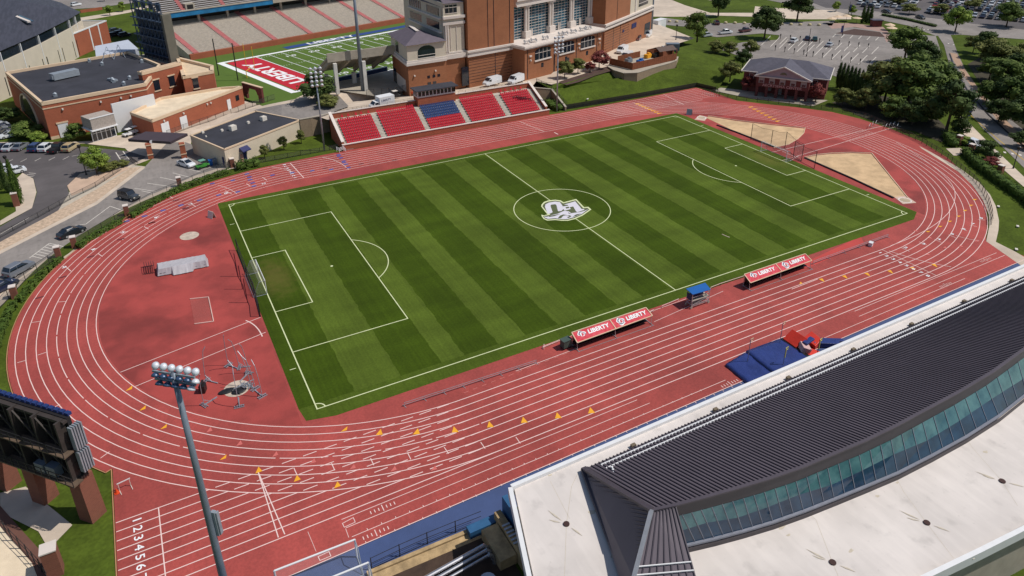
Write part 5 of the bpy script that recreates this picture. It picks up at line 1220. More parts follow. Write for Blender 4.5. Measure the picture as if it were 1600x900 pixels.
slope.build('mansard_roof', mat('ribbed_metal', (108, 98, 106), .6, .08, .3), rb); rib.build('roof_ribs', mat('rib_metal', (84, 76, 84), .55, .1, .3), rb)
mb = MB(); mb.bar(Hs+Vector((0, 0, .12)), F3_+Vector((0, 0, .12)), .35, .2); mb.build('hip_flashing', M_alu, rb)
mb = MB(); mb.bar(E0+Vector((0, 0, .12)), Hs+Vector((0, 0, .12)), .5, .25); mb.bar(E0+Vector((-.1, 0, 0)), E2+Vector((-.1, 0, 0)), .4, .35)
for i in range(n1-1): mb.bar(c1[i]+Vector((0, 0, .06)), c1[i+1]+Vector((0, 0, .06)), .28, .16)
mb.build('ridge_cap', mat('ridge_dark', (80, 72, 80), .5), rb)
mb = MB()   # snow rails: light bars with pads
for off, zz_ in ((.55, 8.25), (1.25, 8.6)):
    sl = (prof[60][1]-prof[60][0]).normalized()
    ya, za = E0.y+sl.y*off*1.2, 8.0+sl.z*off*1.2+.16
    mb.bar((E0.x+1.5, ya, za), (58, ya, za), .09, .09)
    x = E0.x+1.6
    while x < 58: mb.box(x-.06, x+.06, ya-.14, ya+.02, za-.14, za+.01); x += .42
for k in (1.2, 2.4):
    p = [E0+ds*1.0*(2+0)+Vector((k, 0, .5*k*.9)), E0+ds*(ls-1)+Vector((k, -.0, .32*k))]
    mb.bar(p[0], p[1], .08, .08)
    for i in range(34): q = p[0].lerp(p[1], i/34); mb.obox((q.x, q.y), .4, .18, .16, q.z-.15, q.z+.03)
p0_, p1_ = Hs.lerp(F3_, .85), F1_.lerp(F2_, .78); mb.bar(p0_+Vector((0, 0, .2)), p1_+Vector((0, 0, .2)), .08)
p0_, p1_ = Hs.lerp(F3_, .97), F1_.lerp(F2_, .9); mb.bar(p0_+Vector((0, 0, .2)), p1_+Vector((0, 0, .2)), .08)
mb.build_each('snow_guards', M_white, rb)
# fascia under the ridge, skylight, lower white edge
mb = MB()
for i in range(1, n1-1): mb.face([c2[i], c2[i+1], c1[i+1], c1[i]])
mb.build('fascia', mat('fascia_dark', (70, 64, 68), .55), rb)
c3 = [G(u, v, 8.35) for u, v in [(1072, 851), (1115, 841), (1160, 829), (1207, 815), (1255, 798), (1303, 779), (1352, 759), (1402, 738), (1455, 711), (1508, 682), (1560, 649), (1604, 614), (1660, 568)]]
c2b = c2[1:]; sk = MB(); fr = MB(); bk = MB()
inn = [p+Vector((0, -.02, -.05)) for p in c2b]
for i in range(len(c3)-1):
    h0_, h1_ = c3[i].lerp(inn[i], .5+.06*math.sin(i*2.1)), c3[i+1].lerp(inn[i+1], .5+.06*math.sin(i*2.1+2.1)); sk.mat(0).face([c3[i], c3[i+1], h1_, h0_]); sk.mat(1).face([h0_, h1_, inn[i+1], inn[i]])
    for k in range(3):
        t = k/3; a = c3[i].lerp(c3[i+1], t); b = inn[i].lerp(inn[i+1], t); fr.bar(a+Vector((0, 0, .03)), b+Vector((0, 0, .03)), .05, .07)
    fr.bar(c3[i]+Vector((0, -.08, .0)), c3[i+1]+Vector((0, -.08, .0)), .22, .2); bk.bar(c3[i]+Vector((0, -.24, -.42)), c3[i+1]+Vector((0, -.24, -.42)), .1, .42)
    a, b = c2b[i], c2b[i+1]
    bk.face([Vector((a.x, a.y, 7.6)), Vector((b.x, b.y, 7.6)), Vector((b.x, b.y, b.z)), Vector((a.x, a.y, a.z))])
sk.build('skylight', [mat('skylight_deep', (18, 42, 66), .06, .3, .5, spec=.7, rgb2=(34, 66, 92)), mat('skylight_teal', (44, 86, 96), .08, .3, .6, spec=.7, rgb2=(82, 124, 126))], rb); fr.build('skylight_frame', mat('frame_grey', (136, 140, 152), .45, .1, 1, metal=.2), rb); bk.build('kerb', mat('fascia_dark', (70, 64, 68), .55), rb)
# roof drains and their stains
dr = MB(); M_stain = mat('roof_stain', (210, 198, 178), .95, .12, 4)
st = MB()
for u, v in ((885, 819), (1301, 879), (1448, 817), (1566, 752)):
    c = G(u, v, 7.72); dr.tube([(c.x, c.y, 7.71), (c.x, c.y, 7.8)], .28, 12)
    for a, L in ((1.95+.1*math.sin(u), 1.7), (2.25+.1*math.sin(v), 1.1), (-1.1+.2*math.sin(u), 1.3)):
        d = Vector((math.cos(a), math.sin(a), 0)); n = Vector((-d.y, d.x, 0)); z0 = Vector((0, 0, .012)); st.face([c+d*.5+z0, c+d*(.5+L*.5)+n*.1+z0, c+d*(.5+L)+z0, c+d*(.5+L*.4)-n*.06+z0])
for P in ([(885, 819), (893, 760), (905, 735)], [(885, 819), (882, 900)], [(1301, 879), (1275, 812), (1262, 800)], [(1301, 879), (1312, 905)], [(1448, 817), (1412, 768), (1398, 742)], [(1448, 817), (1490, 872)], [(1566, 752), (1520, 700), (1508, 682)], [(1566, 752), (1590, 790)], [(860, 752), (890, 810)], [(930, 780), (950, 850), (975, 905)]):
    st.ribbon([flat(G(u, v, 7.72)) for u, v in P], .035, 7.706)
for u, v, r in ((897, 798), (1)) and ((925, 800, .35), (1222, 822, .4), (1232, 836, .2), (960, 868, .3), (1371, 775, .2), (1402, 754, .18), (1540, 706, .25), (860, 742, .2), (1518, 870, .3), (1330, 860, .25)):
    c = flat(G(u, v, 7.72)); st.face([c+Vector((r*(1+.35*math.sin(3*t+u))*math.cos(t), r*.6*(1+.3*math.cos(2*t+v))*math.sin(t), 7.709)) for t in [k*math.pi/7 for k in range(14)]])
dr.build_each('roof_drain', mat('drain_rust', (70, 44, 40), .8), rb); st.build_each('stain', M_stain, rb)
# small boxes along the gutter
mb = MB()
for i in range(8): x = -31+i*10.6; mb.box(x-.3, x+.2, -62.75, -62.4, 7.7, 8.1)
mb.build_each('gutter_box', mat('gutter_box', (120, 106, 86), .8), rb)
# paving corner lower right
fill('path', [[flat(G(1480, 905, 0)), flat(G(1700, 780, 0)), flat(G(1750, 830, 0)), flat(G(1560, 960, 0))]], mat('path_tan', (222, 178, 134), .85), .004)
fill('lawn', [[flat(G(1512, 900)), flat(G(1590, 848)), flat(G(1640, 870)), flat(G(1600, 960)), flat(G(1500, 960))]], M_grass, .012)
# ================================================================== LIGHT POLES
M_polegrey = mat('pole_grey', (128, 138, 150), .5, .12, .8, metal=.3)
hd = G(272, 588, 26); bx, by = hd.x, hd.y
fl = thing('floodlight_mast', (bx, by, 0), 'tall blue grey floodlight mast in the foreground with seventeen round lamps', 'floodlight', world=True)
mb = MB(); mb.tube([(bx, by, -.5), (bx, by, 8), (bx, by, 16), (bx, by, 26.3)], [.36, .31, .26, .2], 16); mb.tube([(bx, by, 25.4), (bx, by, 25.6)], .27, 16); mb.build('mast', M_polegrey, fl, True)
bd = Vector((math.cos(R(-18)), math.sin(R(-18)), 0)); bd = Vector((.75, -.66, 0)).normalized()
bn_ = Vector((-bd.y, bd.x, 0))
mb = MB()
for z, L in ((26.2, 1.75), (25.5, 1.7)): mb.bar(Vector((bx, by, z))-bd*L, Vector((bx, by, z))+bd*L, .12, .16)
mb.build('cross_arm', M_galv, fl)
mb = MB(); lp0 = Vector((bx, by, 0)); c = lp0+Vector((.42, -.05, 0)); mb.obox((c.x, c.y), math.atan2(bd.y, bd.x), .35, .3, 9.8, 12.4); mb.obox((c.x+.25, c.y-.1), math.atan2(bd.y, bd.x), .12, .3, 9.9, 12.3); mb.build('ballast_box', M_galv, fl)
M_dkdome = mat('lamp_shadow_glass', (60, 84, 116), .3, .25, 3, metal=.2, spec=.7)  # lower lamps: shadow and lens glass are put into the dome colour
def lamp(P, tilt, r, face):
    """round lamp: spun dome with dark lens, looking along tilt"""
    t = Vector(tilt).normalized(); P = Vector(P)
    dk_ = face; a = MB(); a.tube([P-t*r*.9, P-t*r*.75, P-t*r*.3, P+t*r*.15], [r*.25, r*.62, r*.95, r], 14); o = a.build('lamp', M_dkdome if dk_ else M_dome, fl, True)
    b = MB(); b.tube([P+t*r*.15, P+t*r*.2], [r*.96, r*.9], 14); b.build('lens', M_lens, o) if False else b.build('lens', M_lens, fl)
for z, n, y, tl in ((26.45, 6, .3, .4), (25.85, 6, -.12, .9), (25.3, 5, -.3, .9)):
    for i in range(n):
        s = (i-(n-1)/2)*.66+(.15 if z < 26 else 0)
        P = Vector((bx, by, z))+bd*s+bn_*y
        lamp(P, bn_*(.9 if z > 26 else .5)+Vector((0, 0, -.55))-bn_*(0 if z > 26 else 1.0)*(1 if i % 1 == 0 else 0)*.9, .3, z < 26 and i < n-1)
def light_pole(b, h, rad, label, rows, z0=0, group=None):
    o = thing('floodlight_mast', (b.x, b.y, z0), label, 'floodlight', group, world=True)
    mb = MB(); mb.tube([(b.x, b.y, z0-.3), (b.x, b.y, z0+h)], [rad, rad*.6], 10); mb.build('mast', M_polegrey if rad > .3 else M_galv, o, True)
    if rows:
        mb = MB(); dm = MB()
        for r_ in range(rows):
            z = z0+h-.4-r_*.95; mb.bar((b.x-1.1, b.y+.2, z), (b.x+1.1, b.y-.2, z), .1)
            for k in (-1.05, 0, 1.05):
                P = Vector((b.x+k, b.y-.35-.1*k, z)); dm.tube([P+Vector((0, .25, .25)), P+Vector((0, .1, .12)), P+Vector((0, -.15, -.05))], [.1, .32, .38], 10)
        mb.build('cross_arm', M_galv, o); dm.build('lamp', M_dome, o, True)
    return o
light_pole(G(507, 235), 19.6, .22, 'left slim floodlight mast with fifteen lamps at the end of the red stand', 5)
light_pole(G(870, 174), 20.0, .22, 'slim floodlight mast with lamps at the right end of the red stand', 5)
light_pole(G(567, 142, 4.5), 34, .5, 'thick blue grey mast rising behind the red stand past the stadium columns', 0, 4.5)
light_pole(G(1018, 45, 3), 16, .4, 'thick grey mast beside the right end of the tower', 0, 3)
def lamp_post(u, v, h, label, head=True, banner=None, arms=True, z=0, thick=.09, m=None):
    g = G(u, v, z); o = thing('lamp_post', (g.x, g.y, z), label, 'lamp post', world=True)
    mb = MB(); mb.tube([(g.x, g.y, z), (g.x, g.y, z+h)], [thick*1.2, thick*.8], 8); mb.tube([(g.x, g.y, z), (g.x, g.y, z+.5)], [thick*2.4, thick*1.6], 8); mb.build('post', m or M_darksteel, o)
    if head: mb = MB(); mb.tube([(g.x, g.y, z+h), (g.x, g.y, z+h+.25), (g.x, g.y, z+h+.7), (g.x, g.y, z+h+.85)], [.12, .3, .38, .1], 8); mb.build('lamp_shade', M_black, o)
    if banner: mb = MB(); s = banner; mb.box(g.x+.15 if s > 0 else g.x-1.2, g.x+1.2 if s > 0 else g.x-.15, g.y-.03, g.y+.03, z+h-3.9, z+h-1.3); mb.build('banner', M_navy, o)
    return o
lamp_post(1507, 201, 7, 'tall street pole with a navy banner beside the road on the right', False, 1)
lamp_post(1583, 263, 4.2, 'short black street lamp on the grass strip at the right edge')
lamp_post(1260, 88, 9.5, 'tall dark pole in the car park above the brick house', False, None)
lamp_post(135, 273, 6, 'black street lamp beside the round green tree on the left')
lamp_post(18, 280, 4.5, 'black street lamp among the cypresses at the left edge')
lamp_post(1056, 62, 4.5, 'double headed street lamp beside the driveway and box truck', True, None, z=3)
lamp_post(1316, 55, 5, 'banner post with navy banner in the mulch bed of the car park', False, -1)
lamp_post(1325, 25, 6, 'banner post on the plaza at the top right', False, 1)
# ================================================================== PITCH SIDE
def dugout(x0, x1, label):
    y = -38.3
    o = thing('dugout', ((x0+x1)/2, y, 0), label, 'dugout', 'team shelters beside the pitch', world=True)
    mb = MB()
    for x in (x0+.15, x1-.15, (x0+x1)/2):
        mb.bar((x, -37.0, 0), (x, -37.0, 1.95), .07); mb.bar((x, -38.3, 0), (x, -38.1, 1.38), .06); mb.bar((x, -36.9, .05), (x, -38.75, 0.05), .07)
    mb.bar((x0, -38.7, .05), (x1, -38.7, .05), .06); mb.bar((x0, -37, .05), (x1, -37, .05), .06); mb.build('frame', M_alu, o)
    A = Vector((x0, -38.4, 1.3)); B = Vector((x1, -38.15, 1.3)); C = Vector((x1-.3, -36.95, 2.05)); D = Vector((x0, -36.95, 2.05))
    k = (C-B).normalized(); nn = (B-A).normalized().cross(k)
    mb = MB(); mb.hexa([A, B, C, D, A+nn*.06, B+nn*.06, C+nn*.06, D+nn*.06]); roof = mb.build('roof', M_banner, o)
    mb = MB(); up_ = nn*.1
    for P, Q_ in ((A, B), (B, C), (C, D), (D, A), ((A+B)/2, (C+D)/2)): mb.bar(P+up_, Q_+up_, .14, .06)
    mb.build('trim', M_tan, o)
    for i in (0, 1):
        xm = x0+(x1-x0)*(.25+.5*i)
        text('roof_lettering', 'LIBERTY', .82, M_num, Vector((xm+.7, -37.55, 1.73))+nn*.09, (1, 0, 0), k, o, .01, 1.15, .2, .03)
        c = Vector((xm-1.9, -37.6, 1.7))+nn*.075
        for q, (r_, mm) in enumerate(((.6, M_num), (.48, M_navy), (.33, M_num))):
            e_ = MB(); pts = [c+Vector((1, 0, 0))*r_*(1+.18*math.sin(5*t+q))*math.cos(t)+k*r_*(1+.15*math.cos(3*t+q))*math.sin(t)+nn*.012*q for t in [i2*math.pi/12 for i2 in range(24)]]; e_.face(pts); e_.build('roof_emblem', mm, o)
        e_ = MB(); c2_ = c+nn*.05
        for t in (0, 1.3, 2.6): e_.face([c2_+Vector((1, 0, 0))*(-.3+.1*t)+k*(-.25+.13*t), c2_+Vector((1, 0, 0))*.3+k*(-.15+.12*t), c2_+Vector((1, 0, 0))*(.0)+k*(.02+.1*t)])
        e_.build('roof_emblem', M_banner, o)
        text('roof_lettering', 'FLAMES', .42, mat('letter_pink', (246, 210, 206), .6), Vector((xm+.1, -36.45, 1.79))+nn*.09, (1, 0, 0), k, o, .01, 1.3, .2, .01) if False else None
    mb = MB(); mb.box(x0+.2, x1-.5, -37.12, -37.06, .15, 1.8); mb.build('back_panel', net('smoked_panel', (30, 22, 24), .85) if 'smoked_panel' not in MATS else MATS['smoked_panel'], o)
    mb = MB(); mb.box(x0+.3, x1-.6, -37.9, -37.4, .4, .5)
    x = x0+.6
    while x < x1-.8: mb.box(x-.2, x+.2, -37.42, -37.36, .5, .95); mb.box(x-.03, x+.03, -37.7, -37.6, 0, .4); x += .75
    mb.build('bench', M_black, o)
    return o
dugout(-21.6, -8.8, 'left red roofed team shelter beside the pitch, nearer the corner of the camera')
dugout(9.8, 23.4, 'right red roofed team shelter beside the pitch, past the blue roofed platform')
g = G(884, 543); tr = thing('equipment_cart', (g.x, g.y, 0), 'dark green box cart at the left end of the left team shelter', 'cart', world=True)
mb = MB(); mb.obox((g.x, g.y), .1, 1.3, .9, .3, 1.3); mb.obox((g.x, g.y), .1, 1.45, 1.0, 1.31, 1.4); mb.build('box', mat('cart_green', (70, 88, 80), .6), tr)
mb = MB()
for a in (-.5, .5):
    for b in (-.35, .35): mb.ball((g.x+a, g.y+b, .17), .17, .1, .17)
mb.bar((g.x+.7, g.y-.4, .2), (g.x+1.4, g.y-1.0, .1), .14); mb.build('wheel', M_rubber, tr)
# blue roofed media platform
g = Vector((.6, -37.0, 0)); mp_ = thing('filming_platform', g, 'wheeled scaffold platform with a blue roof beside the halfway line', 'platform', world=True)
mb = MB()
x0, x1, y0_, y1_ = -1.35, 1.95, -38.0, -36.85
for x in (x0, x1):
    for y in (y0_, y1_): mb.bar((x, y, .3), (x, y, 2.52), .08)
for z in (.6, 1.25, 1.9):
    for y in (y0_, y1_): mb.bar((x0, y, z), (x1, y, z), .07)
    for x in (x0, x1): mb.bar((x, y0_, z), (x, y1_, z), .07)
mb.bar((x0, y0_, .4), (x1, y0_, .4), .1); mb.bar((x1, y0_, 1.9), (x1+.9, y1_+.6, 1.9), .06); mb.bar((x0, y0_, .6), (x1, y0_, 1.25), .05); mb.build('frame', M_alu, mp_)
mb = MB(); mb.box(x0, x1, y0_, y1_, 1.27, 1.33); mb.box(x0+.2, x1-.2, y0_+.2, y0_+.7, .62, .68); mb.build('deck', M_concgrey, mp_)
mb = MB(); mb.hexa([(x0-.15, y0_-.15, 2.52), (x1-.2, y0_-.35, 2.52), (x1+.2, y1_+.15, 2.66), (x0-.1, y1_+.25, 2.66), (x0-.15, y0_-.15, 2.6), (x1-.2, y0_-.35, 2.6), (x1+.2, y1_+.15, 2.74), (x0-.1, y1_+.25, 2.74)]); mb.build('roof', M_bluetarp, mp_)
mb = MB(); mb.box(x0+.3, x1-.6, y1_-.5, y1_-.1, 1.34, 2.0); mb.box(x0-.05, x0, y0_+.2, y1_, 1.3, 2.3); mb.build('panel', M_navy, mp_)
for a in (x0, x1):
    for b in (y0_, y1_): mb = MB(); mb.tube([(a, b-.07, .2), (a, b+.07, .2)], .22, 12); mb.build('wheel', M_concgrey, mp_)
g = G(1360, 384); mb = MB(); mb.obox((g.x, g.y), .4, .8, .6, 0, .62); mb.obox((g.x, g.y), .4, .86, .66, .625, .7); tag(mb.build('white_box', M_white), 'small white box on the red rubber right of the pitch', 'box')
# light rails (low pitch side barriers)
def rail(name, a, b, label, h=.8, n=6, zoff=0):
    a = G(*a); b = G(*b); o = thing(name, a, label, 'barrier', world=True); mb = MB()
    for z in (h, h*.5): mb.bar(a+Vector((0, 0, z)), b+Vector((0, 0, z)), .05)
    mb.build('rail', M_alu, o)
    for i in range(n+1):
        p = a.lerp(b, i/n); mb = MB(); mb.bar(p, p+Vector((0, 0, h)), .06); mb.bar(p+Vector((.1, -.35, .03)), p+Vector((-.1, .35, .03)), .06); mb.build('post', M_alu, o)
rail('barrier', (632, 635), (838, 568), 'long low metal rail lying along the pitch edge left of the shelters', .55, 7)
rail('barrier', (1270, 413), (1387, 371), 'low dark rail between the right shelter and the corner of the pitch', .6, 5)
mb = MB()
for a, b in (((848, 545), (882, 531)), ((850, 541), (850, 546)), ((1002, 496), (1021, 487)), ((1034, 481), (1060, 470)), ((1110, 452), (1125, 446)), ((1125, 446), (1165, 433))):
    p, q = G(*a), G(*b); mb.bar(p+Vector((0, 0, .35)), q+Vector((0, 0, .35)), .06); mb.bar(p, p+Vector((0, 0, .35)), .06); mb.bar(q, q+Vector((0, 0, .35)), .06)
tag(mb.build('low_rail', M_line), 'thin pale hoops and rails at the grass edge between the team shelters', 'rail')

# ---- goals
def goal(name, c, ry, label, w=7.32, h=2.44, d=2.0, netm=None, postm=None, r_=.06, sgn=1):
    o = thing(name, c, label, 'goal', rz=ry)
    mb = MB(); P = lambda x, y, z: Vector((x, y, z))
    mb.tube([P(0, -w/2, 0), P(0, -w/2, h)], r_, 8); mb.tube([P(0, w/2, 0), P(0, w/2, h)], r_, 8); mb.tube([P(0, -w/2, h), P(0, w/2, h)], r_, 8)
    mb.build('goal_frame', postm or M_white, o)
    mb = MB()
    for s in (-1, 1): mb.tube([P(0, s*w/2, h), P(d*.45, s*w/2, h-.05), P(d, s*w/2, .05), P(0, s*w/2, .05)], r_*.6, 6)
    mb.tube([P(d, -w/2, .05), P(d, w/2, .05)], r_*.6, 6); mb.build('net_support', M_galv, o)
    mb = MB(); mb.face([P(0, -w/2, h), P(0, w/2, h), P(d*.45, w/2, h-.05), P(d*.45, -w/2, h-.05)]); mb.face([P(d*.45, -w/2, h-.05), P(d*.45, w/2, h-.05), P(d, w/2, .05), P(d, -w/2, .05)])
    for s in (-1, 1): mb.face([P(0, s*w/2, 0), P(0, s*w/2, h), P(d*.45, s*w/2, h-.05), P(d, s*w/2, .05)])
    mb.build('net', netm or M_net, o); return o
goal('football_goal', (-55.3, 0, .02), math.pi, 'left football goal on the pitch, beside the red infield')
goal('football_goal', (55.3, 0, .02), 0, 'right football goal on the pitch, beside the sand sectors')
goal('training_goal', (-60.9, -55.0, 0), R(-92), 'white training goal standing half on the red track at the bottom edge', netm=M_netwhite, r_=.09, d=2.2, h=2.3)
goal('training_goal', (-60.2, -57.9, 0), R(-92), 'white training goal standing on the blue apron at the bottom edge, behind the other', netm=M_netwhite, r_=.09, d=2.0, h=2.2, w=6.6)
# small frame goal lying flat
mb = MB(); q = GP([(297, 468), (326, 465), (334, 503), (304, 507)])
for a, b in zip(q[:3], q[1:]): mb.bar(a+Vector((0, 0, .1)), b+Vector((0, 0, .1)), .12)
lg = mb.build('lying_goal', mat('goal_pinkish', (232, 190, 178), .6)); tag(lg, 'small pale goal frame lying flat on the red infield', 'goal')
mb = MB(); z_ = Vector((0, 0, .09)); mb.face([q[0]+z_, q[1]+z_, q[2]+z_, q[3]+z_]); mb.build('net', net('net_flat', (200, 120, 110), .22), lg)
# ball-stop nets behind goals
def ballnet(pts, h, label, m, posts, panel=True):
    P = [G(*p) for p in pts]; o = thing('ball_net', P[0], label, 'net', world=True)
    for p in P:
        mb = MB(); mb.tube([p, p+Vector((0, 0, h))], .07, 6); mb.build('post', posts, o)
    mb = MB()
    for a, b in zip(P, P[1:]):
        k = 6; 
        for i in range(k):
            t0_, t1_ = i/k, (i+1)/k; s0, s1 = .8*math.sin(math.pi*t0_)*.4, .8*math.sin(math.pi*t1_)*.4
            p, q = a.lerp(b, t0_), a.lerp(b, t1_); mb.face([p, q, q+Vector((0, 0, h-s1)), p+Vector((0, 0, h-s0))])
    if panel:
        mb.build('net', m, o); mb = MB()
        for a, b in zip(P, P[1:]):
            mb.bar(a+Vector((0, 0, .08)), b+Vector((0, 0, .08)), .16 if h < 3 else .05); mb.tube([a+Vector((0, 0, h)), a.lerp(b, .5)+Vector((0, 0, h-.35)), b+Vector((0, 0, h))], .06 if h < 3 else .03, 6)
        mb.build('rope', posts, o)
M_maroon = mat('maroon_post', (96, 30, 40), .6)
ballnet([(372, 432), (379, 452), (387, 473)], 4.2, 'row of dark red net posts on the infield beside the left goal', M_net, M_maroon, False)
ballnet([(371, 391), (386, 432), (398, 461), (407, 495)], 2.2, 'sagging dark net along the grass edge behind the left goal', M_netdark, M_black)
ballnet([(1173, 218), (1204, 229), (1226, 232), (1252, 252), (1239, 247), (1272, 264)], 4.0, 'tall thin net with dark posts behind the right goal', M_net, M_black)
# ---- tarp covered pole vault bed
vb = thing('covered_landing_mat', G(280, 425), 'long landing bed under a grey tarpaulin on the left infield', 'covered mat', world=True)
q = [flat(G(247, 433)), flat(G(327, 417)), flat(G(325, 405)), flat(G(244, 420))]
bm2 = bmesh.new(); nx_, ny_ = 24, 8; random.seed(3)
vs = {}
for layer in range(1):
    for i in range(nx_+1):
        for j in range(ny_+1):
            p = q[0].lerp(q[1], i/nx_).lerp(q[3].lerp(q[2], i/nx_), j/ny_)
            edge_ = i in (0, nx_) or j in (0, ny_)
            z = .15 if edge_ else 1.15+.04*random.random()
            if j == 0 and 6 < i < 17: p = p+Vector((.05, -.7, 0))
            if i in (0, nx_) or j in (0, ny_): pass
            vs[i, j] = bm2.verts.new((p.x+random.uniform(-.05, .05), p.y+random.uniform(-.05, .05), z))
for i in range(nx_):
    for j in range(ny_): bm2.faces.new((vs[i, j], vs[i+1, j], vs[i+1, j+1], vs[i, j+1]))
me = bpy.data.meshes.new('tarp'); bm2.to_mesh(me); bm2.free(); me.materials.append(M_tarp); o = bpy.data.objects.new('tarp', me); col.objects.link(o); attach(o, vb)
mb = MB(); q2 = [p for p in q]; mb.prism([q[0].lerp(q[2], .04), q[1].lerp(q[3], .04), q[2].lerp(q[0], .04), q[3].lerp(q[1], .04)], 0, .5); mb.build('mat_base', M_black, vb)
rk = thing('equipment_rack', G(234, 424), 'cluster of black hurdle stands at the left end of the covered bed', 'hurdle stack', world=True)
mb = MB(); random.seed(5)
for i in range(5):
    a = G(228+i*3.6, 428-i*.5); b = G(226+i*3.6, 417-i*.6)
    mb.bar(a+Vector((0, 0, .9)), b+Vector((0, 0, .9)), .05); mb.bar(a+Vector((0, 0, .45)), b+Vector((0, 0, .45)), .05)
    for p in (a, b): mb.bar(p, p+Vector((0, 0, .9)), .05); mb.bar(p, p+Vector((-.5, -.1, .03)), .06)
mb.build('frame', M_black, rk)
# sandwich board
g = G(331, 340); mb = MB(); d = Vector((.5, -.86, 0)); n = Vector((.86, .5, 0))
for s in (-1, 1): mb.hexa([g+d*.7+n*s*.45, g-d*.7+n*s*.45, g-d*.7+n*s*.42, g+d*.7+n*s*.42, g+d*.7+n*s*.05+Vector((0, 0, 1.3)), g-d*.7+n*s*.05+Vector((0, 0, 1.3)), g-d*.7+n*s*.02+Vector((0, 0, 1.3)), g+d*.7+n*s*.02+Vector((0, 0, 1.3))])
tag(mb.build('sandwich_board', M_offwhite), 'white folding board standing near the far left corner of the pitch', 'board')
g = G(1077, 179); mb = MB()
for s in (-1, 1): mb.hexa([g+d*.7+n*s*.45, g-d*.7+n*s*.45, g-d*.7+n*s*.42, g+d*.7+n*s*.42, g+d*.7+n*s*.05+Vector((0, 0, 1.5)), g-d*.7+n*s*.05+Vector((0, 0, 1.5)), g-d*.7+n*s*.02+Vector((0, 0, 1.5)), g+d*.7+n*s*.02+Vector((0, 0, 1.5))])
tag(mb.build('sandwich_board', M_galv), 'grey folding board beside the far right corner of the pitch', 'board')
# ---- throwing cage: separate bent posts on feet
posts = [((319, 634), (344, 618), (312, 584)), ((322, 595), (343, 600), (320, 541)), ((357, 571), (372, 577), (349, 523)), ((374, 575), (392, 573), (356, 530)), ((389, 583), (374, 598), (372, 536)),
         ((392, 604), (370, 607), (371, 548)), ((399, 608), (385, 600), (376, 555)), ((410, 620), (398, 610), (392, 561)), ((374, 636), (373, 622), (363, 562))]
pl_l = ['leftmost post of the throwing cage, nearest the dark cabinet', 'bent cage post left of the others, standing alone', 'throwing cage post at the far left of the main row', 'far middle post of the throwing cage', 'cage post at the far side, just above the pale circle', 'cage post with brace lying towards the pale circle', 'cage post just right of the pale throwing circle', 'rightmost throwing cage post, nearest the pitch', 'front post of the throwing cage, nearest the bottom of the photo']
for (b, f, t), lab in zip(posts, pl_l):
    B_ = G(*b); F_ = G(*f); best = min((abs((lambda p: 0)(0)), 0) for _ in (0,))
    o = thing('cage_post', B_, lab, 'cage post', 'posts of the throwing cage', world=True)
    # top height: where the vertical through the foot meets the photographed tip row
    h = 5.0; Tp = G(t[0], t[1], h)
    lean = Vector((Tp.x-B_.x, Tp.y-B_.y, 0)); 
    if lean.length > 1.3: lean = lean.normalized()*1.3
    mb = MB(); pts = [B_, B_+Vector((0, 0, 1.5))+lean*.05, B_+Vector((0, 0, 3))+lean*.2, B_+Vector((0, 0, 4.4))+lean*.5, B_+Vector((0, 0, 4.95))+lean]
    mb.tube(pts, .045, 6); mb.build('post', M_galv, o)
    mb = MB(); dd = (F_-B_); dd.z = 0
    if dd.length > 1.8: dd = dd.normalized()*1.8
    nn = Vector((-dd.y, dd.x, 0)).normalized()
    mb.bar(B_+Vector((0, 0, .1)), B_+dd+Vector((0, 0, .08)), .12); mb.bar(B_+dd*.5+Vector((0, 0, .1)), B_+Vector((0, 0, .9)), .06)
    for k in (-.15, .15): mb.bar(B_+nn*.6+dd*k*.7+Vector((0, 0, .08)), B_-nn*.6+dd*k*.7+Vector((0, 0, .08)), .07, .09)
    for k in range(-2, 3): mb.box(B_.x+nn.x*k*.24-.05, B_.x+nn.x*k*.24+.05, B_.y+nn.y*k*.24-.05, B_.y+nn.y*k*.24+.05, .08, .22)
    mb.build('foot', M_galv, o)
g = G(318, 612); mb = MB(); mb.obox((g.x, g.y), 1.2, .9, .7, .1, 1.1); mb.obox((g.x, g.y), 1.2, .95, .2, 1.11, 1.5); tag(mb.build('cabinet', M_black), 'dark equipment cabinet beside the leftmost cage post', 'cabinet')
g = G(378, 606); mb = MB(); random.seed(2)
for i in range(7): a = random.uniform(0, 3); mb.bar(g+Vector((random.uniform(-1, .6), random.uniform(-.8, .8), .25)), g+Vector((random.uniform(-.2, 1.6), random.uniform(-.8, .8), .5)), .1)
tag(mb.build('net_bundle', M_alu), 'bundle of bars and folded net lying on the pale throwing circle', 'net bundle')
g = G(355, 612); mb = MB(); mb.ball((g.x, g.y, .12), 1.1, .5, .16, 12, 6, 0); mb.ball((g.x+1.3, g.y-.7, .12), .9, .6, .2, 12, 6, 0); tag(mb.build('net_heap', M_black), 'heap of black netting on the infield beside the throwing circle', 'net heap')
# ---- pole vault mats at the near side
pv = thing('vault_landing_mat', G(1200, 560), 'big blue vinyl pole vault landing mat beside the near straight', 'landing mat', world=True)
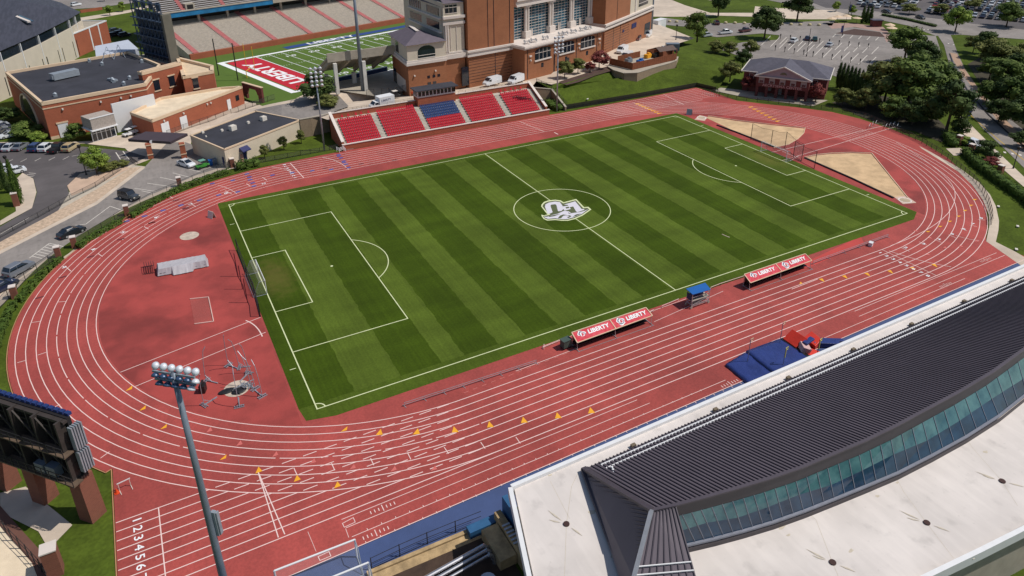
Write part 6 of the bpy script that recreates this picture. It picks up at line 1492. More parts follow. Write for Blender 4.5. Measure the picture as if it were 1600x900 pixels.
# cambered top panels with soft folds
def softbox(name, q, h, m, parent, nx=14, ny=10, sag=.05, seed=1, z0=0, hs=None):
    random.seed(seed); bm = bmesh.new(); V = {}
    for i in range(nx+1):
        for j in range(ny+1):
            p = q[0].lerp(q[1], i/nx).lerp(q[3].lerp(q[2], i/nx), j/ny)
            e_ = min(i, nx-i, 2)/2*1.0; f_ = min(j, ny-j, 2)/2
            hh = h if hs is None else h*(hs[0]*(1-i/nx)+hs[1]*i/nx)
            z = z0+hh-(.06 if min(e_, f_) == 0 else 0)-sag*random.random()-sag*1.5*abs(math.sin(i*1.3+j*.7+seed))*.6
            V[i, j] = bm.verts.new((p.x, p.y, z))
    for i in range(nx):
        for j in range(ny): bm.faces.new((V[i, j], V[i+1, j], V[i+1, j+1], V[i, j+1]))
    ring = [V[i, 0] for i in range(nx+1)]+[V[nx, j] for j in range(1, ny+1)]+[V[i, ny] for i in range(nx-1, -1, -1)]+[V[0, j] for j in range(ny-1, 0, -1)]
    low_ = [bm.verts.new((v.co.x, v.co.y, z0)) for v in ring]
    for k in range(len(ring)): k2 = (k+1) % len(ring); bm.faces.new((ring[k], low_[k], low_[k2], ring[k2]))
    bmesh.ops.recalc_face_normals(bm, faces=bm.faces)
    me = bpy.data.meshes.new(name); bm.to_mesh(me); bm.free(); me.materials.append(m); me.polygons.foreach_set('use_smooth', [True]*len(me.polygons))
    o = bpy.data.objects.new(name, me); col.objects.link(o)
    if parent: attach(o, parent)
    return o
softbox('main_mat', [Vector((-2.9, -56.6, 0)), Vector((3.9, -56.6, 0)), Vector((3.4, -50.3, 0)), Vector((-2.6, -50.1, 0))], .95, M_mat, pv, seed=2)
softbox('front_mat', [Vector((-6.6, -54.9, 0)), Vector((-2.95, -56.6, 0)), Vector((-2.65, -50.1, 0)), Vector((-6.4, -50.4, 0))], .8, M_mat, pv, 10, 12, .08, 5, 0, (.55, 1))
mb = MB(); mb.box(3.4, 3.9, -56, -50.4, 0, .9); mb.build('mat_side', M_black, pv)
def slab(name, c, rz, sx, sy, sz, tilt, m, label, cat='foam mat', grp='loose foam mats beside the vault bed', roll=0):
    mb = MB(); mb.box(-sx/2, sx/2, -sy/2, sy/2, 0, sz); me = mb.mesh(name, m); o = bpy.data.objects.new(name, me); col.objects.link(o)
    o.location = c; o.rotation_euler = (tilt, roll, rz); bv = o.modifiers.new('b', 'BEVEL'); bv.width = .05; bv.segments = 2
    return tag(o, label, cat, grp)
def gmat(q, zs, th, m, label):
    P = [G(u, v, z) for (u, v), z in zip(q, zs)]; n = (P[1]-P[0]).cross(P[3]-P[0]).normalized()
    if n.z < 0: n = -n
    mb = MB(); mb.hexa([p-n*th for p in P]+P); o = mb.build('foam_mat', m); bv = o.modifiers.new('b', 'BEVEL'); bv.width = .06; bv.segments = 2
    tag(o, label, 'foam mat', 'loose foam mats beside the vault bed')
gmat([(1223, 529), (1243, 543), (1262, 529), (1238, 514)], (1.0, 1.0, 2.1, 2.1), .4, M_matred, 'red foam mat tilted up against the blue vault bed')
gmat([(1256, 527), (1274, 541), (1284, 530), (1268, 517)], (.7, .7, 1.0, 1.0), .6, M_matred, 'red foam mat lying flat nearest the right blue mats')
gmat([(1250, 553), (1265, 565), (1289, 552), (1268, 544)], (.8, .7, .6, .7), .5, M_matred, 'red foam mat half hidden by the white parapet')
slab('foam_mat', G(1255, 547, .8), R(60), 1.5, 1.2, .8, R(20), mat('foam_pale', (214, 178, 176), .6), 'pale pink folded foam block among the red mats')
slab('foam_mat', G(1263, 534, 1.6), R(10), 1.9, .7, .3, 0, M_mat, 'small blue cushion on top of the pale foam block')
slab('foam_mat', G(1290, 540, .1), R(-32), 3.4, .9, .7, 0, M_mat, 'left of two long blue mats at the right end of the bed')
slab('foam_mat', G(1297, 536, .1), R(-32), 3.4, .7, .6, 0, M_mat, 'right of two long blue mats at the right end of the bed')
for (u, v, h, lab) in ((1167, 570, 4.0, 'left pole vault upright with pale bracket at its top'), (1217, 543, 4.0, 'pole vault upright behind the red tilted mat'), (1222, 578, 3.4, 'pole vault upright with yellow bracket over the blue bed'), (1275, 562, 3.2, 'pole vault upright with black and yellow sleeve near the red mats')):
    g = G(u, v, 0); o = thing('vault_upright', g, lab, 'vault stand', 'pole vault uprights', world=True)
    g = Vector((g.x, g.y, 0)); mb = MB(); mb.tube([g, g+Vector((0, 0, h))], .05, 6); mb.bar(g+Vector((-.4, 0, .06)), g+Vector((.4, 0, .06)), .12); mb.build('post', M_galv if 'black' not in lab else M_black, o)
    mb = MB(); mm = mat('bracket_yellow', (214, 206, 110), .5)
    mb.bar(g+Vector((0, 0, h)), g+Vector((.55, .1, h)), .06); mb.bar(g+Vector((0, 0, h-.35)), g+Vector((.55, .1, h-.35)), .06); mb.bar(g+Vector((.55, .1, h-.35)), g+Vector((.55, .1, h)), .06)
    if 'yellow' in lab: mb.bar(g+Vector((.02, -.05, h-1.4)), g+Vector((.02, -.05, h)), .1)
    mb.build('bracket', mm if 'yellow' in lab else M_tan, o)
# ---- hurdles
def hurdle(g, rz, label, m, w=1.2, h=1.0, grp=None):
    o = thing('hurdle', g, label, 'hurdle', grp, rz=rz); mb = MB()
    mb.bar((-w/2, 0, h), (w/2, 0, h), .05, .1); mb.build('crossbar', m, o); mb = MB()
    for s in (-1, 1): mb.bar((s*w*.42, 0, .05), (s*w*.42, 0, h), .05); mb.bar((s*w*.42, 0, .05), (s*w*.42, -.7, .05), .06)
    mb.build('leg', M_offwhite, o); return o
g = G(196, 763); mb = hurdle(Vector((g.x, g.y, 0)), R(12), 'single white hurdle standing on the lower left corner of the track', M_white, 1.3)
g = G(183, 770); mb = MB(); mb.tube([(g.x, g.y, 0), (g.x, g.y, .06)], .3, 12); mb.tube([(g.x, g.y, .05), (g.x, g.y, .55)], [.2, .05], 12); tag(mb.build('traffic_cone', M_orange), 'orange cone on the track beside the lone hurdle', 'cone')
h0 = hurdle(G(1101, 146), R(-40), 'row of hurdles parked at the end of the far chute beside the fence', M_black, 1.3, 1.05, 'hurdles parked at the end of the far chute')
for i in range(1, 6): dup(h0, G(1101+i*3.3, 146+i*.9), R(-40+i*4), 'row of hurdles parked at the end of the far chute beside the fence')
h1 = hurdle(G(1358, 200), R(30), 'white barriers stacked on the outside of the far right bend', M_white, 2.6, .8, 'white barriers stacked beside the bend')
for i, (u, v, a) in enumerate(((1363, 197, 35), (1368, 195, 30), (1384, 200, 28), (1390, 198, 28), (1396, 197, 28), (1402, 199, 28))): dup(h1, G(u, v), R(a), 'white barriers stacked on the outside of the far right bend')
# ================================================================== NEAR SCOREBOARD (seen from behind)
def V3(u, v, z): return G(u, v, z)
M_brickp = brick('brick_pier', (136, 84, 66))
nsb = thing('track_scoreboard', (G(128, 815).x, G(128, 815).y, 0), 'dark steel back of the track scoreboard on brick piers in the lower left corner', 'scoreboard', world=True)
c_r = G(104, 775, 5); 
pA1, pB1 = G(128, 821), G(50, 793)
dS = Vector((-.62, .78, 0)).normalized()
A0 = flat(G(98, 653, 12.9)); B0 = flat(G(0, 622, 12.9)); dS = (B0-A0).normalized(); nS = Vector((-dS.y, dS.x, 0))
if nS.x > 0: nS = -nS       # towards the camera side (back of the board)
nS = Vector((dS.y, -dS.x, 0))
if nS.dot(Vector((CX-A0.x, CY-A0.y, 0))) < 0: nS = -nS
mb = MB()
def sbx(s0, s1, n0, n1, z0, z1):
    P = []
    for z in (z0, z1):
        for s, n in ((s0, n0), (s1, n0), (s1, n1), (s0, n1)): P.append(A0+dS*s+nS*n+Vector((0, 0, z)))
    mb.hexa(P)
SL = 15
sbx(-.3, SL, -.5, -.1, 5.6, 12.8); mb.build('panel', mat('board_back', (30, 26, 28), .7, .3, .8), nsb)
mb = MB()
for z in (5.6, 9.0, 12.4): sbx(-.3, SL, -.1, .35, z, z+.3)
for z in (6.6, 7.6, 10.2, 11.3): sbx(-.1, SL, 0, .15, z, z+.12)
for s in (0, 3, 6, 9, 12): sbx(s, s+.22, 0, .9, 5.5, 12.8)
for s in (1.5, 4.5, 7.5, 10.5): sbx(s, s+.15, 0, .4, 5.5, 12.6)
for s in (0, 3, 6, 9):
    for z in (5.8, 9.2): P0 = A0+dS*s+nS*.6+Vector((0, 0, z)); P1 = A0+dS*(s+3)+nS*.6+Vector((0, 0, z+3.3)); mb.bar(P0, P1, .14)
mb.build('frame', mat('board_frame', (62, 54, 50), .7, .25, 1), nsb)
mb = MB(); 
for z in (5.9, 9.5): sbx(-.6, SL, .35, 1.4, z-.25, z-.1)
mb.build_each('catwalk', mat('catwalk', (104, 86, 70), .8, .2, 2), nsb)
mb = MB()
for z in (6.3, 6.8, 9.9, 10.4): sbx(-.6, SL, 1.36, 1.42, z, z+.05)
for s in range(0, 15, 1):
    for z in (5.8, 9.4): sbx(s-.6, s-.54, 1.36, 1.42, z, z+1.0)
mb.build_each('railing', M_darksteel, nsb)
mb = MB()
for i in range(22): sbx(-.2+i*.7, .3+i*.7, -.8, -.4, 12.8, 13.1)
mb.build('top_louvre', mat('louvre_blue', (36, 58, 112), .5), nsb)
mb = MB()
for k, (z, zz1) in enumerate(((6.6, 9.0), (9.3, 12.0))):
    for j in range(5): sbx(-1.0+.02*j, -.4, -.9+j*.24, -.76+j*.24, z, zz1)
mb.build_each('speaker_stack', M_galv, nsb)
mb = MB(); sbx(1.8, 3.0, .4, 1.2, 5.9, 7.1); sbx(3.3, 4.5, .4, 1.2, 5.9, 7.0); mb.build_each('control_box', M_polegrey, nsb)
mb = MB(); sbx(2.2, 7.2, -.55, -.2, 3.7, 5.5); mb.build('lower_panel', M_tarp, nsb)
for i, (u, v, s) in enumerate(((130, 806, 1), (60, 788, 1), (10, 770, 1))):
    mb = MB(); s0 = (-.1, 6.4, 11.8)[i]; 
    P = []
    for z, e_ in ((-.1, .12), (5.5, 0)):
        for s, n in ((s0-e_, .6), (s0+1.5+e_, .6), (s0+1.5+e_, -1.0-e_), (s0-e_, -1.0-e_)): P.append(A0+dS*s+nS*n+Vector((0, 0, z)))
    mb.hexa(P); mb.build('brick_pier', M_brickp, nsb)
mb = MB(); P = A0+dS*1.0; sbx(.0, .02, .0, .02, 0, .1); mb = MB(); sbx(-.08, .17, -.45, .25, 2.6, 3.5); mb.build('vent_grille', M_black, nsb) if False else None
# brick pillar with white cap and railings in front
def pillar(u, v, w, h, label, grp=None, name='brick_pillar', cap=M_stone, z=0, m=None):
    g = G(u, v, z); o = thing(name, (g.x, g.y, z), label, 'pillar', grp); mb = MB(); mb.box(-w/2, w/2, -w/2, w/2, -.1, h); mb.build('shaft', m or M_brickp, o)
    mb = MB(); mb.box(-w/2-.05, w/2+.05, -w/2-.05, w/2+.05, h+.005, h+.14); mb.build('cap', cap, o); return o
pillar(88, 893, 1.25, 3.0, 'brick pillar with white cap at the bottom left beside the lawn')
for (u, v, lab) in ((281, 291, 'brick pillar with white cap in the hedge, nearest the low cream building'), (199, 336, 'brick pillar with white cap beside the dark boxy jeep'), (117, 386, 'brick pillar with white cap on the right side of the track gate'), (92, 402, 'brick pillar with white cap on the left side of the track gate'), (24, 465, 'brick pillar with pale cap at the left edge above the outer lane'), (364, 261, 'brick pillar at the corner fence of the low cream building')):
    pillar(u, v, .85, 1.95, lab, 'brick pillars along the left hedge')
pillar(27, 321, 1.0, 2.6, 'brick pillar beside the leaning cypress at the left edge')
pillar(1497, 226, 1.0, 2.2, 'brick gate pillar between the two round bushes, left one', 'gate pillars on the right'); pillar(1516, 240, 1.0, 2.2, 'brick gate pillar right of the walk, beside the white van', 'gate pillars on the right')
pillar(1562, 271, 1.0, 1.8, 'small brick pillar standing in the long hedge at the right')
# ---- fences
def fence(name, pts, h, label, m=None, step=2.4, postm=None, z=0, panel=True, rails=2, th=.04, cat='fence', group=None):
    P = [G(*p) if len(p) == 3 else G(p[0], p[1], z) for p in pts]; o = thing(name, P[0], label, cat, group, world=True)
    pan = MB(); rl = MB(); cnt_ = 0
    for a, b in zip(P, P[1:]):
        L = (b-a).length; k = max(1, round(L/step))
        if panel: pan.face([a, b, b+Vector((0, 0, h)), a+Vector((0, 0, h))])
        for r_ in range(rails):
            zz_ = Vector((0, 0, h-r_*(h-.15)/max(1, rails-1))); rl.bar(a+zz_, b+zz_, th)
        for i in range(k):
            p = a.lerp(b, i/k)
            if cnt_ < 90: pm_ = MB(); pm_.bar(p, p+Vector((0, 0, h+.05)), .08); pm_.build('post', postm or M_darksteel, o); cnt_ += 1
    rl.build('rail', postm or M_darksteel, o)
    if panel: pan.build('mesh_panel', m or M_chain, o)
    return o
fence('track_fence', [(884, 171), (1000, 152), (1088, 136), (1118, 143)], 1.3, 'long low black fence between the grass slope and the far straight', M_windscreen, 2.6)
fence('track_fence', [(1118, 141), (1124, 150), (1150, 156), (1200, 161), (1300, 173), (1350, 183), (1390, 200)], 1.2, 'low fence in the shade below the brick house', M_chain, 2.5)
fence('track_fence', [(1390, 202), (1420, 214), (1440, 224), (1462, 237), (1480, 249), (1500, 265), (1520, 282), (1534, 300), (1543, 318), (1548, 336), (1549, 352)], 1.3, 'chain link fence curving round the right bend above a pale kerb', M_chain, 2.0)
fence('roadside_fence', [(-30, 530), (0, 482), (40, 438), (95, 400)], 1.5, 'chain link fence between the left road and the hedge, below the gate', M_chain, 3)
fence('roadside_fence', [(120, 384), (160, 360), (200, 334), (240, 311), (283, 293), (320, 277), (360, 262)], 1.5, 'chain link fence between the left road and the hedge, above the gate', M_chain, 3)
fence('corner_fence', [(366, 262), (400, 256), (430, 250), (470, 243), (500, 238), (530, 232)], 1.1, 'low fence between the small lawn and the far end of the straight', M_chain, 2.4)
fence('walk_fence', [(262, 213), (300, 199), (350, 183), (395, 167), (430, 155)], 1.5, 'fence along the walk between brick wing and cream building', M_chain, 2.5)
fence('yard_fence', [(573, 152, 4.5), (620, 148, 4.5), (640, 142, 4.5)], 2.0, 'black fence on the terrace behind the red stand left of the tower', M_chain, 2)
fence('wall_railing', [(0, 372), (60, 340), (110, 312), (150, 292), (190, 265)], 1.0, 'thin railing on the pale wall between the two left roads', M_chain, 3)
fence('bank_fence', [(838, 128, 4.5), (862, 139, 3.6), (886, 166, .5)], 1.0, 'short fence dropping down the slope beside the hedge pit', M_chain, 2)
fence('apron_railing', [(581, 890, 0), (625, 869, 0), (668, 850, 0), (712, 832, 0), (752, 816, 0)], 1.5, 'dark railing on the blue apron along the edge of the sunken yard', M_chain, 3.2, panel=False, rails=3)
fence('path_railing', [(0, 820, 0), (20, 845, 0), (45, 870, 0), (66, 893, 0), (80, 915, 0)], 1.6, 'dark railing along the brick path at the bottom left corner', M_chain, 1.4, panel=False, rails=3)
# sunken yard with pipes (lower edge)
pitq = [(-56.6, -57.3), (-45.6, -57.9), (-44.5, -60), (-50, -66), (-58, -66)]
sy = thing('sunken_yard', (-55, -60, 0), 'concrete sided sunken plant yard beside the blue apron', 'yard wall', world=True)
mb = MB(); mb.mat(0).hexa([(-57, -57.7, .0), (-45.6, -58.0, .0), (-45.6, -57.6, .0), (-57, -57.3, .0), (-57, -57.7, .35), (-45.6, -58.0, .35), (-45.6, -57.6, .35), (-57, -57.3, .35)])
mb.hexa([(-57, -58.6, -.05), (-45.9, -58.9, -.05), (-45.9, -58.05, -.05), (-57, -57.75, -.05), (-57, -58.6, .0), (-45.9, -58.9, .0), (-45.9, -58.05, .2), (-57, -57.75, .2)])
mb.box(-46, -44.3, -63, -59, -.05, 1.2); mb.box(-44.2, -43.5, -64, -58.2, -.05, 1.8); mb.build('wall', mat('stained_concrete', (186, 158, 116), .9, .35, .9, bump=.4), sy)
mb = MB(); mb.box(-60, -44.5, -70, -58.5, -.04, .003); mb.build('floor', mat('yard_floor', (74, 56, 44), .9, .3, .8), sy)
mb = MB(); mb.box(-47, -43.0, -58.6, -57.65, .0, .9); mb.box(-43.2, -42.6, -66, -58, .0, 3.2); mb.build_each('blue_duct', mat('duct_blue', (50, 98, 140), .5, .15, .8), sy)
mb = MB()
for k in range(3): mb.tube([(-57, -61.5-k*.55, 1.1-.05*k), (-46.6, -60.6-k*.55, 1.1-.05*k)], .2-.03*k, 10); mb.tube([(-46.6, -60.6-k*.55, 1.1), (-46.2, -60.7-k*.55, .8), (-46.1, -60.9-k*.55, 0)], .22, 10)
for k in range(3): mb.tube([(-51.5+k*1.8, -64.2, .0), (-51.5+k*1.8, -64.2, 1.4)], .75, 16)
mb.build_each('pipe', mat('pipe_metal', (200, 200, 204), .25, .1, 1, metal=.8), sy)
mb = MB()
for i in range(6): mb.box(-44.3, -43.5, -60.2-i*.45, -60.0-i*.45, 1.82, 1.9)
mb.build('grille', M_alu, sy)
# ================================================================== VEHICLES
CARM = {}
PAINT = dict(white=(232, 234, 236), black=(34, 36, 42), grey=(118, 122, 130), darkgrey=(70, 74, 80), blue=(50, 66, 110), navy=(38, 44, 70), silver=(190, 194, 200), red=(150, 40, 44), tan=(186, 168, 130), maroon=(84, 34, 42), green=(40, 80, 70))
def paint(c):
    n = 'car_paint_'+c
    if n not in MATS:
        m = mat(n, PAINT[c], .32, .03, .5, spec=.6); m.node_tree.nodes['Principled BSDF'].inputs['Coat Weight'].default_value = .5
    return MATS[n]
PROTO = {}
def loft(mb, secs):
    """secs: list of (x, halfwidth_low, z_low, halfwidth_high, z_high)"""
    rings = []
    for x, wl_, zl, wh, zh in secs: rings.append([(x, -wl_, zl), (x, -wl_*1.02, zl+(zh-zl)*.45), (x, -wh, zh), (x, wh, zh), (x, wl_*1.02, zl+(zh-zl)*.45), (x, wl_, zl)])
    n = len(mb.v); k = 6
    for r_ in rings: mb.v += [Vector(p) for p in r_]
    for i in range(len(rings)-1):
        for j in range(k): a = n+i*k+j; b = n+i*k+(j+1) % k; mb.f.append((a, b, b+k, a+k)); mb.m.append(mb.cur)
    mb.f.append(tuple(range(n, n+k))[::-1]); mb.m.append(mb.cur); e_ = n+(len(rings)-1)*k; mb.f.append(tuple(range(e_, e_+k))); mb.m.append(mb.cur)
SH = {
 'sedan': dict(L=4.7, body=[(-2.35, .78, .35, .7, .75), (-2.2, .88, .25, .82, .95), (-1.2, .9, .22, .86, .98), (.9, .9, .22, .86, .95), (1.9, .88, .25, .8, .85), (2.3, .76, .35, .66, .62)], cab=[(-1.75, .78, .96, .62, 1.0), (-1.0, .8, .96, .62, 1.4), (.1, .8, .96, .64, 1.44), (1.05, .8, .95, .7, .99)], wr=.33, wx=(-1.4, 1.4)),
 'suv': dict(L=4.7, body=[(-2.3, .85, .4, .82, 1.0), (-2.15, .94, .3, .9, 1.12), (1.0, .95, .3, .9, 1.1), (2.1, .93, .32, .84, 1.0), (2.35, .82, .45, .7, .8)], cab=[(-2.1, .86, 1.1, .72, 1.2), (-1.75, .86, 1.1, .72, 1.7), (.2, .86, 1.1, .72, 1.74), (1.15, .86, 1.09, .76, 1.14)], wr=.38, wx=(-1.4, 1.45)),
 'jeep': dict(L=4.6, body=[(-2.2, .85, .5, .85, 1.15), (-2.1, .9, .45, .88, 1.18), (.7, .9, .45, .88, 1.18), (.75, .8, .5, .7, 1.16), (2.1, .74, .5, .62, 1.1)], cab=[(-2.05, .84, 1.17, .8, 1.2), (-2.0, .84, 1.17, .8, 1.84), (.3, .84, 1.17, .78, 1.84), (.75, .84, 1.17, .8, 1.2)], wr=.44, wx=(-1.4, 1.5)),
 'pickup': dict(L=5.6, body=[(-2.8, .92, .5, .9, 1.1), (-2.7, .96, .42, .93, 1.14), (1.4, .96, .42, .92, 1.14), (2.6, .94, .42, .84, 1.08), (2.8, .84, .5, .74, .9)], cab=[(-.75, .88, 1.13, .78, 1.2), (-.6, .88, 1.13, .76, 1.82), (.7, .88, 1.13, .76, 1.86), (1.45, .88, 1.12, .8, 1.17)], wr=.42, wx=(-1.75, 1.8)),
 'van': dict(L=5.6, body=[(-2.8, .94, .4, .88, 2.0), (-2.7, .98, .35, .9, 2.15), (1.0, .98, .35, .9, 2.15), (1.6, .98, .35, .86, 1.9), (2.2, .96, .35, .84, 1.25), (2.8, .86, .4, .74, 1.0)], cab=None, wr=.36, wx=(-1.7, 1.8)),
}
def car(kind, colour):
    key = (kind, colour)
    if key in PROTO: return PROTO[key]
    s = SH[kind]; o = bpy.data.objects.new({'sedan': 'parked_car', 'suv': 'parked_car', 'jeep': 'parked_jeep', 'pickup': 'pickup_truck', 'van': 'white_van'}[kind], None); o.empty_display_size = .3
    parts = []
    mb = MB(); loft(mb, s['body'])
    if kind == 'pickup':
        mb.box(-2.65, -2.6, -.85, .85, 1.15, 1.2)
    body = mb.mesh('body', paint(colour)); parts.append(('body', body, None))
    if s['cab']:
        mb = MB(); c = s['cab']; loft(mb, c); parts.append(('windows', mb.mesh('windows', M_glass), None))
        mb = MB(); zr = c[2][4]; hw = c[2][3]
        mb.hexa([(c[1][0]-.02, -hw-.02, zr-.05), (c[2][0]+.05, -hw-.02, zr-.02), (c[2][0]+.05, hw+.02, zr-.02), (c[1][0]-.02, hw+.02, zr-.05), (c[1][0]-.02, -hw+.06, zr+.03), (c[2][0]+.05, -hw+.06, zr+.05), (c[2][0]+.05, hw-.06, zr+.05), (c[1][0]-.02, hw-.06, zr+.03)])
        for x0_, x1_ in ((c[0][0]-.02, c[1][0]), (c[3][0]+.02, c[2][0])):
            for sy_ in (-1, 1): mb.bar((x0_, sy_*c[0][1]*1.0, c[0][4]-.02), (x1_, sy_*hw, zr), .07)
        for sy_ in (-1, 1): mb.bar(((c[1][0]+c[2][0])/2, sy_*(c[0][1]+.01), c[0][4]), ((c[1][0]+c[2][0])/2, sy_*(hw+.01), zr), .07)
        parts.append(('roof', mb.mesh('roof', paint(colour) if kind != 'jeep' else M_black), None))
        if kind == 'pickup': mb = MB(); mb.box(-2.6, -.85, -.82, .82, 1.141, 1.16); parts.append(('cargo_bed', mb.mesh('cargo_bed', M_black), None))
    else:
        mb = MB()
        mb.hexa([(1.62, -.84, 1.32), (2.16, -.8, 1.28), (2.16, .8, 1.28), (1.62, .84, 1.32), (1.08, -.8, 2.12), (1.62, -.8, 1.92), (1.62, .8, 1.92), (1.08, .8, 2.12)]); 
        for sy_ in (-1, 1): mb.box(1.0, 1.75, sy_*.95-.04, sy_*.95+.04, 1.25, 1.8)
        parts.append(('windscreen', mb.mesh('windscreen', M_glass), None))
    mb = MB(); mb.tube([(0, -.11, 0), (0, .11, 0)], s['wr'], 14); tyre = mb.mesh('tyre', M_rubber)
    mb = MB(); mb.tube([(0, -.12, 0), (0, .12, 0)], s['wr']*.58, 12); rim = mb.mesh('rim', M_alu)
    mb = MB(); mb.box(-.04, .04, -.16, .16, -.07, .07); hl = mb.mesh('headlight', M_offwhite); tl = hl.copy(); tl.materials[0] = M_redpaint
    col.objects.link(o)
    for n_, me_, _ in parts: q_ = bpy.data.objects.new(n_, me_); col.objects.link(q_); q_.parent = o
    for x in s['wx']:
        for y in (-.82, .82):
            w_o = bpy.data.objects.new('wheel', tyre); col.objects.link(w_o); w_o.parent = o; w_o.location = (x, y, s['wr'])
            r_o = bpy.data.objects.new('rim', rim); col.objects.link(r_o); r_o.parent = w_o
    xb, xf = s['body'][0][0], s['body'][-1][0]; zl = s['body'][-1][4]*.8
    for y in (-.6, .6):
        for nm, me_, x in (('headlight', hl, xf), ('tail_light', tl, xb)):
            q_ = bpy.data.objects.new(nm, me_); col.objects.link(q_); q_.parent = o; q_.location = (x, y, zl)
    PROTO[key] = o; o['_n'] = 0
    return o
def put(kind, colour, u, v, ang, label, cat='car', z=0, group=None):
    p = car(kind, colour); g = G(u, v, z)
    if p['_n'] == 0: o = p; p['_n'] = 1
    else: o = copy_tree(p)
    o.location = (g.x, g.y, z+.0); o.rotation_euler = (0, 0, R(ang)); tag(o, label, cat)
    if group: o['group'] = group
    elif 'group' in o: del o['group']
    return o
def adir(a, b): p, q = G(*a), G(*b); return math.degrees(math.atan2((q-p).y, (q-p).x))
put('jeep', 'darkgrey', 203, 311, adir((185, 305), (222, 313)), 'dark boxy jeep parked on the left road beside a brick pillar')
put('sedan', 'black', 113, 366, adir((92, 370), (134, 353)), 'black saloon car parked on the left road above the track gate')
put('suv', 'grey', 31, 425, adir((10, 430), (52, 408)), 'grey green estate car parked on the left road below the gate')
put('sedan', 'navy', 5, 452, adir((-10, 457), (17, 443)), 'dark blue car cut off by the left edge below the grey estate')
put('sedan', 'white', 292, 259, adir((280, 254), (306, 262)), 'white saloon car under the cream building beside the green buggy')
cl = [('navy', 'sedan', 3, 235, 'navy car cut off by the left edge in the top row'), ('silver', 'sedan', 17, 235, 'leftmost white silver car in the left car park row'), ('grey', 'sedan', 33, 234, 'grey silver car next to an empty bay in the left row'), ('blue', 'suv', 58, 236, 'dark blue car nose out beside the white van-like car'), ('white', 'suv', 74, 236, 'white estate car between blue car and black pickup'), ('black', 'pickup', 91, 237, 'black pickup truck in the left row of cars'), ('tan', 'suv', 111, 236, 'tan estate car at the right end of the left row')]
for i, (c, k, u, v, lab) in enumerate(cl): put(k, c, u, v-2, adir((u-8, v+4), (u+8, v-6)), lab, 'pickup' if k == 'pickup' else 'car')
put('sedan', 'white', 22, 271, -165, 'white car seen behind the cypresses at the left edge'); put('sedan', 'white', 2, 268, -165, 'white car at the very left edge behind the cypresses')
for i in range(6): put('sedan', ('black', 'silver', 'navy', 'grey', 'black', 'white')[i], -6+i*4.2, 196+i*3.6, 200, ('dark car first in the distant row by the brick hall', 'silver car second in the distant row by the brick hall', 'navy car third in the distant row by the brick hall', 'grey car fourth in the distant row by the brick hall', 'black car fifth in the distant row by the brick hall', 'white car last in the distant row by the brick hall')[i])
put('van', 'white', 769, 132, 195, 'left white van parked behind the red stand below the tower', 'van', 4.5); put('van', 'white', 806, 129, 205, 'right white van parked behind the red stand below the tower', 'van', 4.5)
put('van', 'white', 972, 82, -150, 'upper of two white vans beside the tower wall', 'van', 4.5); put('van', 'white', 979, 92, -150, 'lower of two white vans, next to the wooden fence', 'van', 4.5)
put('van', 'white', 1012, 57, -140, 'white van near the far end of the tower wall', 'van', 3); put('suv', 'maroon', 996, 63, -140, 'dark red buggy parked against the tower wall', 'buggy', 3.5)
put('pickup', 'white', 1133, 53, adir((1122, 53), (1146, 51)), 'white pickup truck on the drive between two big trees', 'pickup'); put('pickup', 'maroon', 1164, 50, adir((1152, 52), (1177, 48)), 'dark red pickup truck under the big trees', 'pickup')
put('suv', 'silver', 1104, 57, 0, 'pale car half hidden behind the nearest big tree'); put('suv', 'maroon', 1119, 38, 60, 'brownish small tractor like car on the drive', 'car')
put('suv', 'white', 1240, 66, adir((1232, 69), (1246, 61)), 'white estate car in the open car park'); put('sedan', 'navy', 1261, 62, 40, 'navy car in the open car park next to the pole'); put('sedan', 'green', 1273, 63, 40, 'green car in the open car park next to the navy car'); put('sedan', 'silver', 1296, 72, adir((1288, 75), (1302, 67)), 'silver car parked alone right of the green car')
put('sedan', 'black', 1385, 20, adir((1373, 18), (1396, 23)), 'black car on the road at the roundabout, left one'); put('sedan', 'black', 1438, 29, adir((1425, 26), (1450, 33)), 'black car on the road at the roundabout, right one'); put('suv', 'navy', 1582, 92, 20, 'navy car among the trees at the right edge')
put('suv', 'white', 119, 9, adir((112, 10), (130, 7)), 'white minibus on the road at the top left', 'minibus'); put('suv', 'white', 1523, 230, adir((1508, 226), (1538, 240)), 'white roofed golf shuttle between the round bushes', 'shuttle')
for i, (u, v) in enumerate(((66-0+115, 50), (188, 54), (195, 57), (178, 57))): put('suv', 'black', u, v, 20, 'dark vehicle in the small yard behind the brick wedge', 'car', 0, 'dark vehicles in the yard behind the brick wedge')
# crowd of far parked cars (top right): simple bodies, still one object each
fmesh = {}
def farcar(c):
    if c not in fmesh:
        mb = MB(); mb.mat(0); loft(mb, SH['suv']['body']); mb.mat(1); loft(mb, SH['suv']['cab']); mb.mat(0); mb.box(-1.7, .2, -.7, .7, 1.72, 1.78); mb.mat(2)
        for x in (-1.4, 1.45):
            for y in (-.85, .85): mb.tube([(x, y-.1, .36), (x, y+.1, .36)], .36, 8)
        fmesh[c] = mb.mesh('distant_car', [paint(c), M_glass, M_rubber])
    return fmesh[c]
random.seed(11)
cols_ = ['white']*6+['silver']*5+['black']*5+['grey']*5+['navy']*3+['darkgrey']*4+['red', 'maroon', 'blue']
o0 = G(1330, 10); o1 = G(1600, 36); dx_ = (o1-o0); dx_.z = 0; LL = dx_.length; dx_.normalize(); dy_ = Vector((-dx_.y, dx_.x, 0)); a0_ = math.atan2(dy_.y, dy_.x)
nfar = 0
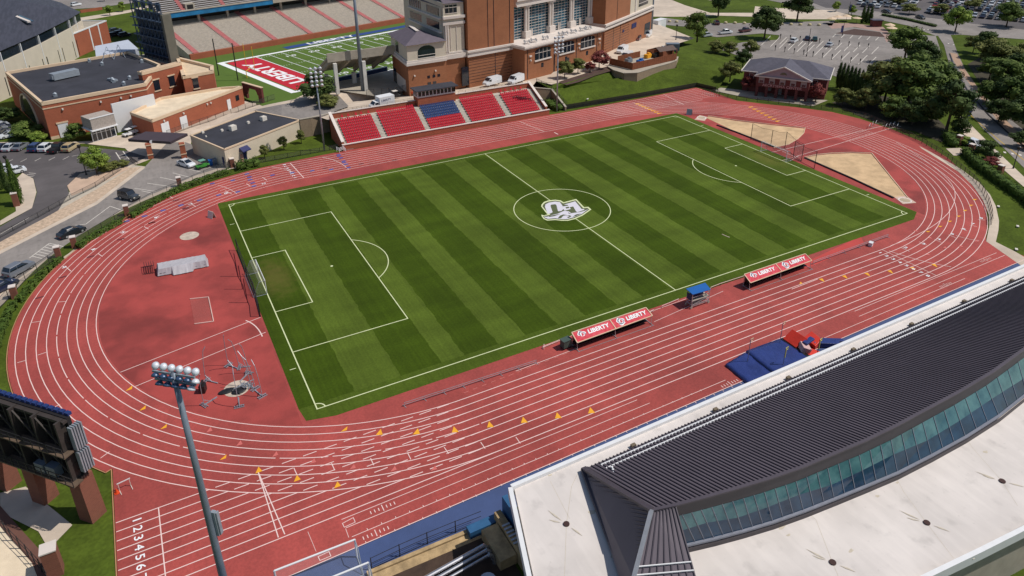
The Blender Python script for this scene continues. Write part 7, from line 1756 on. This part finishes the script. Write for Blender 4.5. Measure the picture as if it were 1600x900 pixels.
for r_ in range(-1, 10):
    dist = [0, 5.4, 17, 22.4, 34, 39.4, 51, 56.4, 68, 73.4, 85][r_+1]+3
    for i in range(0, int(LL/2.9)+14):
        s = -30+i*2.9
        p = o0+dx_*s+dy_*dist
        if random.random() < .07 or nfar >= 290: continue
        # visible only inside the frame
        d = p-Vector((CX, CY, CZ)); zz_ = d.dot(fw); uu = PX+FL*d.dot(r2)/zz_; vv = PY-FL*d.dot(u2)/zz_
        if vv < -3 or uu > 1606 or uu < 1340: continue
        if 18 < i % 30 < 21: continue
        c = random.choice(cols_); o = bpy.data.objects.new('distant_car', farcar(c)); col.objects.link(o); o.location = (p.x, p.y, 0); o.rotation_euler = (0, 0, a0_+(math.pi if random.random() < .5 else 0)+random.uniform(-.03, .03))
        tag(o, '%s car parked in the crowded distant car park at the top right' % {'darkgrey': 'dark grey'}.get(c, c), 'car', '%s cars in the distant car park' % {'darkgrey': 'dark grey'}.get(c, c)); nfar += 1
# extra: box trucks and buggies
def box_truck(u, v, z, rz, label, boxm, Lb=4.2, name='box_truck'):
    g = G(u, v, z); o = thing(name, (g.x, g.y, z), label, 'truck', rz=R(rz)); hb = 3.0
    mb = MB(); mb.box(-Lb/2-.8, Lb/2-.8, -1.15, 1.15, .75, hb); mb.build('cargo_box', boxm, o)
    mb = MB(); loft(mb, [(Lb/2-.75, 1.0, .5, .95, 2.0), (Lb/2+.2, 1.0, .5, .92, 2.05), (Lb/2+.75, 1.0, .5, .9, 1.4), (Lb/2+1.3, .9, .5, .84, 1.15)]); mb.build('cab', M_white, o)
    mb = MB(); mb.hexa([(Lb/2+.7, -.86, 1.45), (Lb/2+.8, -.86, 1.42), (Lb/2+.8, .86, 1.42), (Lb/2+.7, .86, 1.45), (Lb/2+.22, -.84, 2.0), (Lb/2+.32, -.84, 2.0), (Lb/2+.32, .84, 2.0), (Lb/2+.22, .84, 2.0)])
    for s in (-1, 1): mb.box(Lb/2-.5, Lb/2+.3, s*1.0-.03, s*1.0+.03, 1.35, 1.85)
    mb.build('windscreen', M_glass, o)
    for x in (-Lb/2, Lb/2+.2):
        for y in (-.95, .95): mb = MB(); mb.tube([(x, y-.15, .42), (x, y+.15, .42)], .42, 14); mb.build('wheel', M_rubber, o)
    return o
tk = box_truck(558+40, 168, 4.5, 190, 'white box truck with dark lettering behind the left end of the red stand', M_white)
g = G(598, 168, 4.5); text('truck_lettering', 'LIBERTY', .75, M_navy, (0.3, 0, 0), (1, 0, 0), (0, 0, 1)).name = 'truck_lettering'
tl_ = bpy.data.objects['truck_lettering']; tl_.parent = tk; tl_.location = (-.2, 1.17, 2.1); tl_.rotation_euler = (0, 0, math.pi)
box_truck(1046, 82, 4, 150, 'grey box truck parked at the end of the wooden fence', M_polegrey)
for u, v, lab in ((1008, 38, 'left white container beside the tower corner'), (1030, 37, 'right white container beside the tower corner')):
    g = G(u, v, 2); mb = MB(); mb.obox((g.x, g.y), .35, 6, 2.6, .2, 3.6); mb.obox((g.x, g.y), .35, 6.1, 2.7, 3.61, 3.75); tag(mb.build('container', M_white), lab, 'container')
def buggy(u, v, z, rz, label, m, roofm=None, cat='buggy'):
    g = G(u, v, z); o = thing('utility_buggy', (g.x, g.y, z), label, cat, rz=R(rz))
    mb = MB(); loft(mb, [(-1.4, .6, .4, .6, .8), (-.2, .62, .35, .6, .8), (.6, .62, .35, .58, .75), (1.4, .5, .4, .4, .7)]); mb.build('body', m, o)
    mb = MB()
    for x in (-.5, .7):
        for y in (-.5, .5): mb.bar((x, y, .7), (x*.8, y, 1.7), .05)
    mb.build('roll_frame', M_black, o); mb = MB(); mb.box(-.6, .7, -.6, .6, 1.7, 1.76); mb.build('roof', roofm or m, o)
    for x in (-.95, .95):
        for y in (-.6, .6): mb = MB(); mb.tube([(x, y-.12, .3), (x, y+.12, .3)], .3, 12); mb.build('wheel', M_rubber, o)
    return o
buggy(317, 262, 0, 20, 'green utility buggy with pale green roof beside the white saloon', M_green, mat('pale_green', (120, 170, 150), .5))
buggy(617, 152, 4.5, 10, 'black and white buggy on the terrace behind the stand', M_black, M_offwhite)
buggy(645, 146, 4.5, 60, 'orange buggy beside the press box', M_orange)
buggy(202, 212, 0, 30, 'left white golf cart beside the dark canopy', M_white, M_white, 'golf cart'); buggy(212, 208, 0, 30, 'right white golf cart beside the dark canopy', M_white, M_white, 'golf cart')
for u, v, m, lab in ((330, 258, M_bluetarp, 'bright blue wheeled bin beside the cream building'), (337, 256, M_polegrey, 'grey wheeled bin beside the cream building')):
    g = G(u, v); mb = MB(); mb.hexa([g+Vector(q) for q in ((-.3, -.3, 0), (.3, -.3, 0), (.3, .3, 0), (-.3, .3, 0), (-.4, -.4, 1.2), (.4, -.4, 1.2), (.4, .4, 1.2), (-.4, .4, 1.2))]); mb.box(g.x-.45, g.x+.45, g.y-.45, g.y+.45, 1.21, 1.3); tag(mb.build('wheeled_bin', m), lab, 'bin')
# bikes / rack by the canopy
mb = MB()
for i in range(6):
    g = G(203+i*2, 250+i*1.5); mb.tube([g+Vector((.4*math.cos(a), .1, .4+.4*math.sin(a))) for a in [j*math.pi/5 for j in range(11)]], .04, 5); mb.bar(g+Vector((-.4, 0, .9)), g+Vector((.5, 0, .5)), .06)
tag(mb.build('bike_rack', M_black), 'rack of dark bicycles beside the bushes near the canopy', 'bike rack')
# yard clutter
random.seed(21)
for i, (u, v, c, lab) in enumerate(((982, 97, M_polegrey, 'blue grey generator in the fenced yard'), (1000, 99, M_bluetarp, 'blue and white tank in the fenced yard'), (1012, 90, M_yellow, 'yellow bollards in the fenced yard'), (1024, 89, M_black, 'dark machine in the fenced yard'))):
    g = G(u, v, 4.8); mb = MB(); mb.obox((g.x, g.y), .3, 2.2, 1.4, 4.8, 5.9); mb.obox((g.x+.3, g.y), .3, .9, .8, 5.91, 6.3); mb.tube([(g.x-1, g.y-.8, 4.8), (g.x-1, g.y-.8, 6)], .12, 8); tag(mb.build('yard_machine', c), lab, 'machine')
mb = MB(); gR = G(1037, 86, 4.8); mb.obox((gR.x, gR.y), .3, 6, 3.4, 4.75, 6.6); mb.build('shed_body', M_wood).name = 'shed_body'
sh_ = bpy.data.objects['shed_body']; tag(sh_, 'small brown shed at the far end of the fenced yard', 'shed'); sh_.name = 'yard_shed'
mb = MB(); a = gR; 
for s in (-1, 1): mb.hexa([a+Vector((-3.4, s*2.1, 1.7)), a+Vector((3.4, s*2.1, 1.7)), a+Vector((3.4, 0, 2.7)), a+Vector((-3.4, 0, 2.7)), a+Vector((-3.4, s*2.1, 1.82)), a+Vector((3.4, s*2.1, 1.82)), a+Vector((3.4, 0, 2.82)), a+Vector((-3.4, 0, 2.82))])
ro = mb.build('roof', mat('shed_roof', (96, 78, 70), .8)); ro.parent = sh_
# kerb stones (round boulders) along the drive
for i in range(17):
    u = 1046+i*14.6 if i > 1 else 1046+i*11; v = 34.5+i*.35
    if 1100 < u < 1118: continue
    g = G(u, v); mb = MB(); mb.ball((0, 0, .35), .8, .7, .55, 9, 6); o = mb.build('boulder', mat('boulder', (204, 190, 150), .9, .15, 1.5), None, True); o.location = (g.x, g.y, 0); tag(o, 'pale boulder in the row lining the drive below the far lawn', 'boulder', 'boulders along the drive')
# umbrellas / planters on the plaza
for u, v, lab in ((1308, 34, 'left cream parasol roof on the plaza'), (1322, 33, 'red edged parasol roof on the plaza'), (1338, 36, 'right cream parasol roof on the plaza'), (1389, 47, 'upper cream parasol beside the big tree'), (1392, 52, 'lower cream parasol beside the big tree'), (1298, 37, 'cream parasol beside the boulders')):
    g = G(u, v); o = thing('parasol', g, lab, 'parasol', world=True); mb = MB(); mb.tube([g+Vector((0, 0, 2)), g+Vector((0, 0, 2.7))], [2.0, .1], 8); mb.build('shade', M_tan, o); mb = MB(); mb.tube([g, g+Vector((0, 0, 2.2))], .06, 6); mb.build('pole', M_darksteel, o)
kb_ = thing('brick_kiosk', G(1368, 41), 'small brick kiosk with grey roof beside the cypresses', 'kiosk', world=True); g = G(1368, 41)
mb = MB(); mb.obox((g.x, g.y), -.5, 3.6, 2.6, 0, 2.4); mb.build('wall', M_brickr, kb_); mb = MB(); mb.obox((g.x, g.y), -.5, 4.2, 3.2, 2.41, 2.7); mb.build('roof', M_shingle, kb_)
# parking bollards
for (a, b, n) in (((1211, 79), (1358, 103), 11), ((1219, 61), (1356, 76), 10)):
    for i in range(n):
        t = i/(n-1); g = G(a[0]+(b[0]-a[0])*t, a[1]+(b[1]-a[1])*t); mb = MB(); mb.tube([(0, 0, 0), (0, 0, 1.7)], .1, 6); mb.box(-.25, .25, -.04, .04, 1.2, 1.9); o = mb.build('bay_sign', M_darksteel); o.location = (g.x, g.y, 0); tag(o, 'small dark sign post at the head of a parking bay', 'sign post', 'sign posts at the parking bays')

# ================================================================== VEGETATION
def leafmat(name, rgb, rgb2):
    m = bpy.data.materials.new(name); m.use_nodes = True; nt = m.node_tree; N = nt.nodes; L = nt.links; b = N['Principled BSDF']
    tc = N.new('ShaderNodeTexCoord'); nz = N.new('ShaderNodeTexNoise'); nz.inputs['Scale'].default_value = 1.1; nz.inputs['Detail'].default_value = 5; L.new(tc.outputs['Object'], nz.inputs['Vector'])
    mx = N.new('ShaderNodeMix'); mx.data_type = 'RGBA'; mr = N.new('ShaderNodeMapRange'); mr.inputs[1].default_value = .35; mr.inputs[2].default_value = .65
    L.new(nz.outputs['Fac'], mr.inputs[0]); L.new(mr.outputs[0], mx.inputs[0]); mx.inputs[6].default_value = (*[lin(x) for x in rgb], 1); mx.inputs[7].default_value = (*[lin(x) for x in rgb2], 1)
    L.new(mx.outputs[2], b.inputs['Base Color']); b.inputs['Roughness'].default_value = .75; b.inputs['Specular IOR Level'].default_value = .2
    MATS[name] = m; return m
LV = dict(green=leafmat('leaf_green', (60, 80, 32), (104, 120, 54)), dark=leafmat('leaf_dark', (44, 62, 30), (78, 94, 44)), olive=leafmat('leaf_olive', (84, 92, 44), (120, 122, 66)), red=leafmat('leaf_red', (98, 40, 44), (140, 76, 66)), lime=leafmat('leaf_lime', (100, 124, 48), (130, 146, 62)), box=leafmat('leaf_box', (50, 70, 22), (82, 104, 40)))
CROWN = {}
def crown_mesh(kind, leaf, shape='round', n=2600, seed=0, sz=.055):
    key = (kind, leaf, shape, seed)
    if key in CROWN: return CROWN[key]
    rnd = random.Random(seed*7+hash(shape) % 97 if False else seed*7+len(shape)); vs, fs = [], []
    # clump centres inside a unit crown (radius 1, height -1..1)
    cl_ = []
    k = 26 if shape == 'round' else 22
    for i in range(k):
        if shape == 'round':
            a = rnd.uniform(0, 6.283); e_ = rnd.uniform(-.75, 1); rr = math.sqrt(max(0, 1-e_*e_))*rnd.uniform(.35, .82); c = Vector((rr*math.cos(a), rr*math.sin(a), e_*.72)); cl_.append((c, rnd.uniform(.26, .42)))
        elif shape == 'column':
            z = -1+2*i/(k-1); w_ = .62*(1-max(0, z)**1.5)*(.75+.25*min(1, (z+1)*2)); a = rnd.uniform(0, 6.283); c = Vector((w_*.4*math.cos(a), w_*.4*math.sin(a), z*.9)); cl_.append((c, .28+.4*w_))
    for i in range(n):
        c, r_ = cl_[i % len(cl_)]
        d = Vector((rnd.gauss(0, 1), rnd.gauss(0, 1), rnd.gauss(0, 1))).normalized(); rad = r_*rnd.uniform(.72, 1.05)
        p = c+Vector((d.x, d.y, d.z*(.8 if shape == 'round' else 1.1)))*rad
        nrm_ = (d+Vector((rnd.uniform(-.6, .6), rnd.uniform(-.6, .6), rnd.uniform(-.3, .7)))).normalized()
        t = nrm_.cross(Vector((rnd.uniform(-1, 1), rnd.uniform(-1, 1), rnd.uniform(-1, 1)))).normalized(); b = nrm_.cross(t); s = sz*rnd.uniform(.6, 1.5)
        m_ = len(vs); vs += [tuple(p+t*s), tuple(p+b*s*.7), tuple(p-t*s), tuple(p-b*s*.7)]; fs.append((m_, m_+1, m_+2, m_+3))
    # inner dark mass so that the crown is not see-through everywhere
    mb = MB(); 
    for c, r_ in cl_: mb.ball(c, r_*.62, r_*.62, r_*.55, 7, 5)
    o_ = len(vs); vs += [tuple(v) for v in mb.v]; fs += [tuple(i+o_ for i in f) for f in mb.f]
    me = bpy.data.meshes.new('crown'); me.from_pydata(vs, [], fs); me.materials.append(LV[leaf]); me.update(); CROWN[key] = me; return me
def trunk_mesh():
    if 'trunk' in CROWN: return CROWN['trunk']
    mb = MB(); rnd = random.Random(4); mb.tube([(0, 0, 0), (.01, 0, .3), (0, .02, .6), (.03, 0, .9)], [.05, .038, .03, .012], 8)
    for i in range(6): a = i*1.05; mb.tube([(0, 0, .3+.05*i), (.13*math.cos(a), .13*math.sin(a), .45+.05*i), (.24*math.cos(a), .24*math.sin(a), .62+.05*i)], [.022, .014, .005], 6)
    CROWN['trunk'] = mb.mesh('trunk', M_bark); return CROWN['trunk']
NT = [0]
def tree(u, v, w, h, leaf, label, shape='round', cat='tree', z=0, group=None, name='tree', sz=.06, n=2600, trunk=True, clear=.16, xy=None):
    """trunk foot at (u,v); crown width w and total height h in metres"""
    g = G(u, v, z) if xy is None else Vector((*xy, z)); NT[0] += 1
    o = thing(name, g, label, cat, group, rz=NT[0]*1.7)
    cr = bpy.data.objects.new('crown', crown_mesh('c', leaf, shape, n, NT[0] % 4, sz)); col.objects.link(cr); cr.parent = o
    ch = h*(1-clear); cr.location = (0, 0, h*clear+ch/2); cr.scale = (w/2*.95, w/2*.95, ch/2/(.98 if shape == 'round' else 1.1))
    if trunk:
        t = bpy.data.objects.new('trunk', trunk_mesh()); col.objects.link(t); t.parent = o; t.scale = (h*.6, h*.6, h*.9)
    return o
tree(1089, 66, 11, 11, 'green', 'big round tree nearest the grass slope, beside the driveway', z=1)
tree(1122, 26, 10, 12, 'dark', 'tall tree on the far lawn at the top, left of the middle tree')
tree(1194, 60, 13, 12, 'dark', 'big dark tree on the island beside the car park')
tree(1245, 33, 14, 13, 'dark', 'big dark tree at the top, just left of the plaza')
tree(1412, 98, 13, 12, 'green', 'big tree at the far right corner of the open car park')
tree(1440, 112, 11, 10, 'dark', 'tree directly below the corner tree by the road')
tree(1380, 165, 15, 12, 'olive', 'wide olive green tree right of the cypress row')
tree(1415, 175, 17, 14, 'green', 'widest tree in the group behind the right bend')
tree(1448, 160, 14, 12, 'green', 'tree beside the road between wide tree and dark tree')
tree(1478, 205, 12, 13, 'dark', 'dark tree beside the right road, nearest the bend')
tree(1352, 172, 7, 6, 'olive', 'small rounded tree below the cypress row', name='bush', clear=.1)
tree(1316, 165, 6, 5, 'olive', 'bushy shrub at the right corner of the brick house', name='bush', clear=.05)
tree(1356, 160, 7, 6, 'green', 'bushy shrub between cypress row and wide tree', name='bush', clear=.05)
tree(1492, 50, 11, 10, 'lime', 'round yellow green tree by the road junction at the top right')
tree(1572, 42, 13, 10, 'green', 'wide tree in front of the crowded car park, top right')
tree(1168, 142, 5, 4.6, 'red', 'reddish small tree at the left corner of the brick house')
tree(1274, 160, 5.4, 5.4, 'red', 'reddish small tree in front of the right part of the brick house')
tree(1140, 128, 7, 6.5, 'olive', 'brownish tree beside the walk left of the brick house', z=.5)
tree(1118, 86, 6.5, 5, 'olive', 'left of three flowering bushes above the grass slope', z=2); tree(1140, 88, 6.5, 5, 'olive', 'middle of three flowering bushes above the grass slope', z=2); tree(1172, 88, 7, 5.5, 'olive', 'right of three flowering bushes above the grass slope', z=1)
tree(1160, 105, 6, 6, 'dark', 'dark tree squeezed against the left side of the brick house', z=.5)
rt_ = [(1548, 108, 12, 10, 'olive', 'tree right of the road with yellowish crown, farthest'), (1535, 90, 10, 9, 'dark', 'dark round tree right of the road near the top'), (1565, 140, 12, 9, 'green', 'tree right of the road, second from the top'), (1590, 170, 12, 10, 'green', 'tree right of the road at the right edge, middle'), (1600, 205, 11, 9, 'dark', 'dark tree at the right edge, lowest of the row'), (1545, 125, 9, 7, 'green', 'lower tree right of the road beside the kerb'), (1575, 112, 10, 8, 'olive', 'tree at the right edge above the green ones'), (1610, 140, 12, 10, 'green', 'tree cut off by the right edge, upper'), (1570, 165, 10, 8, 'dark', 'dark tree overhanging the right pavement'), (1520, 82, 8, 6, 'olive', 'small tree at the bend of the right road'), (1595, 95, 9, 6, 'olive', 'pale small tree at the right edge near the navy car')]
for a in rt_: tree(a[0], a[1], a[2], a[3], a[4], a[5])
for i in range(8): tree(1308+i*5.6, 140-3+i*2.2, 2.6, 7.5, 'dark', 'narrow dark cypress in the row right of the brick house', 'column', 'cypress', name='cypress', group='cypresses beside the brick house', clear=0, trunk=False, n=1400)
tree(1352, 152, 5, 8.5, 'dark', 'thick conical conifer at the right end of the cypress row', 'column', 'conifer', name='conifer', clear=0, trunk=False)
for i in range(3): tree(1347+i*6, 36, 3, 6.5, 'dark', 'narrow dark cypress beside the kiosk at the top', 'column', 'cypress', name='cypress', group='cypresses beside the kiosk', clear=0, trunk=False, n=1200)
tree(152, 272, 6.2, 6.2, 'lime', 'bright round tree in the left car park island', clear=.15)
for (u, v, w_, h_) in ((163, 268, 3, 1.6), (172, 266, 3.4, 1.7), (182, 263, 3.4, 1.8), (192, 260, 3, 1.6)): tree(u, v, w_, h_, 'olive', 'low spreading shrub beside the bright round tree', cat='shrub', name='shrub', clear=0, trunk=False, group='shrubs beside the round tree', n=900, sz=.09)
tree(32, 318, 2.6, 9, 'box', 'tall leaning cypress beside the pillar at the left edge', 'column', 'cypress', name='cypress', clear=0, trunk=False)
tree(14, 300, 2.6, 7, 'dark', 'second cypress at the left edge behind the leaning one', 'column', 'cypress', name='cypress', clear=0, trunk=False); tree(2, 295, 3, 6, 'dark', 'cypress cut off by the left edge', 'column', 'cypress', name='cypress', clear=0, trunk=False)
tree(500, 152, 13, 9, 'olive', 'dense dark tree beside the field lights and the white pillar', z=2.5, clear=.05) if False else tree(497, 160, 11, 8, 'dark', 'dense dark tree beside the field lights and the white pillar', z=4, clear=.02)
tree(512, 168, 6, 3.4, 'olive', 'low shrub at the foot of the dense dark tree', z=4.4, clear=0, name='shrub', cat='shrub', trunk=False)
for u, v, lab in ((471, 224, 'right young tree on the small lawn'), (444, 234, 'middle young tree on the small lawn'), (414, 248, 'left young tree on the small lawn')): tree(u, v, 2.6, 3.4, 'olive', lab, n=1200, sz=.09)
for u, v, w_, h_, lab, lf in ((882, 122, 5.5, 5, 'leftmost small tree in front of the tower', 'olive'), (903, 115, 5, 4.6, 'second small tree in front of the tower', 'olive'), (936, 107, 7, 5.5, 'red leaved tree in front of the tower', 'red'), (922, 112, 4, 3, 'red flowering shrub under the red leaved tree', 'red')): tree(u, v, w_, h_, lf, lab, z=4.5)
for u, v, w_, h_, lab in ((42, 104, 3, 5.5, 'small conifer against the arena wall, leftmost'), (53, 103, 3.5, 8, 'tall conifer against the arena wall'), (70, 100, 3.4, 7, 'conifer left of the brick wedge'), (80, 96, 5.5, 10, 'largest conifer beside the brick wedge'), (20, 108, 2.4, 3.5, 'smallest shrub at the arena wall')): tree(u, v, w_, h_, 'dark', lab, 'column', 'conifer', name='conifer', clear=0, trunk=False)
tree(122, 218, 6, 4.2, 'green', 'green bushes at the right of the white hall door', name='bush', clear=0, trunk=False); tree(40, 215, 9, 4, 'green', 'bushes below the arched end of the brick hall', name='bush', clear=0, trunk=False); tree(12, 190, 8, 4, 'dark', 'dark bushes at the left edge below the hall', name='bush', clear=0, trunk=False); tree(60, 222, 5, 2.6, 'lime', 'yellow green bush left of the white hall door', name='bush', clear=0, trunk=False)
for u, v in ((348, 172), (368, 163), (378, 158)): tree(u, v, 3, 1.6, 'olive', 'low olive shrub along the brick wing', name='shrub', cat='shrub', clear=0, trunk=False, n=900, sz=.09, group='shrubs along the brick wing')
tree(1499, 210, 5, 4.4, 'dark', 'big clipped round bush left of the gate', name='round_bush', cat='bush', clear=0, trunk=False); tree(1538, 248, 6, 4.4, 'dark', 'big clipped round bush right of the gate', name='round_bush', cat='bush', clear=0, trunk=False)
tree(1508, 226, 4, 2, 'lime', 'yellow green low bush at the gate', name='bush', clear=0, trunk=False); tree(1548, 258, 4, 2, 'red', 'reddish low shrub right of the clipped bush', name='shrub', cat='shrub', clear=0, trunk=False)
for u, v, lab in ((172, 24, 'left small tree on the lawn behind the scoreboard'), (192, 18, 'right small tree on the lawn behind the scoreboard'), (163, 2, 'dark tree beside the road at the top left'), (1330, 24, 'young yellow tree on the plaza at the top'), (1306, 18, 'young thin tree on the pale path at the top')): tree(u, v, 4, 4.5, 'green' if 'dark' in lab else 'lime', lab, n=1200, sz=.09)
for i, (u, v) in enumerate(((1420, 22), (1470, 22), (1400, 8), (1520, 14), (1470, 4))): tree(u, v, 9, 4.5, 'olive', ('tree island in the crowded car park, leftmost', 'tree island in the crowded car park, centre', 'tree island in the crowded car park, upper left', 'tree island in the crowded car park, right', 'tree island in the crowded car park, top')[i])
for a in ((1395, 185, 9, 6, 'green', 'understorey tree below the wide tree, left'), (1425, 195, 9, 7, 'dark', 'understorey tree between wide tree and right bend'), (1455, 190, 9, 8, 'green', 'understorey tree left of the dark roadside tree'), (1465, 150, 11, 10, 'dark', 'upper roadside tree left of the street pole'), (1430, 140, 12, 11, 'green', 'tree behind the widest tree, upper side'), (1395, 135, 10, 9, 'olive', 'yellowish tree behind the cypress row'), (1335, 168, 6, 3.5, 'olive', 'low shrub left of the small rounded tree'), (1540, 160, 8, 6, 'green', 'low tree pressed against the right pavement, middle'), (1560, 190, 8, 6, 'dark', 'low tree pressed against the right pavement, lower'), (1585, 130, 12, 9, 'dark', 'dark tree in the right row behind the kerb trees'), (1555, 95, 9, 7, 'green', 'tree at the top of the right row'), (1615, 180, 12, 9, 'green', 'tree cut off by the right edge, lower'), (1600, 230, 7, 4, 'dark', 'last low tree of the right row, by the kerb')):
    tree(*a, clear=.04)
fill('mulch_bed', [GP([(1300, 160), (1330, 150), (1370, 148), (1440, 160), (1475, 195), (1490, 215), (1470, 222), (1430, 205), (1380, 195), (1340, 180)])], mat('shade_toned_mulch', (66, 60, 42), .95, .3, .5), -.03)  # mulch with the shade under the trees put into a darker colour
fill('mulch_bed', [GP([(1512, 100), (1530, 90), (1600, 120), (1700, 170), (1700, 270), (1600, 208), (1560, 175)])], mat('shade_toned_mulch', (66, 60, 42), .95, .3, .5), -.03)  # same mulch, tree shade included in its colour
# hedges: clipped leaf boxes following a line
def hedge(pts, w, h, label, leaf='box', lump=.25, seed=1, dens=110, z=0, name='hedge'):
    rnd = random.Random(seed); P = [G(p[0], p[1], z) for p in pts]; vs, fs = [], []; core = MB()
    for a, b in zip(P, P[1:]):
        L = (b-a).length; d = (b-a).normalized(); n = Vector((-d.y, d.x, 0)); k = max(1, int(L/1.3))
        for i in range(k):
            c = a+d*(i+.5)*L/k; core.ball(c+Vector((0, 0, h*.45)), w*.55, w*.55, h*.5, 7, 5)
        for i in range(int(L*dens)):
            s = rnd.uniform(0, L); bump_ = 1+lump*math.sin(s*2.4+seed)*.6
            side = rnd.random()
            if side < .5: p = a+d*s+n*rnd.uniform(-w/2, w/2)+Vector((0, 0, h*bump_*rnd.uniform(.9, 1.04))); nr = Vector((rnd.uniform(-.5, .5), rnd.uniform(-.5, .5), 1))
            else: sg = -1 if side < .8 else 1; p = a+d*s+n*sg*w/2*bump_*rnd.uniform(.9, 1.08)+Vector((0, 0, rnd.uniform(.05, h))); nr = n*sg+Vector((rnd.uniform(-.5, .5), rnd.uniform(-.5, .5), rnd.uniform(0, .6)))
            nr.normalize(); t = nr.cross(Vector((rnd.uniform(-1, 1), rnd.uniform(-1, 1), rnd.uniform(-1, 1)))).normalized(); bb_ = nr.cross(t); q_ = rnd.uniform(.08, .17)
            m_ = len(vs); vs += [tuple(p+t*q_), tuple(p+bb_*q_), tuple(p-t*q_), tuple(p-bb_*q_)]; fs.append((m_, m_+1, m_+2, m_+3))
    o_ = len(vs); vs += [tuple(v) for v in core.v]; fs += [tuple(i+o_ for i in f) for f in core.f]
    me = bpy.data.meshes.new(name); me.from_pydata(vs, [], fs); me.materials.append(LV[leaf]); o = bpy.data.objects.new(name, me); col.objects.link(o); return tag(o, label, 'hedge')
hedge([(404, 258), (385, 262), (370, 266)], 2.2, 1.7, 'dense clipped hedge block at the corner of the small lawn')
hedge([(360, 270), (326, 281), (287, 295), (248, 315), (204, 342)], 1.0, 1.0, 'long clipped hedge along the outer lane between two brick pillars', seed=2)
hedge([(194, 347), (166, 361), (137, 378), (122, 390)], .85, .9, 'clipped hedge between the gate pillar and the jeep pillar', seed=3)
hedge([(97, 406), (73, 426), (50, 448), (30, 474)], .85, .85, 'clipped hedge left of the track below the gate', seed=4, lump=.45)
hedge([(24, 476), (10, 502), (-2, 535), (-12, 570)], .9, .9, 'clipped hedge at the left edge beside the outer lane', seed=5, lump=.45)
hedge([(1508, 240), (1530, 262), (1560, 284), (1600, 312), (1640, 345)], 2.2, 1.5, 'long clipped hedge beside the lawn at the right edge', seed=6)
hedge([(1478, 214), (1484, 222), (1490, 230)], 2.2, 1.7, 'short hedge beside the left gate pillar', seed=7)
hedge([(856, 162), (866, 170), (878, 172)], 2.6, 1.5, 'hedge in the pit at the right end of the red stand', seed=8)
hedge([(1378, 24), (1420, 32), (1462, 42)], 1.8, 1.0, 'low dark hedge along the roundabout road', 'dark', seed=9, dens=30)
gw = thing('brick_gate', G(395, 158), 'brick gate wall with an arched opening at the end of the low brick wing', 'gate', world=True)
ga_, gb_ = flat(G(381, 152)), flat(G(411, 161)); Lg_ = (gb_-ga_).length
mb = MB(); mb.wall(ga_, gb_, 0, Lg_*.2, 0, 4.2, -.6, 0); mb.wall(ga_, gb_, Lg_*.8, Lg_, 0, 4.2, -.6, 0); mb.wall(ga_, gb_, Lg_*.2, Lg_*.8, 3.2, 4.2, -.6, 0); arc_band(mb, ga_, gb_, Lg_*.5, 1.9, Lg_*.26, Lg_*.33, -.6, .01, 10, .8); mb.build('wall', M_brickr, gw)
mb = MB(); mb.wall(ga_, gb_, -.1, Lg_+.1, 4.21, 4.4, -.7, .1); mb.build('coping', M_tan, gw)
# lawn on the left of the low building and by the hall
fill('lawn', [GP([(402, 250), (425, 236), (458, 218), (472, 216), (485, 222), (500, 236), (440, 248), (408, 253)])], M_grass, .012)
fill('lawn', [GP([(0, 145), (18, 160), (75, 222), (60, 228), (30, 222), (0, 190)])], M_grass, .006)
fill('lawn', [GP([(96, 214), (135, 208), (148, 216), (112, 222)])], M_grass, .006)
fill('road', [GP([(60, -30), (80, 2), (115, 14), (150, 12), (210, 4), (260, -6), (260, -30)])], M_asphalt, -.016)
fill('path', [GP([(110, 30), (160, 22), (205, 15), (240, 6), (240, 10), (205, 19), (150, 29), (112, 34)])], M_concrete, -.008)
rw_ = wallrun('brick_garden_wall', GP([(126, 20), (160, 15)]), [1.2]*2, [-.1]*2, M_brick, None, 'short brick garden wall on the lawn at the top left')
mb = MB()
for u, v in ((1540, 500-0), ): pass
# small plates in the lawn at the right edge and on the slope
for i, (u, v) in enumerate(((1560, 323), (1590, 354), (1588, 390), (918, 155), (950, 143), (1070, 90))):
    g = G(u, v, .05 if i < 3 else (1.2 if i < 5 else 2.5)); mb = MB(); mb.obox((g.x, g.y), .6, .7, .4, g.z, g.z+.15); tag(mb.build('lawn_marker', M_offwhite), 'small white valve box set in the grass', 'valve box', 'valve boxes in the grass')

# ================================================================== LIGHT
SAZ, SEL = math.radians(-29.6), math.radians(56)
sd = bpy.data.lights.new('sun', 'SUN'); sd.energy = 3.6; sd.angle = math.radians(.5); sd.color = (1, .955, .89)
so = bpy.data.objects.new('sun', sd); col.objects.link(so)
dirv = Vector((math.cos(SEL)*math.cos(SAZ), math.cos(SEL)*math.sin(SAZ), math.sin(SEL)))
so.rotation_euler = dirv.to_track_quat('Z', 'Y').to_euler()
nt = W.node_tree; bg = nt.nodes['Background']; sk_ = nt.nodes.new('ShaderNodeTexSky'); sk_.sky_type = 'NISHITA'; sk_.sun_disc = False
sk_.sun_elevation = SEL; sk_.sun_rotation = math.radians(90)-SAZ; sk_.air_density = 1.0; sk_.dust_density = .8
nt.links.new(sk_.outputs[0], bg.inputs['Color']); bg.inputs['Strength'].default_value = .08
scn.view_settings.view_transform = 'Standard'; scn.view_settings.look = 'None'; scn.view_settings.exposure = 0; scn.view_settings.gamma = 1; scn.view_settings.use_curve_mapping = False
scn.render.engine = 'CYCLES'; scn.cycles.transparent_max_bounces = 12; scn.cycles.max_bounces = 5
# tidy helper properties and unused prototypes
for o in list(bpy.data.objects):
    for k in ('_w', '_n'):
        if k in o: del o[k]
